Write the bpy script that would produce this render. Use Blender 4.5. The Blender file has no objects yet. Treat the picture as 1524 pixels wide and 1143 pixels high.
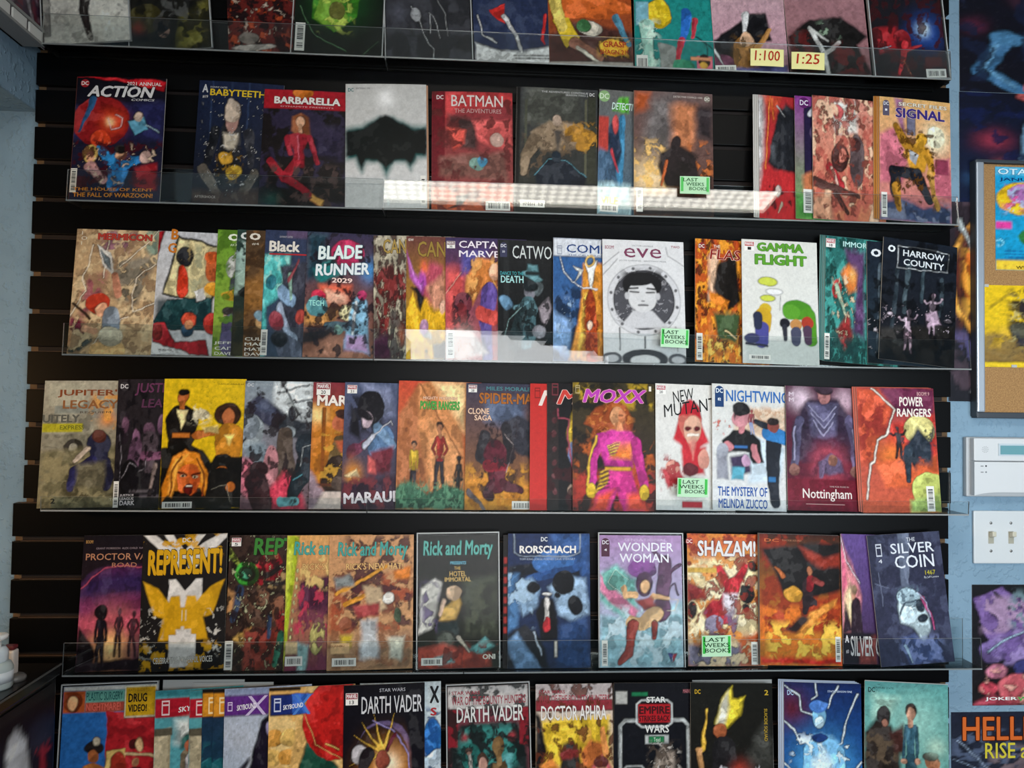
import bpy, bmesh, math, random, zlib
import numpy as np
from mathutils import Matrix, Vector

# ------------------------------------------------------------------ camera, world, lights, exposure
scene = bpy.context.scene
COL = scene.collection
CAM = np.array([0.882, -1.6018, 1.501]); YAW, PIT, ROL, FPX = 0.0596, 0.0293, 0.0129, 1145.0
_cy, _sy, _cp, _sp, _cr, _sr = (math.cos(YAW), math.sin(YAW), math.cos(PIT), math.sin(PIT), math.cos(ROL), math.sin(ROL))
FW = np.array([_sy*_cp, _cy*_cp, _sp]); _r0 = np.array([_cy, -_sy, 0.0]); _u0 = np.cross(_r0, FW)
RT = _r0*_cr + _u0*_sr; UP = -_r0*_sr + _u0*_cr
cam_data = bpy.data.cameras.new('camera'); cam = bpy.data.objects.new('camera', cam_data); COL.objects.link(cam)
cam_data.sensor_fit = 'HORIZONTAL'; cam_data.sensor_width = 36.0; cam_data.lens = 36.0*FPX/1524.0
cam_data.clip_start = 0.02
cam.matrix_world = Matrix(((RT[0], UP[0], -FW[0], CAM[0]), (RT[1], UP[1], -FW[1], CAM[1]), (RT[2], UP[2], -FW[2], CAM[2]), (0, 0, 0, 1)))
scene.camera = cam

world = bpy.data.worlds.new('world'); scene.world = world; world.use_nodes = True
world.node_tree.nodes['Background'].inputs[0].default_value = (0.62, 0.78, 1.0, 1)
world.node_tree.nodes['Background'].inputs[1].default_value = 0.2

def area_light(name, loc, rot, sx, sy, power, color, spread=180):
    d = bpy.data.lights.new(name, 'AREA'); d.shape = 'RECTANGLE'; d.size = sx; d.size_y = sy; d.energy = power; d.color = color; d.spread = math.radians(spread)
    o = bpy.data.objects.new(name, d); COL.objects.link(o); o.location = loc; o.rotation_euler = rot
    return o
# daylight entering through the two shop windows in the wall behind the camera
area_light('window_daylight', (1.085, -2.085, 1.41), (math.radians(90), 0, 0), 0.92, 0.90, 9.6, (0.97, 0.985, 1.0), 118)
area_light('window_daylight', (2.25, -2.085, 1.41), (math.radians(90), 0, 0), 0.98, 0.90, 11.5, (0.80, 0.92, 1.0), 104)

vs = scene.view_settings
vs.view_transform = 'Standard'; vs.look = 'None'; vs.gamma = 1.0; vs.use_curve_mapping = False
vs.exposure = -0.12
try:
    scene.cycles.use_denoising = True
    scene.cycles.denoiser = 'OPENIMAGEDENOISE'
    scene.cycles.denoising_input_passes = 'RGB_ALBEDO_NORMAL'
    scene.cycles.max_bounces = 12; scene.cycles.transparent_max_bounces = 24
    scene.cycles.caustics_reflective = False; scene.cycles.caustics_refractive = False
except Exception:
    pass

# ------------------------------------------------------------------ pixel helpers (1524 x 1143 frame)
def at(px, py, Y):
    d = FW + RT*(px-762)/FPX - UP*(py-571.5)/FPX
    return CAM + d*(Y-CAM[1])/d[1]
def at_x(px, py, X):
    d = FW + RT*(px-762)/FPX - UP*(py-571.5)/FPX
    return CAM + d*(X-CAM[0])/d[0]
def proj(P):
    d = np.asarray(P, float)-CAM
    return 762+FPX*(d@RT)/(d@FW), 571.5-FPX*(d@UP)/(d@FW)
def x_at(px, Y, z):                     # world x whose image column is px, on depth plane Y at height z
    py = 571.5
    for _ in range(4):
        p = at(px, py, Y); py = proj((p[0], Y, z))[1]
    return at(px, py, Y)[0]

# ------------------------------------------------------------------ materials
def lin(c):
    c = np.asarray(c, float)
    return np.where(c <= 0.04045, c/12.92, ((c+0.055)/1.055)**2.4)
def hx(h):
    if not isinstance(h, str): return np.array(h, float)
    return lin([int(h[i:i+2], 16)/255 for i in (0, 2, 4)])
MATS = {}
def mat(name, color='808080', rough=0.5, spec=0.5, metal=0.0, coat=0.0, emit=None, estr=0.0):
    if name in MATS: return MATS[name]
    m = bpy.data.materials.new(name); m.use_nodes = True
    b = m.node_tree.nodes['Principled BSDF']
    b.inputs['Base Color'].default_value = (*hx(color), 1); b.inputs['Roughness'].default_value = rough
    b.inputs['Specular IOR Level'].default_value = spec; b.inputs['Metallic'].default_value = metal
    b.inputs['Coat Weight'].default_value = coat; b.inputs['Coat Roughness'].default_value = 0.15
    if emit: b.inputs['Emission Color'].default_value = (*hx(emit), 1); b.inputs['Emission Strength'].default_value = estr
    MATS[name] = m
    return m
def ink(h):                             # printing ink of one colour
    return mat('ink_'+h, h, 0.36, 0.12)
def noise_mat(name, c1, c2, scale, rough=0.6, bump=0.0, bscale=None, detail=4, spec=0.4, stretch=(1, 1, 1), lo=0.35, hi=0.65, dist=0.002, blo=0.42, bhi=0.60):
    if name in MATS: return MATS[name]
    m = bpy.data.materials.new(name); m.use_nodes = True; nt = m.node_tree; b = nt.nodes['Principled BSDF']
    tc = nt.nodes.new('ShaderNodeTexCoord'); mp = nt.nodes.new('ShaderNodeMapping'); mp.inputs['Scale'].default_value = stretch
    nt.links.new(tc.outputs['Object'], mp.inputs[0])
    n = nt.nodes.new('ShaderNodeTexNoise'); n.inputs['Scale'].default_value = scale; n.inputs['Detail'].default_value = detail
    nt.links.new(mp.outputs[0], n.inputs['Vector'])
    r = nt.nodes.new('ShaderNodeValToRGB'); r.color_ramp.elements[0].position = lo; r.color_ramp.elements[1].position = hi
    r.color_ramp.elements[0].color = (*hx(c1), 1); r.color_ramp.elements[1].color = (*hx(c2), 1)
    nt.links.new(n.outputs['Fac'], r.inputs[0]); nt.links.new(r.outputs[0], b.inputs['Base Color'])
    b.inputs['Roughness'].default_value = rough; b.inputs['Specular IOR Level'].default_value = spec
    if bump:
        n2 = nt.nodes.new('ShaderNodeTexNoise'); n2.inputs['Scale'].default_value = bscale or scale*3; n2.inputs['Detail'].default_value = 3
        nt.links.new(mp.outputs[0], n2.inputs['Vector'])
        bp = nt.nodes.new('ShaderNodeBump'); bp.inputs['Strength'].default_value = bump; bp.inputs['Distance'].default_value = dist
        rr = nt.nodes.new('ShaderNodeValToRGB'); rr.color_ramp.elements[0].position = blo; rr.color_ramp.elements[1].position = bhi
        nt.links.new(n2.outputs['Fac'], rr.inputs[0]); nt.links.new(rr.outputs[0], bp.inputs['Height'])
        nt.links.new(bp.outputs[0], b.inputs['Normal'])
    MATS[name] = m
    return m
def clear_mat(name, tint=(0.97, 0.985, 0.98), rough=0.03, boost=0.0, haze=0.0):   # thin clear plastic: fresnel reflection over transparency
    m = bpy.data.materials.new(name); m.use_nodes = True; nt = m.node_tree
    out = nt.nodes['Material Output']; nt.nodes.remove(nt.nodes['Principled BSDF'])
    tr = nt.nodes.new('ShaderNodeBsdfTransparent'); tr.inputs[0].default_value = (*tint, 1)
    gl = nt.nodes.new('ShaderNodeBsdfGlossy'); gl.inputs['Roughness'].default_value = rough
    fr = nt.nodes.new('ShaderNodeFresnel'); fr.inputs['IOR'].default_value = 1.49 + boost
    mx = nt.nodes.new('ShaderNodeMixShader')
    nt.links.new(fr.outputs[0], mx.inputs[0]); nt.links.new(tr.outputs[0], mx.inputs[1]); nt.links.new(gl.outputs[0], mx.inputs[2])
    last = mx
    if haze:
        df = nt.nodes.new('ShaderNodeBsdfDiffuse'); df.inputs[0].default_value = (0.8, 0.82, 0.82, 1)
        m2 = nt.nodes.new('ShaderNodeMixShader'); m2.inputs[0].default_value = haze
        nt.links.new(mx.outputs[0], m2.inputs[1]); nt.links.new(df.outputs[0], m2.inputs[2]); last = m2
    nt.links.new(last.outputs[0], out.inputs['Surface'])
    MATS[name] = m
    return m
ACRYL = clear_mat('clear_acrylic', rough=0.02)
ACRYL_EDGE = clear_mat('acrylic_cut_edge', (0.8, 0.86, 0.85), rough=0.2, haze=0.35)
BAGM = clear_mat('polypropylene_bag', (0.97, 0.98, 0.98), rough=0.09, boost=-0.34, haze=0.004)
BAG_EDGE = clear_mat('bag_fold', (0.85, 0.87, 0.87), rough=0.25, haze=0.45)

def art_mat(name, rough, spec, coat):
    m = bpy.data.materials.new(name); m.use_nodes = True; nt = m.node_tree; b = nt.nodes['Principled BSDF']
    a = nt.nodes.new('ShaderNodeAttribute'); a.attribute_name = 'art'
    tc = nt.nodes.new('ShaderNodeTexCoord'); n = nt.nodes.new('ShaderNodeTexNoise'); n.inputs['Scale'].default_value = 260; n.inputs['Detail'].default_value = 2
    nt.links.new(tc.outputs['Object'], n.inputs['Vector'])
    r = nt.nodes.new('ShaderNodeMapRange'); r.inputs['From Min'].default_value = 0.3; r.inputs['From Max'].default_value = 0.7
    r.inputs['To Min'].default_value = 0.95; r.inputs['To Max'].default_value = 1.05
    nt.links.new(n.outputs['Fac'], r.inputs['Value'])
    vm = nt.nodes.new('ShaderNodeVectorMath'); vm.operation = 'SCALE'
    nt.links.new(a.outputs['Color'], vm.inputs[0]); nt.links.new(r.outputs[0], vm.inputs['Scale'])
    nt.links.new(vm.outputs[0], b.inputs['Base Color'])
    b.inputs['Roughness'].default_value = rough; b.inputs['Specular IOR Level'].default_value = spec
    b.inputs['Coat Weight'].default_value = coat; b.inputs['Coat Roughness'].default_value = 0.2
    MATS[name] = m
    return m
COVER = art_mat('printed_cover', 0.34, 0.10, 0.0)
POSTER = art_mat('printed_poster', 0.5, 0.2, 0.0)
PAPER = mat('page_paper', 'd8d4ca', 0.8, 0.2)

# ------------------------------------------------------------------ object helpers
def link(name, mesh, material=None, parent=None):
    o = bpy.data.objects.new(name, mesh); COL.objects.link(o)
    if material is not None:
        for m in (material if isinstance(material, (list, tuple)) else [material]): mesh.materials.append(m)
    if parent is not None: o.parent = parent
    return o
def empty(name, loc=(0, 0, 0), M=None):
    o = bpy.data.objects.new(name, None); COL.objects.link(o); o.empty_display_size = 0.02
    if M is not None: o.matrix_world = M
    else: o.location = loc
    return o
def tag(o, label=None, cat=None, group=None, kind=None):
    if label: o['label'] = label
    if cat: o['category'] = cat
    if group: o['group'] = group
    if kind: o['kind'] = kind
    return o
def bm_box(bm, x0, x1, y0, y1, z0, z1, bev=0.0, mi=0):
    r = bmesh.ops.create_cube(bm, size=1.0)
    for v in r['verts']:
        v.co = Vector(((x0+x1)/2+v.co.x*(x1-x0), (y0+y1)/2+v.co.y*(y1-y0), (z0+z1)/2+v.co.z*(z1-z0)))
    fs = {f for v in r['verts'] for f in v.link_faces}
    for f in fs: f.material_index = mi
    if bev:
        es = {e for v in r['verts'] for e in v.link_edges}
        bmesh.ops.bevel(bm, geom=list(es), offset=bev, segments=2, affect='EDGES', profile=0.6)
def bm_done(bm, name, material, parent=None, smooth=False):
    me = bpy.data.meshes.new(name); bm.to_mesh(me); bm.free()
    if smooth:
        for p in me.polygons: p.use_smooth = True
    return link(name, me, material, parent)
def box(name, x0, x1, y0, y1, z0, z1, material, parent=None, bev=0.0):
    bm = bmesh.new(); bm_box(bm, x0, x1, y0, y1, z0, z1, bev)
    return bm_done(bm, name, material, parent)
def lathe(name, prof, material, parent=None, seg=28, loc=(0, 0, 0)):
    bm = bmesh.new(); rings = []
    for r, z in prof:
        rings.append([bm.verts.new((loc[0]+r*math.cos(2*math.pi*k/seg), loc[1]+r*math.sin(2*math.pi*k/seg), loc[2]+z)) for k in range(seg)])
    for a, b in zip(rings, rings[1:]):
        for k in range(seg): bm.faces.new((a[k], a[(k+1) % seg], b[(k+1) % seg], b[k]))
    bm.faces.new(list(reversed(rings[0]))); bm.faces.new(rings[-1])
    return bm_done(bm, name, material, parent, True)

# ------------------------------------------------------------------ cover art: colour fields evaluated on a vertex grid
def vnoise(u, v, s, seed):
    rs = np.random.RandomState(seed % (2**31)); n = 64; g = rs.rand(n, n)
    x = u*s; y = v*s*1.5; xi = np.floor(x).astype(int); yi = np.floor(y).astype(int); fx = x-xi; fy = y-yi
    fx = fx*fx*(3-2*fx); fy = fy*fy*(3-2*fy)
    a = g[xi % n, yi % n]; b = g[(xi+1) % n, yi % n]; c = g[xi % n, (yi+1) % n]; d = g[(xi+1) % n, (yi+1) % n]
    return (a*(1-fx)+b*fx)*(1-fy)+(c*(1-fx)+d*fx)*fy
def fbm(u, v, s, seed, oc=3):
    t = 0; w = 0.5; tot = 0
    for i in range(oc):
        t = t+w*vnoise(u, v, s*2**i, seed+i*17); tot += w; w *= 0.55
    return t/tot
def sm(d, e): return np.clip(0.5-d/e, 0, 1)
ASP = 1.55
def d_poly(u, v, pts):
    q = np.array(pts, float).reshape(-1, 2)*[1, ASP]; y = v*ASP
    d = np.full(u.shape, 9.0); ins = np.zeros(u.shape, bool); n = len(q)
    for i in range(n):
        a = q[i]; b = q[(i+1) % n]; e = b-a; w0 = u-a[0]; w1 = y-a[1]
        t = np.clip((w0*e[0]+w1*e[1])/max(1e-9, e@e), 0, 1)
        d = np.minimum(d, np.hypot(w0-e[0]*t, w1-e[1]*t))
        c = ((a[1] <= y) & (b[1] > y)) | ((b[1] <= y) & (a[1] > y))
        if abs(e[1]) > 1e-9: ins ^= c & (u < a[0]+(y-a[1])/e[1]*e[0])
    return np.where(ins, -d, d)
def d_line(u, v, pts, w0_, w1_=None):
    q = np.array(pts, float).reshape(-1, 2)*[1, ASP]; y = v*ASP; d = np.full(u.shape, 9.0); n = len(q)-1
    for i in range(n):
        a = q[i]; b = q[i+1]; e = b-a; w0 = u-a[0]; w1 = y-a[1]
        t = np.clip((w0*e[0]+w1*e[1])/max(1e-9, e@e), 0, 1)
        ww = w0_ if w1_ is None else w0_+(w1_-w0_)*(i+t)/n
        d = np.minimum(d, np.hypot(w0-e[0]*t, w1-e[1]*t)-ww/2)
    return d
def bg(a, b=None, hor=0): return ('bg', a, b or a, hor)
def E(cx, cy, rx, ry, c, rot=0, soft=0.0): return ('e', cx, cy, rx, ry, c, rot, soft)
def P(c, *pts): return ('p', c, pts)
def PS(c, soft, *pts): return ('ps', c, soft, pts)
def L(c, w, *pts): return ('l', c, w, None, pts)
def LT(c, w0, w1, *pts): return ('l', c, w0, w1, pts)
def O(cx, cy, r, c, k=1.0): return ('o', cx, cy, r, c, k)
def N(c, s, thr, soft=0.06, seed=0, box=None): return ('n', c, s, thr, soft, seed, box)
def R(c, u0, v0, u1, v1): return ('r', c, u0, v0, u1, v1)
def MT(c, u0, v0, u1, v1, n=2): return ('m', c, u0, v0, u1, v1, n)
def F(cx, top, h, skin, hair, shirt, legs, pose=0, w=1.0): return ('f', cx, top, h, skin, hair, shirt, legs, pose, w)
def H(cx, cy, r, skin, hair, sh, ln=1.0): return ('h', cx, cy, r, skin, hair, sh, ln)
def shade(c, k): return np.clip(hx(c)*k, 0, 1)
def paint(ops, nx, ny, seed, warp=0.012, grain=0.22, vis=1.0):
    uu, vv = np.meshgrid(np.linspace(0, 1/vis, nx+1), np.linspace(0, 1, ny+1))
    C = np.ones((ny+1, nx+1, 3))*0.5
    wu = uu+warp*2*(fbm(uu, vv, 7, seed)-0.5)*2; wv = vv+warp*1.4*(fbm(uu, vv, 7, seed+91)-0.5)*2
    e0 = 1.0/nx/vis
    tone = min(1.0, grain/.2); cnt = [0]
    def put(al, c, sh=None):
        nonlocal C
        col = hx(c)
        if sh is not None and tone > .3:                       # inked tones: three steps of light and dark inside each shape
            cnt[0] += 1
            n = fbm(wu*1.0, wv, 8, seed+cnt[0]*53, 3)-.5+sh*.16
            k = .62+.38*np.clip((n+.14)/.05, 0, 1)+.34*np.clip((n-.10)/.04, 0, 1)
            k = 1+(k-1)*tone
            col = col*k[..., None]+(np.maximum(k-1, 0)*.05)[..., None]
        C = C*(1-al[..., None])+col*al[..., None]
    def ell(cx, cy, rx, ry, c, rot=0, soft=0.0):
        a = math.radians(rot); dx = wu-cx; dy = (wv-cy)*ASP; x = dx*math.cos(a)+dy*math.sin(a); y = -dx*math.sin(a)+dy*math.cos(a); ry = ry*ASP
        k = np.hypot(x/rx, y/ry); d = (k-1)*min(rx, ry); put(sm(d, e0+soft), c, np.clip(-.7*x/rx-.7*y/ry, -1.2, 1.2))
    def poly(c, pts, soft=0.0):
        q = np.array(pts, float).reshape(-1, 2); lo, hi = q.min(0), q.max(0); m_ = (lo+hi)/2; hh = np.maximum((hi-lo)/2, .02)
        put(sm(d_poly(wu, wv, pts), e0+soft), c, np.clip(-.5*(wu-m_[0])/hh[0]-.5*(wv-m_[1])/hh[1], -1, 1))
    def line(c, w, pts, w1=None):
        d = d_line(wu, wv, pts, w, w1)
        sd = None
        if w > .045: sd = np.clip(-(d_line(wu+.3*w, wv+.2*w, pts, w, w1)-d_line(wu-.3*w, wv-.2*w, pts, w, w1))/w*-1.1, -1, 1)
        put(sm(d, e0), c, sd)
    for op in ops:
        k = op[0]
        if k == 'bg':
            t = (uu if op[3] else vv)[..., None]; C = hx(op[1])*(1-t)+hx(op[2])*t
        elif k == 'e': ell(*op[1:])
        elif k == 'p': poly(op[1], op[2])
        elif k == 'ps': poly(op[1], op[3], op[2])
        elif k == 'l': line(op[1], op[2], op[4], op[3])
        elif k == 'o':
            d = np.hypot(wu-op[1], (wv-op[2])*ASP)/op[3]; put(np.exp(-d*d*2)*op[5], op[4])
        elif k == 'n':
            qu = uu+.05*(fbm(uu, vv, 9, seed+op[5]*7+3)-.5)*2; qv = vv+.04*(fbm(uu, vv, 9, seed+op[5]*7+4)-.5)*2
            f = fbm(qu, qv, op[2]*1.25, seed+op[5]*131+7, 4); al = sm(op[3]-f, op[4]*1.4)*.88
            if op[6]:
                b = op[6]; al = al*sm(b[0]-uu, .1)*sm(uu-b[2], .1)*sm(b[1]-vv, .06)*sm(vv-b[3], .06)
            put(al, op[1])
        elif k == 'r':
            al = sm(op[2]-uu, e0)*sm(uu-op[4], e0)*sm(op[3]-vv, e0)*sm(vv-op[5], e0); put(al, op[1])
        elif k == 'm':
            c, u0, v0, u1, v1, n = op[1:]; rs = np.random.RandomState(seed+n)
            ph = (vv-v0)/(v1-v0)*n; row = np.floor(ph).astype(int); fr = ph-row
            cells = rs.rand(64, 64); cc = cells[np.clip(row, 0, 63), np.clip(((uu-u0)*44).astype(int), 0, 63)]
            al = ((fr > .2) & (fr < .75) & (uu > u0) & (uu < u1) & (vv > v0) & (vv < v1))*(0.45+0.55*cc); put(al, c)
        elif k == 'f':
            cx, top, h, sk, ha, sh, lg, pose, w = op[1:]; s = h/ASP if False else h
            r = 0.07*h*ASP; ay = 1.0
            X = lambda x: cx+x*h*w*ASP*0.5
            V = lambda y: top+y*h
            sp = (0.13, 0.2, 0.26, 0.16)[pose % 4]
            line(lg, .12*h*ASP*w, [X(-.07), V(.5), X(-sp), V(.75), X(-sp*1.15), V(.97)], .06*h*ASP*w)
            line(lg, .12*h*ASP*w, [X(.07), V(.5), X(sp*.8), V(.75), X(sp*1.2), V(.98)], .06*h*ASP*w)
            arm = {0: [(-.2, .22, -.27, .38, -.25, .54), (.2, .22, .27, .38, .25, .54)], 1: [(-.2, .22, -.38, .36, -.16, .47), (.2, .22, .38, .36, .16, .47)],
                   2: [(-.2, .22, -.36, .12, -.42, -.04), (.2, .22, .36, .34, .44, .46)], 3: [(-.2, .22, -.4, .26, -.55, .2), (.2, .22, .42, .2, .55, .1)]}[pose % 4]
            for a in arm: line(shade(sh, .8), .075*h*ASP*w, [X(a[0]), V(a[1]), X(a[2]), V(a[3]), X(a[4]), V(a[5])], .05*h*ASP*w)
            poly(sh, [X(-.22), V(.18), X(.22), V(.18), X(.15), V(.42), X(.15), V(.54), X(-.15), V(.54), X(-.14), V(.4)])
            poly(shade(sh, 1.5), [X(-.2), V(.19), X(-.02), V(.2), X(-.06), V(.45), X(-.12), V(.45)], .02)
            line(sk, .05*h*ASP, [X(0), V(.12), X(0), V(.19)])
            for a in arm: ell(X(a[4]), V(a[5]), .03*h*ASP, .03*h, sk)
            ell(cx, top+.045*h, r*.8, .065*h, ha); ell(cx, top+.075*h, r*.62, .06*h, sk)
        elif k == 'h':
            cx, cy, r, sk, ha, sh, ln = op[1:]; ry = r*1.3/ASP
            ell(cx, cy-.1*ry+.35*ry*(ln-1), r*1.35, ry*1.25*(.6+.5*ln), ha)
            line(sk, r*.8, [cx, cy+.6*ry, cx, cy+1.6*ry])
            poly(sh, [cx-r*2.3, cy+ry*3.4, cx-r*1.7, cy+ry*1.75, cx-r*.5, cy+ry*1.35, cx+r*.5, cy+ry*1.35, cx+r*1.7, cy+ry*1.75, cx+r*2.3, cy+ry*3.4])
            ell(cx, cy+.1*ry, r*.82, ry*.98, sk); ell(cx+.35*r, cy+.15*ry, r*.42, ry*.8, shade(sk, .75), 0, .04)
            ell(cx-.3*r, cy, .16*r, .08*ry, shade(sk, .15)); ell(cx+.3*r, cy, .16*r, .08*ry, shade(sk, .15))
            line(shade(sk, .3), .1*r, [cx-.22*r, cy+.62*ry, cx+.22*r, cy+.62*ry]); line(shade(sk, .6), .08*r, [cx+.02*r, cy, cx+.08*r, cy+.35*ry])
            ell(cx-.15*r, cy-.75*ry, r*.85, ry*.35, ha, -12)
    k = grain/.22
    lum = (C@np.array([.3, .6, .1]))**.45                     # drawn contour lines along the edges of the colour fields
    gy, gx = np.gradient(lum); gm = np.hypot(gx, gy)
    al = np.clip((gm-.045)*7, 0, 1)*.55*min(1, k); C = C*(1-al[..., None])
    f1 = fbm(wu, wv, 11, seed+41, 3); l1 = sm(np.abs(f1-.5)-.006, .02); f2 = fbm(wu, wv, 8, seed+77, 3)
    C = C*(1-(.42*k*l1*(f2 > .5))[..., None])
    f3 = fbm(wu, wv, 14, seed+59, 3); l2 = sm(np.abs(f3-.52)-.006, .018)*(f2 < .47)
    C = C+(.24*k*l2)[..., None]*(C*1.2+.03)
    g = 1+grain*1.5*(fbm(uu, vv, 26, seed+5, 3)-0.5)*2
    C = C*g[..., None]
    return np.clip(C, 0.002, 0.9)

# ------------------------------------------------------------------ lettering
_TX = {}
def text_mesh(s, bold=0.0, shear=0.0, space=1.0):
    key = (s, round(bold, 4), round(shear, 3), space)
    if key in _TX: return _TX[key]
    cu = bpy.data.curves.new('lettering', 'FONT'); cu.body = s; cu.size = 1.0; cu.offset = bold; cu.shear = shear; cu.resolution_u = 2; cu.space_character = space
    cu.fill_mode = 'FRONT'
    o = bpy.data.objects.new('lettering', cu); COL.objects.link(o)
    bpy.context.view_layer.update()
    me = bpy.data.meshes.new_from_object(o.evaluated_get(bpy.context.evaluated_depsgraph_get()))
    V = np.empty(len(me.vertices)*3); me.vertices.foreach_get('co', V); V = V.reshape(-1, 3)[:, :2].copy()
    fs = [tuple(p.vertices) for p in me.polygons]
    bpy.data.objects.remove(o); bpy.data.curves.remove(cu); bpy.data.meshes.remove(me)
    _TX[key] = (V, fs)
    return _TX[key]
def fit_text(s, u0, v0, u1, v1, bold=0.0, shear=0.0, rot=0.0, grow=0.0, space=1.0):
    """text vertices in (u, v) cover coordinates filling the box; grow adds an outline"""
    V0, f0 = text_mesh(s, 0.0, shear, space)
    b = max(bold, 0.0); lo = V0.min(0)-b*.8; hi = V0.max(0)+b*.8
    r = b*.8+(grow*1.1 if grow else 0)
    n = 1 if r < .006 else (8 if grow else 5); V = []; fs = []
    for k in range(n):
        a = 2*math.pi*k/max(1, n-(0 if grow else 1)); dx, dy = (0, 0) if (n == 1 or (k == n-1 and not grow)) else (r*math.cos(a+.4), r*math.sin(a+.4)*.8)
        fs += [tuple(i+len(V0)*k for i in f) for f in f0]; V.append(V0+[dx, dy])
    V = np.concatenate(V)
    t = (V-lo)/np.maximum(hi-lo, 1e-6)
    u = u0+t[:, 0]*(u1-u0); v = v1-t[:, 1]*(v1-v0)
    if rot:
        a = math.radians(rot); cu_, cv = (u0+u1)/2, (v0+v1)/2; du = u-cu_; dv = (v-cv)*ASP
        u = cu_+du*math.cos(a)-dv*math.sin(a); v = cv+(du*math.sin(a)+dv*math.cos(a))/ASP
    return u, v, fs, np.repeat(np.arange(n), len(V0))*2.5e-5
def T(s, u0, v0, u1, v1, c, b=0.02, sh=0.0, rot=0.0, o=None, g=0.035, nm='title', sp=1.0): return ('T', s, u0, v0, u1, v1, c, b, sh, rot, o, g, nm, sp)
def D(u, v, r, bgc, fg='ffffff', n=None): return ('D', u, v, r, bgc, fg, n)
def M_(u=.085, v=.045, w=.11, c='d8353a', n='1'): return ('M', u, v, w, c, n)
def I_(u, v, w, c): return ('I', u, v, w, c)
def BC(u0, v0, u1, v1, vert=0): return ('B', u0, v0, u1, v1, vert)

def scale_u(tx, k):
    t = list(tx)
    if t[0] in 'TB': i, j = (2, 4) if t[0] == 'T' else (1, 3); t[i] *= k; t[j] *= k
    else:
        t[1] *= k; t[3] *= max(k, .72 if t[0] != 'I' else k)
    return tuple(t)
class Sheet:
    """a printed surface: local x right, z up, face towards -y"""
    def __init__(s, w, h, bend): s.w, s.h, s.bend = w, h, bend
    def pt(s, u, v, off): return np.stack([u*s.w, -s.bend(u, v)-off, (1-v)*s.h], -1)
def grid_mesh(name, sh, nx, ny, off, colors):
    uu, vv = np.meshgrid(np.linspace(0, 1, nx+1), np.linspace(0, 1, ny+1))
    V = sh.pt(uu, vv, off).reshape(-1, 3)
    idx = np.arange((nx+1)*(ny+1)).reshape(ny+1, nx+1)
    q = np.stack([idx[1:, :-1], idx[1:, 1:], idx[:-1, 1:], idx[:-1, :-1]], -1).reshape(-1, 4)
    me = bpy.data.meshes.new(name); me.vertices.add(len(V)); me.vertices.foreach_set('co', V.ravel())
    me.loops.add(q.size); me.loops.foreach_set('vertex_index', q.ravel()); me.polygons.add(len(q))
    me.polygons.foreach_set('loop_start', np.arange(0, q.size, 4)); me.polygons.foreach_set('use_smooth', np.ones(len(q), bool))
    me.update(calc_edges=True)
    if colors is not None:
        ca = me.color_attributes.new('art', 'FLOAT_COLOR', 'POINT')
        A = np.ones((len(V), 4), np.float32); A[:, :3] = colors.reshape(-1, 3); ca.data.foreach_set('color', A.ravel())
    return me
def uv_faces(sh, items):
    """items: list of (u array, v array, faces, offset, material) merged into one mesh"""
    V = []; Fs = []; mi = []; mats = []; n = 0
    for u, v, fs, off, m in items:
        p = sh.pt(np.asarray(u, float), np.asarray(v, float), off); V.append(p)
        if m not in mats: mats.append(m)
        k = mats.index(m)
        for f in fs: Fs.append([i+n for i in f]); mi.append(k)
        n += len(p)
    me = bpy.data.meshes.new('print'); me.from_pydata(np.concatenate(V).tolist(), [], Fs); me.polygons.foreach_set('material_index', mi); me.update()
    return me, mats
def rect_uv(u0, v0, u1, v1): return [u0, u1, u1, u0], [v1, v1, v0, v0], [(0, 1, 2, 3)]
def disc_uv(u, v, r, n=20):
    a = np.linspace(0, 2*math.pi, n, endpoint=False)
    return u+r*np.cos(a), v+r*np.sin(a)/ASP*-1, [tuple(range(n))]
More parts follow.
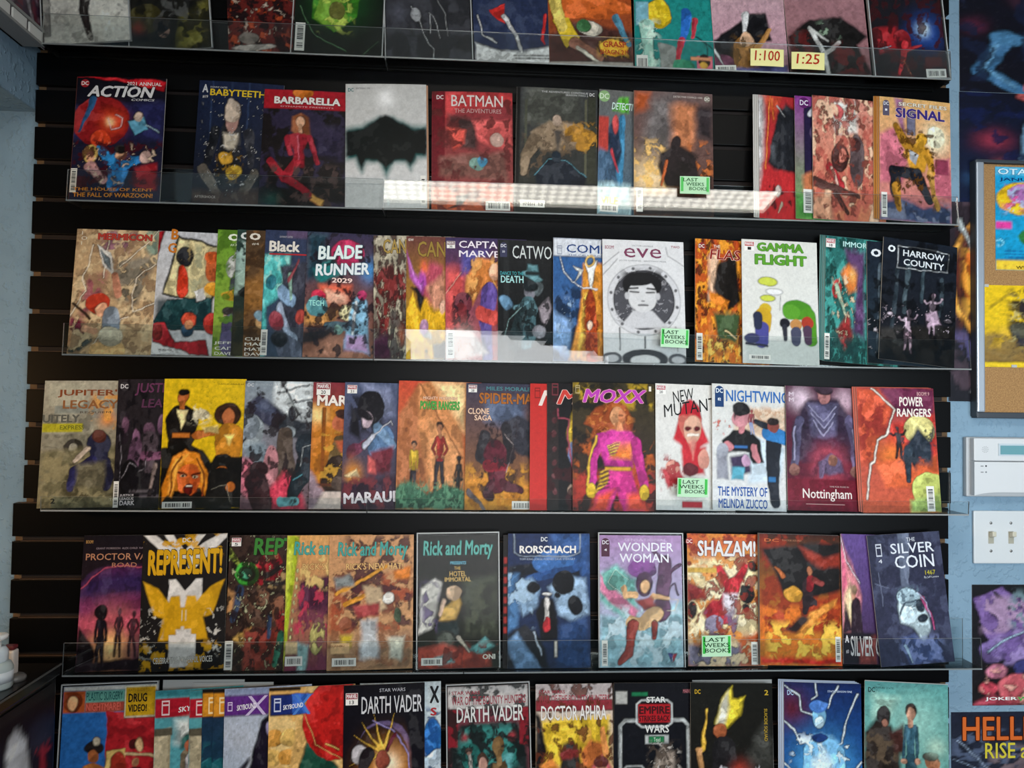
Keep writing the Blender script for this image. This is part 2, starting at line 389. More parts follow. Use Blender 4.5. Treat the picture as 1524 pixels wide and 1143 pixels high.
def letter(sh, texts, parent, z0=0.00025, vis=1.0):
    for tx in texts:
        if vis < 1: tx = scale_u(tx, vis)
        k = tx[0]; it = []; nm = 'title'
        if k == 'T':
            _, s, u0, v0, u1, v1, c, b, shr, rot, o, g, nm, sp = tx
            if o:
                u, v, fs, ko = fit_text(s, u0, v0, u1, v1, b, shr, rot, g, sp); it.append((u, v, fs, z0+ko, ink(o)))
            u, v, fs, ko = fit_text(s, u0, v0, u1, v1, b, shr, rot, 0, sp); it.append((u, v, fs, z0+0.0003+ko, ink(c)))
        elif k == 'D':
            _, u, v, r, c, fg, n = tx; nm = 'publisher_logo'
            if n: a, b, f = rect_uv(u-r, v, u+r, v+r*3.4/ASP); it.append((a, b, f, z0, ink(c)))
            a, b, f = disc_uv(u, v, r); it.append((a, b, f, z0+.0001, ink(c)))
            a, b, f, ko = fit_text('DC', u-r*.78, v-r*.5/ASP, u+r*.78, v+r*.5/ASP, .03); it.append((a, b, f, z0+.0003+ko, ink(fg)))
            if n: a, b, f, ko = fit_text(n, u-r*.35, v+r*1.5/ASP, u+r*.35, v+r*2.1/ASP, .03); it.append((a, b, f, z0+.0003+ko, ink(fg)))
        elif k == 'M':
            _, u, v, w, c, n = tx; nm = 'publisher_logo'; h = w*.9/ASP
            a, b, f = rect_uv(u-w/2, v-h*.5, u+w/2, v+h*.5); it.append((a, b, f, z0, ink('f0eeea')))
            a, b, f = rect_uv(u-w/2+.005, v-h*.46, u+w/2-.005, v); it.append((a, b, f, z0+.0001, ink(c)))
            a, b, f, ko = fit_text('MARVEL', u-w*.42, v-h*.4, u+w*.42, v-h*.08, .02); it.append((a, b, f, z0+.0003+ko, ink('ffffff')))
            a, b, f, ko = fit_text(n, u-w*.18, v+h*.1, u+w*.18, v+h*.42, .02); it.append((a, b, f, z0+.0003+ko, ink('202020')))
        elif k == 'I':
            _, u, v, w, c = tx; nm = 'publisher_logo'; h = w*1.9/ASP; t = w*.14
            for q in ((u-w/2, v-h/2, u+w/2, v-h/2+t), (u-w/2, v+h/2-t, u+w/2, v+h/2), (u-w/2, v-h/2, u-w/2+t, v+h/2), (u+w/2-t, v-h/2, u+w/2, v+h/2), (u-w/2, v-h*.25, u+w/2, v-h*.25+t)):
                a, b, f = rect_uv(*q); it.append((a, b, f, z0, ink(c)))
        elif k == 'B':
            _, u0, v0, u1, v1, vert = tx; nm = 'barcode'; rs = random.Random(int(u0*1000)+int(v0*977))
            a, b, f = rect_uv(u0, v0, u1, v1); it.append((a, b, f, z0, ink('e6e4de')))
            t = 0.12
            while t < 0.9:
                w = rs.choice((.015, .025, .04))
                if not (.62 < t < .68):
                    q = (u0+(u1-u0)*.2, v0+(v1-v0)*t, u0+(u1-u0)*.82, v0+(v1-v0)*(t+w)) if vert else (u0+(u1-u0)*t, v0+(v1-v0)*.22, u0+(u1-u0)*(t+w), v0+(v1-v0)*.8)
                    a, b, f = rect_uv(*q); it.append((a, b, f, z0+.0002, ink('1c1c1e')))
                t += w+rs.choice((.02, .03))
        me, mats = uv_faces(sh, it)
        link(nm, me, mats, parent)

# ------------------------------------------------------------------ room shell
TRAY = {0: 2.200, 1: 1.893, 2: 1.592, 3: 1.291, 4: 0.976, 5: 0.674}
def plaster(name, c1, c2):
    return noise_mat(name, c1, c2, 9, rough=0.62, bump=0.42, bscale=80, spec=0.3, lo=0.3, hi=0.7, dist=0.0035, blo=0.54, bhi=0.66)
PLASTER = plaster('blue_plaster', '7a96aa', '86a3b8')
CEIL_Z = 2.75
S = lambda o: tag(o, kind='structure')
S(box('wall_back', -1.3, 4.4, 0.020, 0.14, 0.0, CEIL_Z, PLASTER))
S(box('floor', -1.3, 4.4, -2.27, 0.14, -0.06, 0.0, noise_mat('floor_carpet', '4a4a4c', '5c5a58', 40, rough=0.9)))
S(box('ceiling', -1.3, 4.4, -2.27, 0.14, CEIL_Z, CEIL_Z+0.06, noise_mat('ceiling_tile', 'cfcfca', 'dad9d4', 60, rough=0.9)))
S(box('wall_left', -1.42, -1.3, -2.27, 0.14, 0.0, CEIL_Z, PLASTER))
S(box('wall_right', 4.4, 4.52, -2.27, 0.14, 0.0, CEIL_Z, PLASTER))
# wall with the shop windows, behind the camera
bm = bmesh.new()
for q in ((-1.3, 4.4, 0, .94), (-1.3, 4.4, 1.88, CEIL_Z), (-1.3, .61, .94, 1.88), (1.56, 1.74, .94, 1.88), (2.76, 4.4, .94, 1.88)):
    bm_box(bm, q[0], q[1], -2.27, -2.15, q[2], q[3])
S(bm_done(bm, 'wall_front', PLASTER))
WHITEF = mat('window_frame_white', 'd8d8d4', 0.4)
for n, (a, b) in enumerate(((.61, 1.56), (1.74, 2.76)), 1):
    w = S(empty('window_%d' % n, ((a+b)/2, -2.21, .94)))
    bm = bmesh.new(); h = (b-a)/2
    for q in ((-h, -h+.04, 0, 0.94), (h-.04, h, 0, 0.94), (-h, h, 0, .04), (-h, h, 0.90, 0.94), (-.02, .02, 0, 0.94)): bm_box(bm, q[0], q[1], -.03, .03, q[2], q[3])
    bm_done(bm, 'window_frame', WHITEF, w)
    box('pane', -h+.02, h-.02, -.004, .004, .02, 0.92, clear_mat('window_glass_%d' % n), w)
# soffit that runs forward from the slatwall at its left edge
zb = at(52, 162, 0)[2]
S(box('trim_1', -0.62, -0.003, -2.14, 0.02, zb, CEIL_Z, PLASTER, bev=0.004))

# ceiling light with a prismatic lens, across the room behind the camera
def ceiling_light(x0, x1, y0, y1, strength, color, label):
    t = tag(empty('ceiling_light', ((x0+x1)/2, (y0+y1)/2, CEIL_Z)), label, 'ceiling light')
    hx_, hy = (x1-x0)/2, (y1-y0)/2
    bm = bmesh.new()
    for q in ((-hx_-.03, hx_+.03, -hy-.03, -hy), (-hx_-.03, hx_+.03, hy, hy+.03), (-hx_-.03, -hx_, -hy, hy), (hx_, hx_+.03, -hy, hy)): bm_box(bm, q[0], q[1], q[2], q[3], -.05, 0)
    bm_done(bm, 'frame', WHITEF, t)
    m = bpy.data.materials.new('prismatic_lens'); m.use_nodes = True; nt = m.node_tree; b = nt.nodes['Principled BSDF']
    tc = nt.nodes.new('ShaderNodeTexCoord'); mp = nt.nodes.new('ShaderNodeMapping'); mp.inputs['Rotation'].default_value = (0, 0, math.radians(45)); mp.inputs['Scale'].default_value = (34, 34, 34)
    ck = nt.nodes.new('ShaderNodeTexChecker'); ck.inputs['Scale'].default_value = 1.0
    ck.inputs[1].default_value = (*[c*1.0 for c in color], 1); ck.inputs[2].default_value = (*[c*0.62 for c in color], 1)
    nt.links.new(tc.outputs['Object'], mp.inputs[0]); nt.links.new(mp.outputs[0], ck.inputs[0]); nt.links.new(ck.outputs[0], b.inputs['Emission Color'])
    b.inputs['Emission Strength'].default_value = strength
    box('lens', -hx_, hx_, -hy, hy, -.035, -.005, m, t)
ceiling_light(0.3, 2.16, -1.64, -1.30, 15.0, (1.0, 0.94, 0.84), 'long rectangular fluorescent ceiling light with patterned lens behind the camera')

# added pendant lamp, out of view, that warms the light on the left side
t = tag(empty('added_pendant_lamp', (-0.85, -0.95, 1.62)), 'added unseen warm pendant lamp with white cone shade left of the counter', 'lamp')
lathe('cord', [(.003, .22), (.003, CEIL_Z-1.62)], mat('cord_black', '141414', .5), t, 8)
bm = bmesh.new(); rr = []
for r, z in ((.15, 0), (.14, .06), (.09, .15), (.03, .22)):
    rr.append([bm.verts.new((r*math.cos(k*math.pi/12), r*math.sin(k*math.pi/12), z)) for k in range(24)])
for a, b in zip(rr, rr[1:]):
    for k in range(24): bm.faces.new((a[k], a[(k+1) % 24], b[(k+1) % 24], b[k]))
bm_done(bm, 'lamp_shade', mat('shade_white', 'd8d0c0', .6), t, True)
lathe('bulb', [(.004, -.035), (.025, -.02), (.032, 0), (.025, .025), (.012, .06)], mat('bulb_warm', 'fff0d0', .4, emit='ffb868', estr=14), t, 16)
d = bpy.data.lights.new('added_pendant_bulb', 'POINT'); d.energy = 23; d.color = (1.0, .58, .24); d.shadow_soft_size = .06  # unseen point light of the added lamp
o = bpy.data.objects.new('added_pendant_bulb', d); COL.objects.link(o); o.location = (-0.85, -0.95, 1.55)

# ------------------------------------------------------------------ black slatwall, one object per slat
SLAT = mat('black_melamine', '060607', 0.36, 0.10)
MDF = noise_mat('raw_mdf', '5c4630', '7a5e40', 30, rough=0.85)
GROOVE = noise_mat('groove_backing', '1a1210', '241813', 14, rough=0.7)
PITCH = 0.0762; Z0 = 1.30
slat_me = {}
def slat_mesh(w):
    k = round(w, 4)
    if k not in slat_me:
        bm = bmesh.new(); bm_box(bm, 0, w, 0, .013, -.033, .033, .0012); bm.faces.ensure_lookup_table()
        me = bpy.data.meshes.new('slat'); bm.to_mesh(me); bm.free(); me.materials.append(SLAT); slat_me[k] = me
    return slat_me[k]
def slatwall(x0, x1, k0, k1, label):
    t = tag(empty('slatwall_panel', (x0, 0, Z0+k0*PITCH)), label, 'wall panel', kind='structure')
    w = x1-x0
    for k in range(k0, k1):
        o = link('slat', slat_mesh(w), None, t); o.location = (0, 0, (k-k0+.5)*PITCH)
    box('groove_backing', .014, w-.012, .013, .0195, -.005, (k1-k0)*PITCH-.005, GROOVE, t)
    for a, b in ((0.0, .014), (w-.012, w)): box('raw_edge', a, b, .0125, .0195, -.005, (k1-k0)*PITCH-.005, MDF, t)
    for k in range(k0, k1): box('groove_lip', .014, w-.012, .0045, .013, (k-k0+1)*PITCH-.0052, (k-k0+1)*PITCH-.0038, mat('groove_lip', '4a3526', .6), t)  # tan of each lip has the lit lower groove edge painted in
slatwall(0.0, 1.927, 0, 18, 'upper black slatwall panel with horizontal grooves')
slatwall(-0.019, 1.921, -13, 0, 'lower black slatwall panel reaching further left')

# ------------------------------------------------------------------ clear acrylic shelves
def shelf(row, x0, x1, t0, t1, label, lip=0.060, depth=0.066):
    z = TRAY[row]; w = x1-x0
    t = tag(empty('acrylic_shelf', (x0, 0, z)), label, 'shelf', 'clear acrylic comic shelves')
    bm = bmesh.new(); bm_box(bm, 0, w, -depth, -.002, -.003, 0)
    for f in bm.faces: f.material_index = 0 if abs(f.normal.z) > .5 else 1
    bm_done(bm, 'tray', [ACRYL, ACRYL_EDGE], t)
    bm = bmesh.new(); bm_box(bm, 0, w, -.0045, -.0015, 0, .085)
    for f in bm.faces: f.material_index = 0 if abs(f.normal.y) > .5 else 1
    bm_done(bm, 'back_plate', [ACRYL, ACRYL_EDGE], t)
    n = 24; bm = bmesh.new(); rows = []
    for i in range(n+1):
        s = i/n; a = t0+(t1-t0)*s
        f = [bm.verts.new((w*s, y+math.sin(a)*zz, zz*math.cos(a))) for y, zz in ((-depth, -.003), (-depth+.003, -.003), (-depth+.003, lip), (-depth, lip))]
        rows.append(f)
    for a, b in zip(rows, rows[1:]):
        for j in range(4):
            fc = bm.faces.new((a[j], b[j], b[(j+1) % 4], a[(j+1) % 4])); fc.material_index = 0 if j in (1, 3) else 1
    bm.faces.new(rows[0]).material_index = 1; bm.faces.new(rows[-1][::-1]).material_index = 1
    bmesh.ops.recalc_face_normals(bm, faces=bm.faces)
    bm_done(bm, 'front_lip', [ACRYL, ACRYL_EDGE], t)
    return t
XS = lambda px, row: x_at(px, -.066, TRAY[row])
ORD = ('topmost', 'second', 'third', 'fourth', 'fifth', 'bottom')
for row, (a, m, b, tl, tr) in {0: (62, 573, 1416, (.05, .05), (.05, .05)), 1: (98, 570, 1428, (.05, .05), (.105, .105)), 2: (92, 556, 1446, (.05, .03), (-.02, .11)),
                             3: (60, 546, 1442, (-.06, -.06), (-.06, -.06)), 4: (92, 690, 1462, (.05, .05), (.05, .05)), 5: (92, 690, 1440, (.05, .05), (.05, .05))}.items():
    lipn = .026 if row == 3 else .060
    shelf(row, XS(a, row), XS(m, row)-.001, *tl, 'short clear acrylic shelf section at the left of the %s comic row' % ORD[row], lipn)
    shelf(row, XS(m, row)+.001, XS(b, row), *tr, 'long clear acrylic shelf section at the right of the %s comic row' % ORD[row], lipn)

# ------------------------------------------------------------------ printed flat sheets (posters, flyers)
def flat_sheet(name, px0, py0, px1, py1, Y, label, cat, ops, texts, th=0.0008, nx=60, ny=80, rough=None, group=None, M=None, size=None, edge='c8c8c4'):
    if M is None:
        a = at(px0, py1, Y); b = at(px1, py1, Y); c = at(px0, py0, Y)
        w = b[0]-a[0]; h = c[2]-a[2]; M = Matrix.Translation((a[0], Y, a[2]))
    else: w, h = size
    sh = Sheet(w, h, lambda u, v: np.zeros_like(u))
    t = tag(empty(name, M=M), label, cat, group)
    box('paper', 0, w, -th*.7, 0, 0, h, mat('sheet_'+edge, edge, .6), t)
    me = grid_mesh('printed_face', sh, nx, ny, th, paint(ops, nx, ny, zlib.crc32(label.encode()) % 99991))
    pf = link('printed_face', me, rough or POSTER, t)
    if texts: letter(sh, texts, pf, th+.0002)
    return t
WY = 0.0195
# right wall
flat_sheet('poster', 1428, -60, 1640, 136, WY, 'dark poster with blue-sleeved arm on hip, top right corner', 'poster',
    [bg('0c0c1a', '0a0a18'), O(.1, .5, .12, '5a2038'), O(.42, .3, .1, '3a2030'), LT('3f6f98', .16, .13, .3, .62, .15, .84, .42, .98), LT('5f93b8', .05, .04, .28, .6, .16, .82, .38, .95), LT('4a7ea6', .18, .12, .3, .58, .52, .62, .8, .8), E(.8, .5, .2, .2, '16203a'), E(.52, .96, .07, .05, 'c05a5a'), N('121a34', 5, .6)], None)
flat_sheet('poster', 1428, 136.5, 1640, 315, WY, 'dark poster with pale blue leg and red clouds above the cork board', 'poster',
    [bg('0a0e22', '0c1a38'), O(.24, .4, .16, '8a2c40'), O(.3, .6, .1, 'a04a4a'), O(.12, .72, .12, '2a4a70'), LT('7fa6c8', .2, .26, .56, .2, .5, .9), L('c8dcec', .05, .58, .25, .55, .9), E(.5, .02, .1, .04, 'c05a5a'), E(.6, .1, .06, .1, 'b02030'), N('0e1840', 6, .62)], None)
flat_sheet('poster', 1412, 300, 1580, 597, WY-.001, 'poster with a glowing golden ring half hidden behind the cork board', 'poster',
    [bg('2a2028', '181820'), N('4a3a44', 7, .55), E(.42, .38, .42, .32, 'e8a040'), E(.43, .38, .38, .29, '5a2416'), E(.45, .38, .33, .255, 'd06a1c'), N('f0b040', 8, .5, .05, 3, (.14, .15, .8, .6)), N('5a1c14', 9, .58, .05, 4, (.1, .12, .9, .64)), LT('c8d0d0', .05, .01, .1, .1, .26, .3), N('5a5280', 8, .5, .05, 6, (0, .66, 1, .82)), L('d0d0d8', .015, .2, .95, .28, .88)], None)
t = tag(empty('cork_board', tuple(at(1446, 622, WY))), 'cork notice board with pale aluminium frame on the blue wall', 'notice board')
a = at(1446, 622, WY-.02); b = at(1446, 236, WY-.02); W_, Hh = .30, b[2]-a[2]
CORK = noise_mat('cork', '94704a', 'b58c5c', 340, rough=0.9, bump=.2, spec=.2)
ALU = mat('aluminium_frame', 'c4ccd6', 0.35, .5, .6); DKF = mat('dark_frame', '3a4048', .45)
box('cork_panel', .012, W_, -.012, 0, .012, Hh-.008, CORK, t)
box('frame_side', 0, .018, -.020, 0, .013, Hh-.006, ALU, t, .003)
box('frame_bottom', -.001, W_, -.020, 0, 0, .013, DKF, t, .002)
box('frame_top', 0, W_, -.020, 0, Hh-.007, Hh, DKF, t, .002)
box('frame_lip', -.0025, 0, -.020, 0, .004, Hh-.002, DKF, t)
CY_ = WY-.0125
flat_sheet('flyer', 1481.5, 248, 1602, 402, CY_, 'bright blue event flyer with yellow strip pinned on cork board', 'flyer',
    [bg('1a9cd0', '0a98c8'), R('58b4d8', 0, 0, 1, .08), E(.32, .3, .3, .16, 'f0c018'), E(.35, .26, .2, .1, 'b070b0'), N('e04888', 9, .55, .05, 1, (.1, .18, .6, .42)), N('b0c0e0', 9, .55, .05, 2, (.1, .2, .6, .45)), R('e0409a', .0, .53, .2, .6), E(.45, .68, .16, .09, '2a7a3a'), E(.5, .66, .1, .07, 'd84030'), E(.55, .54, .1, .06, 'd04880'), E(.05, .74, .06, .04, '80d0e8'), E(.05, .74, .04, .025, '0a98c8'), MT('1060a0', .1, .8, .9, .88, 3), R('f0c838', 0, .9, 1, 1)],
    [T('OTAKUFEST', .03, .015, .98, .075, 'd8f0f8', .03, o='2a80b0'), T('JANUARY 13', .05, .105, .85, .145, '103a70', .02, nm='subtitle'), T('WWW.OTAKUFEST', .25, .955, .95, .985, '3a3010', .01, nm='subtitle')], nx=50, ny=70)
flat_sheet('flyer', 1464, 424, 1600, 546, CY_, 'yellow flyer with dark ink drawing taped low on cork board', 'flyer',
    [bg('e8c018', 'e0b820'), R('8a6c38', 0, .62, 1, .93), PS('c8a028', .2, 0, .55, 1, .5, 1, .7, 0, .75), N('8a7040', 6, .5, .08, 1, (0, .6, 1, .95)), E(.55, .3, .16, .16, '4a3a2a'), N('1c1620', 8, .45, .04, 2, (.28, .05, .98, .72)), E(.4, .56, .12, .1, '5a5848'), N('c0b070', 12, .62, .03, 4, (.3, .1, .9, .75)), N('30303c', 9, .5, .04, 5, (.35, .58, 1, .82)), L('6a5a20', .008, .06, .3, .2, .16, .35, .08, .38, .14), R('e8c428', 0, .94, 1, 1)], None, nx=50, ny=60)
for px, py, lb in ((1467, 425, 'upper left corner'), (1509, 545, 'lower edge')):
    p = at(px, py, CY_-.001)
    tag(box('clear_tape', p[0]-.006, p[0]+.006, p[1]-.0012, p[1]-.0004, p[2]-.003, p[2]+.003, BAG_EDGE), 'small strip of clear tape at the %s of the yellow flyer' % lb, 'tape')

# alarm keypad
a = at(1433, 738, WY); b = at(1433, 650, WY); kh = b[2]-a[2]; kw = .185
KP = mat('keypad_plastic', 'd4d6d8', .45); KP2 = mat('keypad_side', 'b8babc', .5)
t = tag(empty('alarm_keypad', (a[0], WY, a[2])), 'white alarm keypad with small lit screen on the blue wall', 'keypad')
box('base', 0, kw, -.012, 0, 0, kh, KP2, t, .003)
zs = kh*.60
box('upper_face', .008, kw-.008, -.026, -.012, zs+.001, kh-.002, KP, t, .002)
bm = bmesh.new(); n = 16; ring = []
for i in range(n+1):
    s = i/n; x = .008+(kw-.016)*s; zlow = .004+.007*(1-(2*s-1)**4 if s > .02 else 0)
    ring.append([bm.verts.new((x, y, z)) for y, z in ((-.012, zlow), (-.027, zlow), (-.027, zs-.001), (-.012, zs-.001))])
for p, q in zip(ring, ring[1:]):
    for j in range(4): bm.faces.new((p[j], p[(j+1) % 4], q[(j+1) % 4], q[j]))
bm.faces.new(ring[0]); bm.faces.new(ring[-1][::-1]); bmesh.ops.recalc_face_normals(bm, faces=bm.faces)
bm_done(bm, 'flap_door', KP, t)
zz = kh*.79; sx = .066
sb = box('screen_bezel', sx-.004, sx+.088, -.0275, -.026, zz-.012, zz+.014, mat('bezel', 'c0ccd4', .3), t)
box('screen', sx, sx+.084, -.0285, -.0275, zz-.009, zz+.010, mat('lcd_screen', '5f8f98', .15, .6, emit='7fb0b8', estr=.22), sb)
sp = []
for k in range(17):
    r = 0 if k == 0 else (.0035 if k < 7 else .0065); an = k*2*math.pi/6 if k < 7 else k*2*math.pi/10
    sp.append((.033+r*math.cos(an), zz+.001+r*math.sin(an)))
bm = bmesh.new()
for x, z in sp: bm_box(bm, x-.0006, x+.0006, -.0263, -.0255, z-.0006, z+.0006)
bm_done(bm, 'speaker_holes', mat('dark_hole', '707478', .7), t)
for k in range(2):
    box('indicator_line', .022, .028, -.0275, -.0265, zs-.011-.013*k, zs-.0095-.013*k, mat('print_grey', '54585c', .6), t)
    lathe('indicator_light', [(.0022, 0), (.0018, .001)], mat('led_%d' % k, '182028' if k == 0 else '8a8e92', .3), t, 10).matrix_local = Matrix.Translation((.034, -.0265, zs-.010-.013*k)) @ Matrix.Rotation(math.radians(90), 4, 'X')

# double light switch
a = at(1447, 838, WY); b = at(1524, 760, WY); pw, ph = .1165, .114
pw = at(1523, 800, WY)[0]-a[0]; ph = b[2]-a[2]
t = tag(empty('light_switch', (a[0], WY, a[2])), 'white double toggle light switch plate under the keypad', 'light switch')
PL = mat('switch_plate', 'd2d6d8', .35); SCR = mat('screw_steel', '9a9a98', .3, .5, .8); TG = mat('toggle_ivory', 'c8c2ae', .4)
box('plate', 0, pw, -.006, 0, 0, ph, PL, t, .0025)
for k in (0, 1):
    x = pw*(.33+.39*k)
    box('toggle_slot', x-.006, x+.006, -.0068, -.0058, ph*.38, ph*.61, mat('slot_rim', 'a8a494', .5), t)
    bm = bmesh.new(); bm_box(bm, x-.0045, x+.0045, -.018, -.006, ph*.49, ph*.585, .0015)
    for v in bm.verts: v.co.z += (-.006-v.co.y)*.35
    bm_done(bm, 'toggle', TG, t)
    for z in (ph*.24, ph*.77):
        lathe('screw', [(.0032, 0), (.0026, .0012), (.0001, .0014)], SCR, t, 12).matrix_local = Matrix.Translation((x, -.0058, z)) @ Matrix.Rotation(math.radians(90), 4, 'X')

flat_sheet('poster', 1447, 870, 1590, 1050, WY, 'poster with purple sleeve and pink flowers on black, right of fifth shelf', 'poster',
    [bg('141418', '181418'), P('6a4f86', .02, .12, .3, .02, .62, .16, .7, .55, .3, .6, .12, .4), P('141418', .2, .05, .48, .2, .3, .2), N('b090b0', 8, .5, .05, 1, (.1, .1, .6, .4)), N('708890', 8, .52, .05, 2, (.4, .05, 1, .36)), E(.22, .55, .16, .1, '6f5a90', 30), PS('735a96', .02, .3, .42, .66, .32, 1, .3, 1, .68, .34, .66), N('9a84b8', 7, .58, .06, 3, (.25, .36, 1, .66)), L('a8c8d8', .02, .16, .56, .34, .46, .6, .36), E(.58, .7, .16, .08, '3a3a70', 20), N('20204a', 9, .6, .04, 5, (.4, .62, .8, .78)), E(.25, .72, .12, .06, 'c87890'), E(.16, .86, .1, .055, 'c84858'), E(.46, .86, .2, .12, 'c05860'), E(.8, .84, .22, .12, 'd08890'), N('f0b0a0', 10, .6, .04, 6, (.1, .7, 1, .98)), PS('a84050', .03, 0, .98, .2, .9, .5, 1, 0, 1)],
    [T('JOKER', .13, .93, .46, .965, 'f0f0ee', .03), T('WAR', .47, .93, .70, .965, '3fae4a', .03)])
flat_sheet('poster', 1416, 1060, 1600, 1230, WY, 'dark poster with big orange lettering at lower right corner', 'poster',
    [bg('1c2030', '2a3040'), N('56627c', 9, .5, .05, 1, (0, .15, .6, 1)), N('7a6a70', 9, .52, .05, 2, (.3, .3, 1, 1)), L('a0b0c8', .012, .05, .25, .3, .5), L('90a0b8', .012, .02, .4, .3, .55), L('8898b0', .01, .1, .6, .3, .5), E(.7, .7, .25, .3, '5a4a50', 0, .1)],
    [T('HELLBLAZER', .09, .04, 1.35, .25, 'd86a30', .02, o='3a1810'), T('RISE and FALL', .27, .27, 1.1, .41, 'd8c840', .015, nm='subtitle')], edge='30343c')

# ------------------------------------------------------------------ left edge: rack, counter, bottles
XR = .040
zr0 = at_x(78, 80, XR)[2]; yr0 = -.055
GREYM = mat('rack_grey', '8a8c8a', .5); INS = mat('rack_insert', 'd4d6d2', .4)
t = tag(empty('side_rack', (XR, yr0, zr0)), 'white slotted rack rail running along the soffit at upper left', 'rack')
rl = .62
box('rail_top', -.004, .004, -rl, 0, .024, .030, GREYM, t, .001)
box('rail_bottom', -.004, .004, -rl, 0, -.004, .002, GREYM, t, .001)
box('rail_back', -.040, -.036, -rl, 0, -.004, .06, GREYM, t)
box('rail_floor', -.040, -.004, -rl, 0, -.004, -.001, GREYM, t)
me = None
for k in range(11):
    if me is None:
        o = box('slot_insert', -.002, .002, -.048, -.003, .003, .0235, INS, t, .001); me = o.data
    else: o = link('slot_insert', me, None, t)
    o.location.y = -k*.054
    if k: pass
M = Matrix.Translation((XR-.012, yr0-.14, zr0+.003)) @ Matrix.Rotation(math.radians(90), 4, 'Z') @ Matrix.Rotation(math.radians(-8), 4, 'X')
flat_sheet('comic_book', 0, 0, 0, 0, 0, 'purple and grey comic turned sideways in the rack at upper left', 'comic book',
    [bg('5a3a50', '3a3040'), N('a08898', 6, .55), N('6a2838', 6, .6, .05, 2), LT('b0a8b0', .12, .06, .6, .2, .8, .9)], None, th=.002, nx=30, ny=45, M=M, size=(.168, .26), rough=COVER)
M = Matrix.Translation((XR-.012, yr0-.33, zr0+.003)) @ Matrix.Rotation(math.radians(90), 4, 'Z') @ Matrix.Rotation(math.radians(-8), 4, 'X')
flat_sheet('comic_book', 0, 0, 0, 0, 0, 'dark red comic turned sideways beyond the purple one in upper left rack', 'comic book',
    [bg('3a1828', '2a2030'), N('8a7888', 6, .58), N('5a2030', 6, .55, .05, 2)], None, th=.002, nx=30, ny=45, M=M, size=(.168, .26), rough=COVER)

pe = at(88, 986, -.075); XC = pe[0]; ZC = pe[2]
BLK = mat('counter_black', '101012', .35)
t = tag(empty('display_counter', (XC, -.075, 0)), 'black display counter with dark side poster at the lower left corner', 'counter')
box('carcass', -.55, -.002, -1.0, -.004, 0, ZC-.022, BLK, t, .003)
box('counter_top', -.56, .004, -1.0, 0, ZC-.022, ZC, mat('counter_top_black', '0c0c0e', .25), t, .003)
box('top_edge_trim', .004, .0055, -1.0, 0, ZC-.004, ZC-.001, mat('edge_grey', '4a4a48', .5), t)  # lighter grey strip along the counter's top edge
M = Matrix.Translation((XC+.0005, -.90, ZC-.62)) @ Matrix.Rotation(math.radians(90), 4, 'Z')
def cuv(px, py):
    p = at_x(px, py, XC); return (p[1]+.90)/.81, 1-(p[2]-(ZC-.62))/.59
_q = [c for xy in ((8, 1143), (12, 1100), (22, 1082), (34, 1078), (42, 1090), (44, 1120), (46, 1150), (30, 1200), (4, 1200)) for c in cuv(*xy)]
_h = [cuv(*xy) for xy in ((62, 1150), (62, 1128), (54, 1118), (61, 1110), (68, 1108), (75, 1112))]
flat_sheet('poster', 0, 0, 0, 0, 0, 'dark blue poster with silver hair shape and red hand on counter side', 'poster',
    [bg('0a0a10', '0c1628'), R('1c1a1c', 0, 0, 1, .03), PS('10182e', .1, .45, .1, 1, .1, 1, 1, .4, 1), P('c8ccd2', *_q), LT('9a2434', .035, .022, *_h[0], *_h[1]), *[LT('a82c3c', .012, .006, *_h[1], *q) for q in _h[2:]]], None, M=M, size=(.81, .59), nx=110, ny=80, edge='141416')
def at_z(px, py, z):
    d = FW + RT*(px-762)/FPX - UP*(py-571.5)/FPX
    return CAM + d*(z-CAM[2])/d[2]
pb = at_z(-6, 1024, ZC)
WH = mat('bottle_white', 'd8dad8', .4); CLR = mat('bottle_translucent', 'a8b4b4', .25)
t = tag(empty('pump_bottle', tuple(pb)), 'white pump bottle standing on the black counter, cut by the frame', 'bottle')
lathe('bottle_body', [(.026, 0), (.028, .004), (.028, .042), (.024, .052), (.012, .058)], CLR, t)
lathe('label_band', [(.0285, .014), (.0285, .036)], mat('bottle_label', 'c4ccd2', .5), t)
lathe('collar', [(.018, .054), (.019, .058), (.019, .076), (.014, .084)], mat('pump_collar', 'c0cad0', .4), t)
lathe('stem', [(.007, .082), (.007, .098)], WH, t)
lathe('pump_head', [(.009, .096), (.0165, .100), (.0185, .106), (.017, .109), (.012, .110)], WH, t)
t.scale = (.9, .9, .84)
pc = at_z(14, 1010, ZC)
t = tag(empty('white_tube', tuple(pc)), 'white container with dark red lid beside the pump bottle', 'container')
hh = proj(pc+[0, 0, .05])
bm = bmesh.new(); bm_box(bm, -.010, .011, -.009, .009, 0, .052, .004); bm_done(bm, 'tube_body', mat('tube_white', 'c8c2bc', .4), t)
bm = bmesh.new(); bm_box(bm, -.010, .010, -.008, .008, .052, .060, .003); bm_done(bm, 'lid', mat('lid_red', '5a1c22', .35), t)
pc = at_z(22, 1012, ZC)
t = lathe('round_cap', [(.018, 0), (.018, .006), (.014, .010), (.002, .011)], mat('grey_cap', '5a5856', .4), None, 24, tuple(pc))
tag(t, 'small grey round lid lying on the counter beside the pump bottle', 'lid')

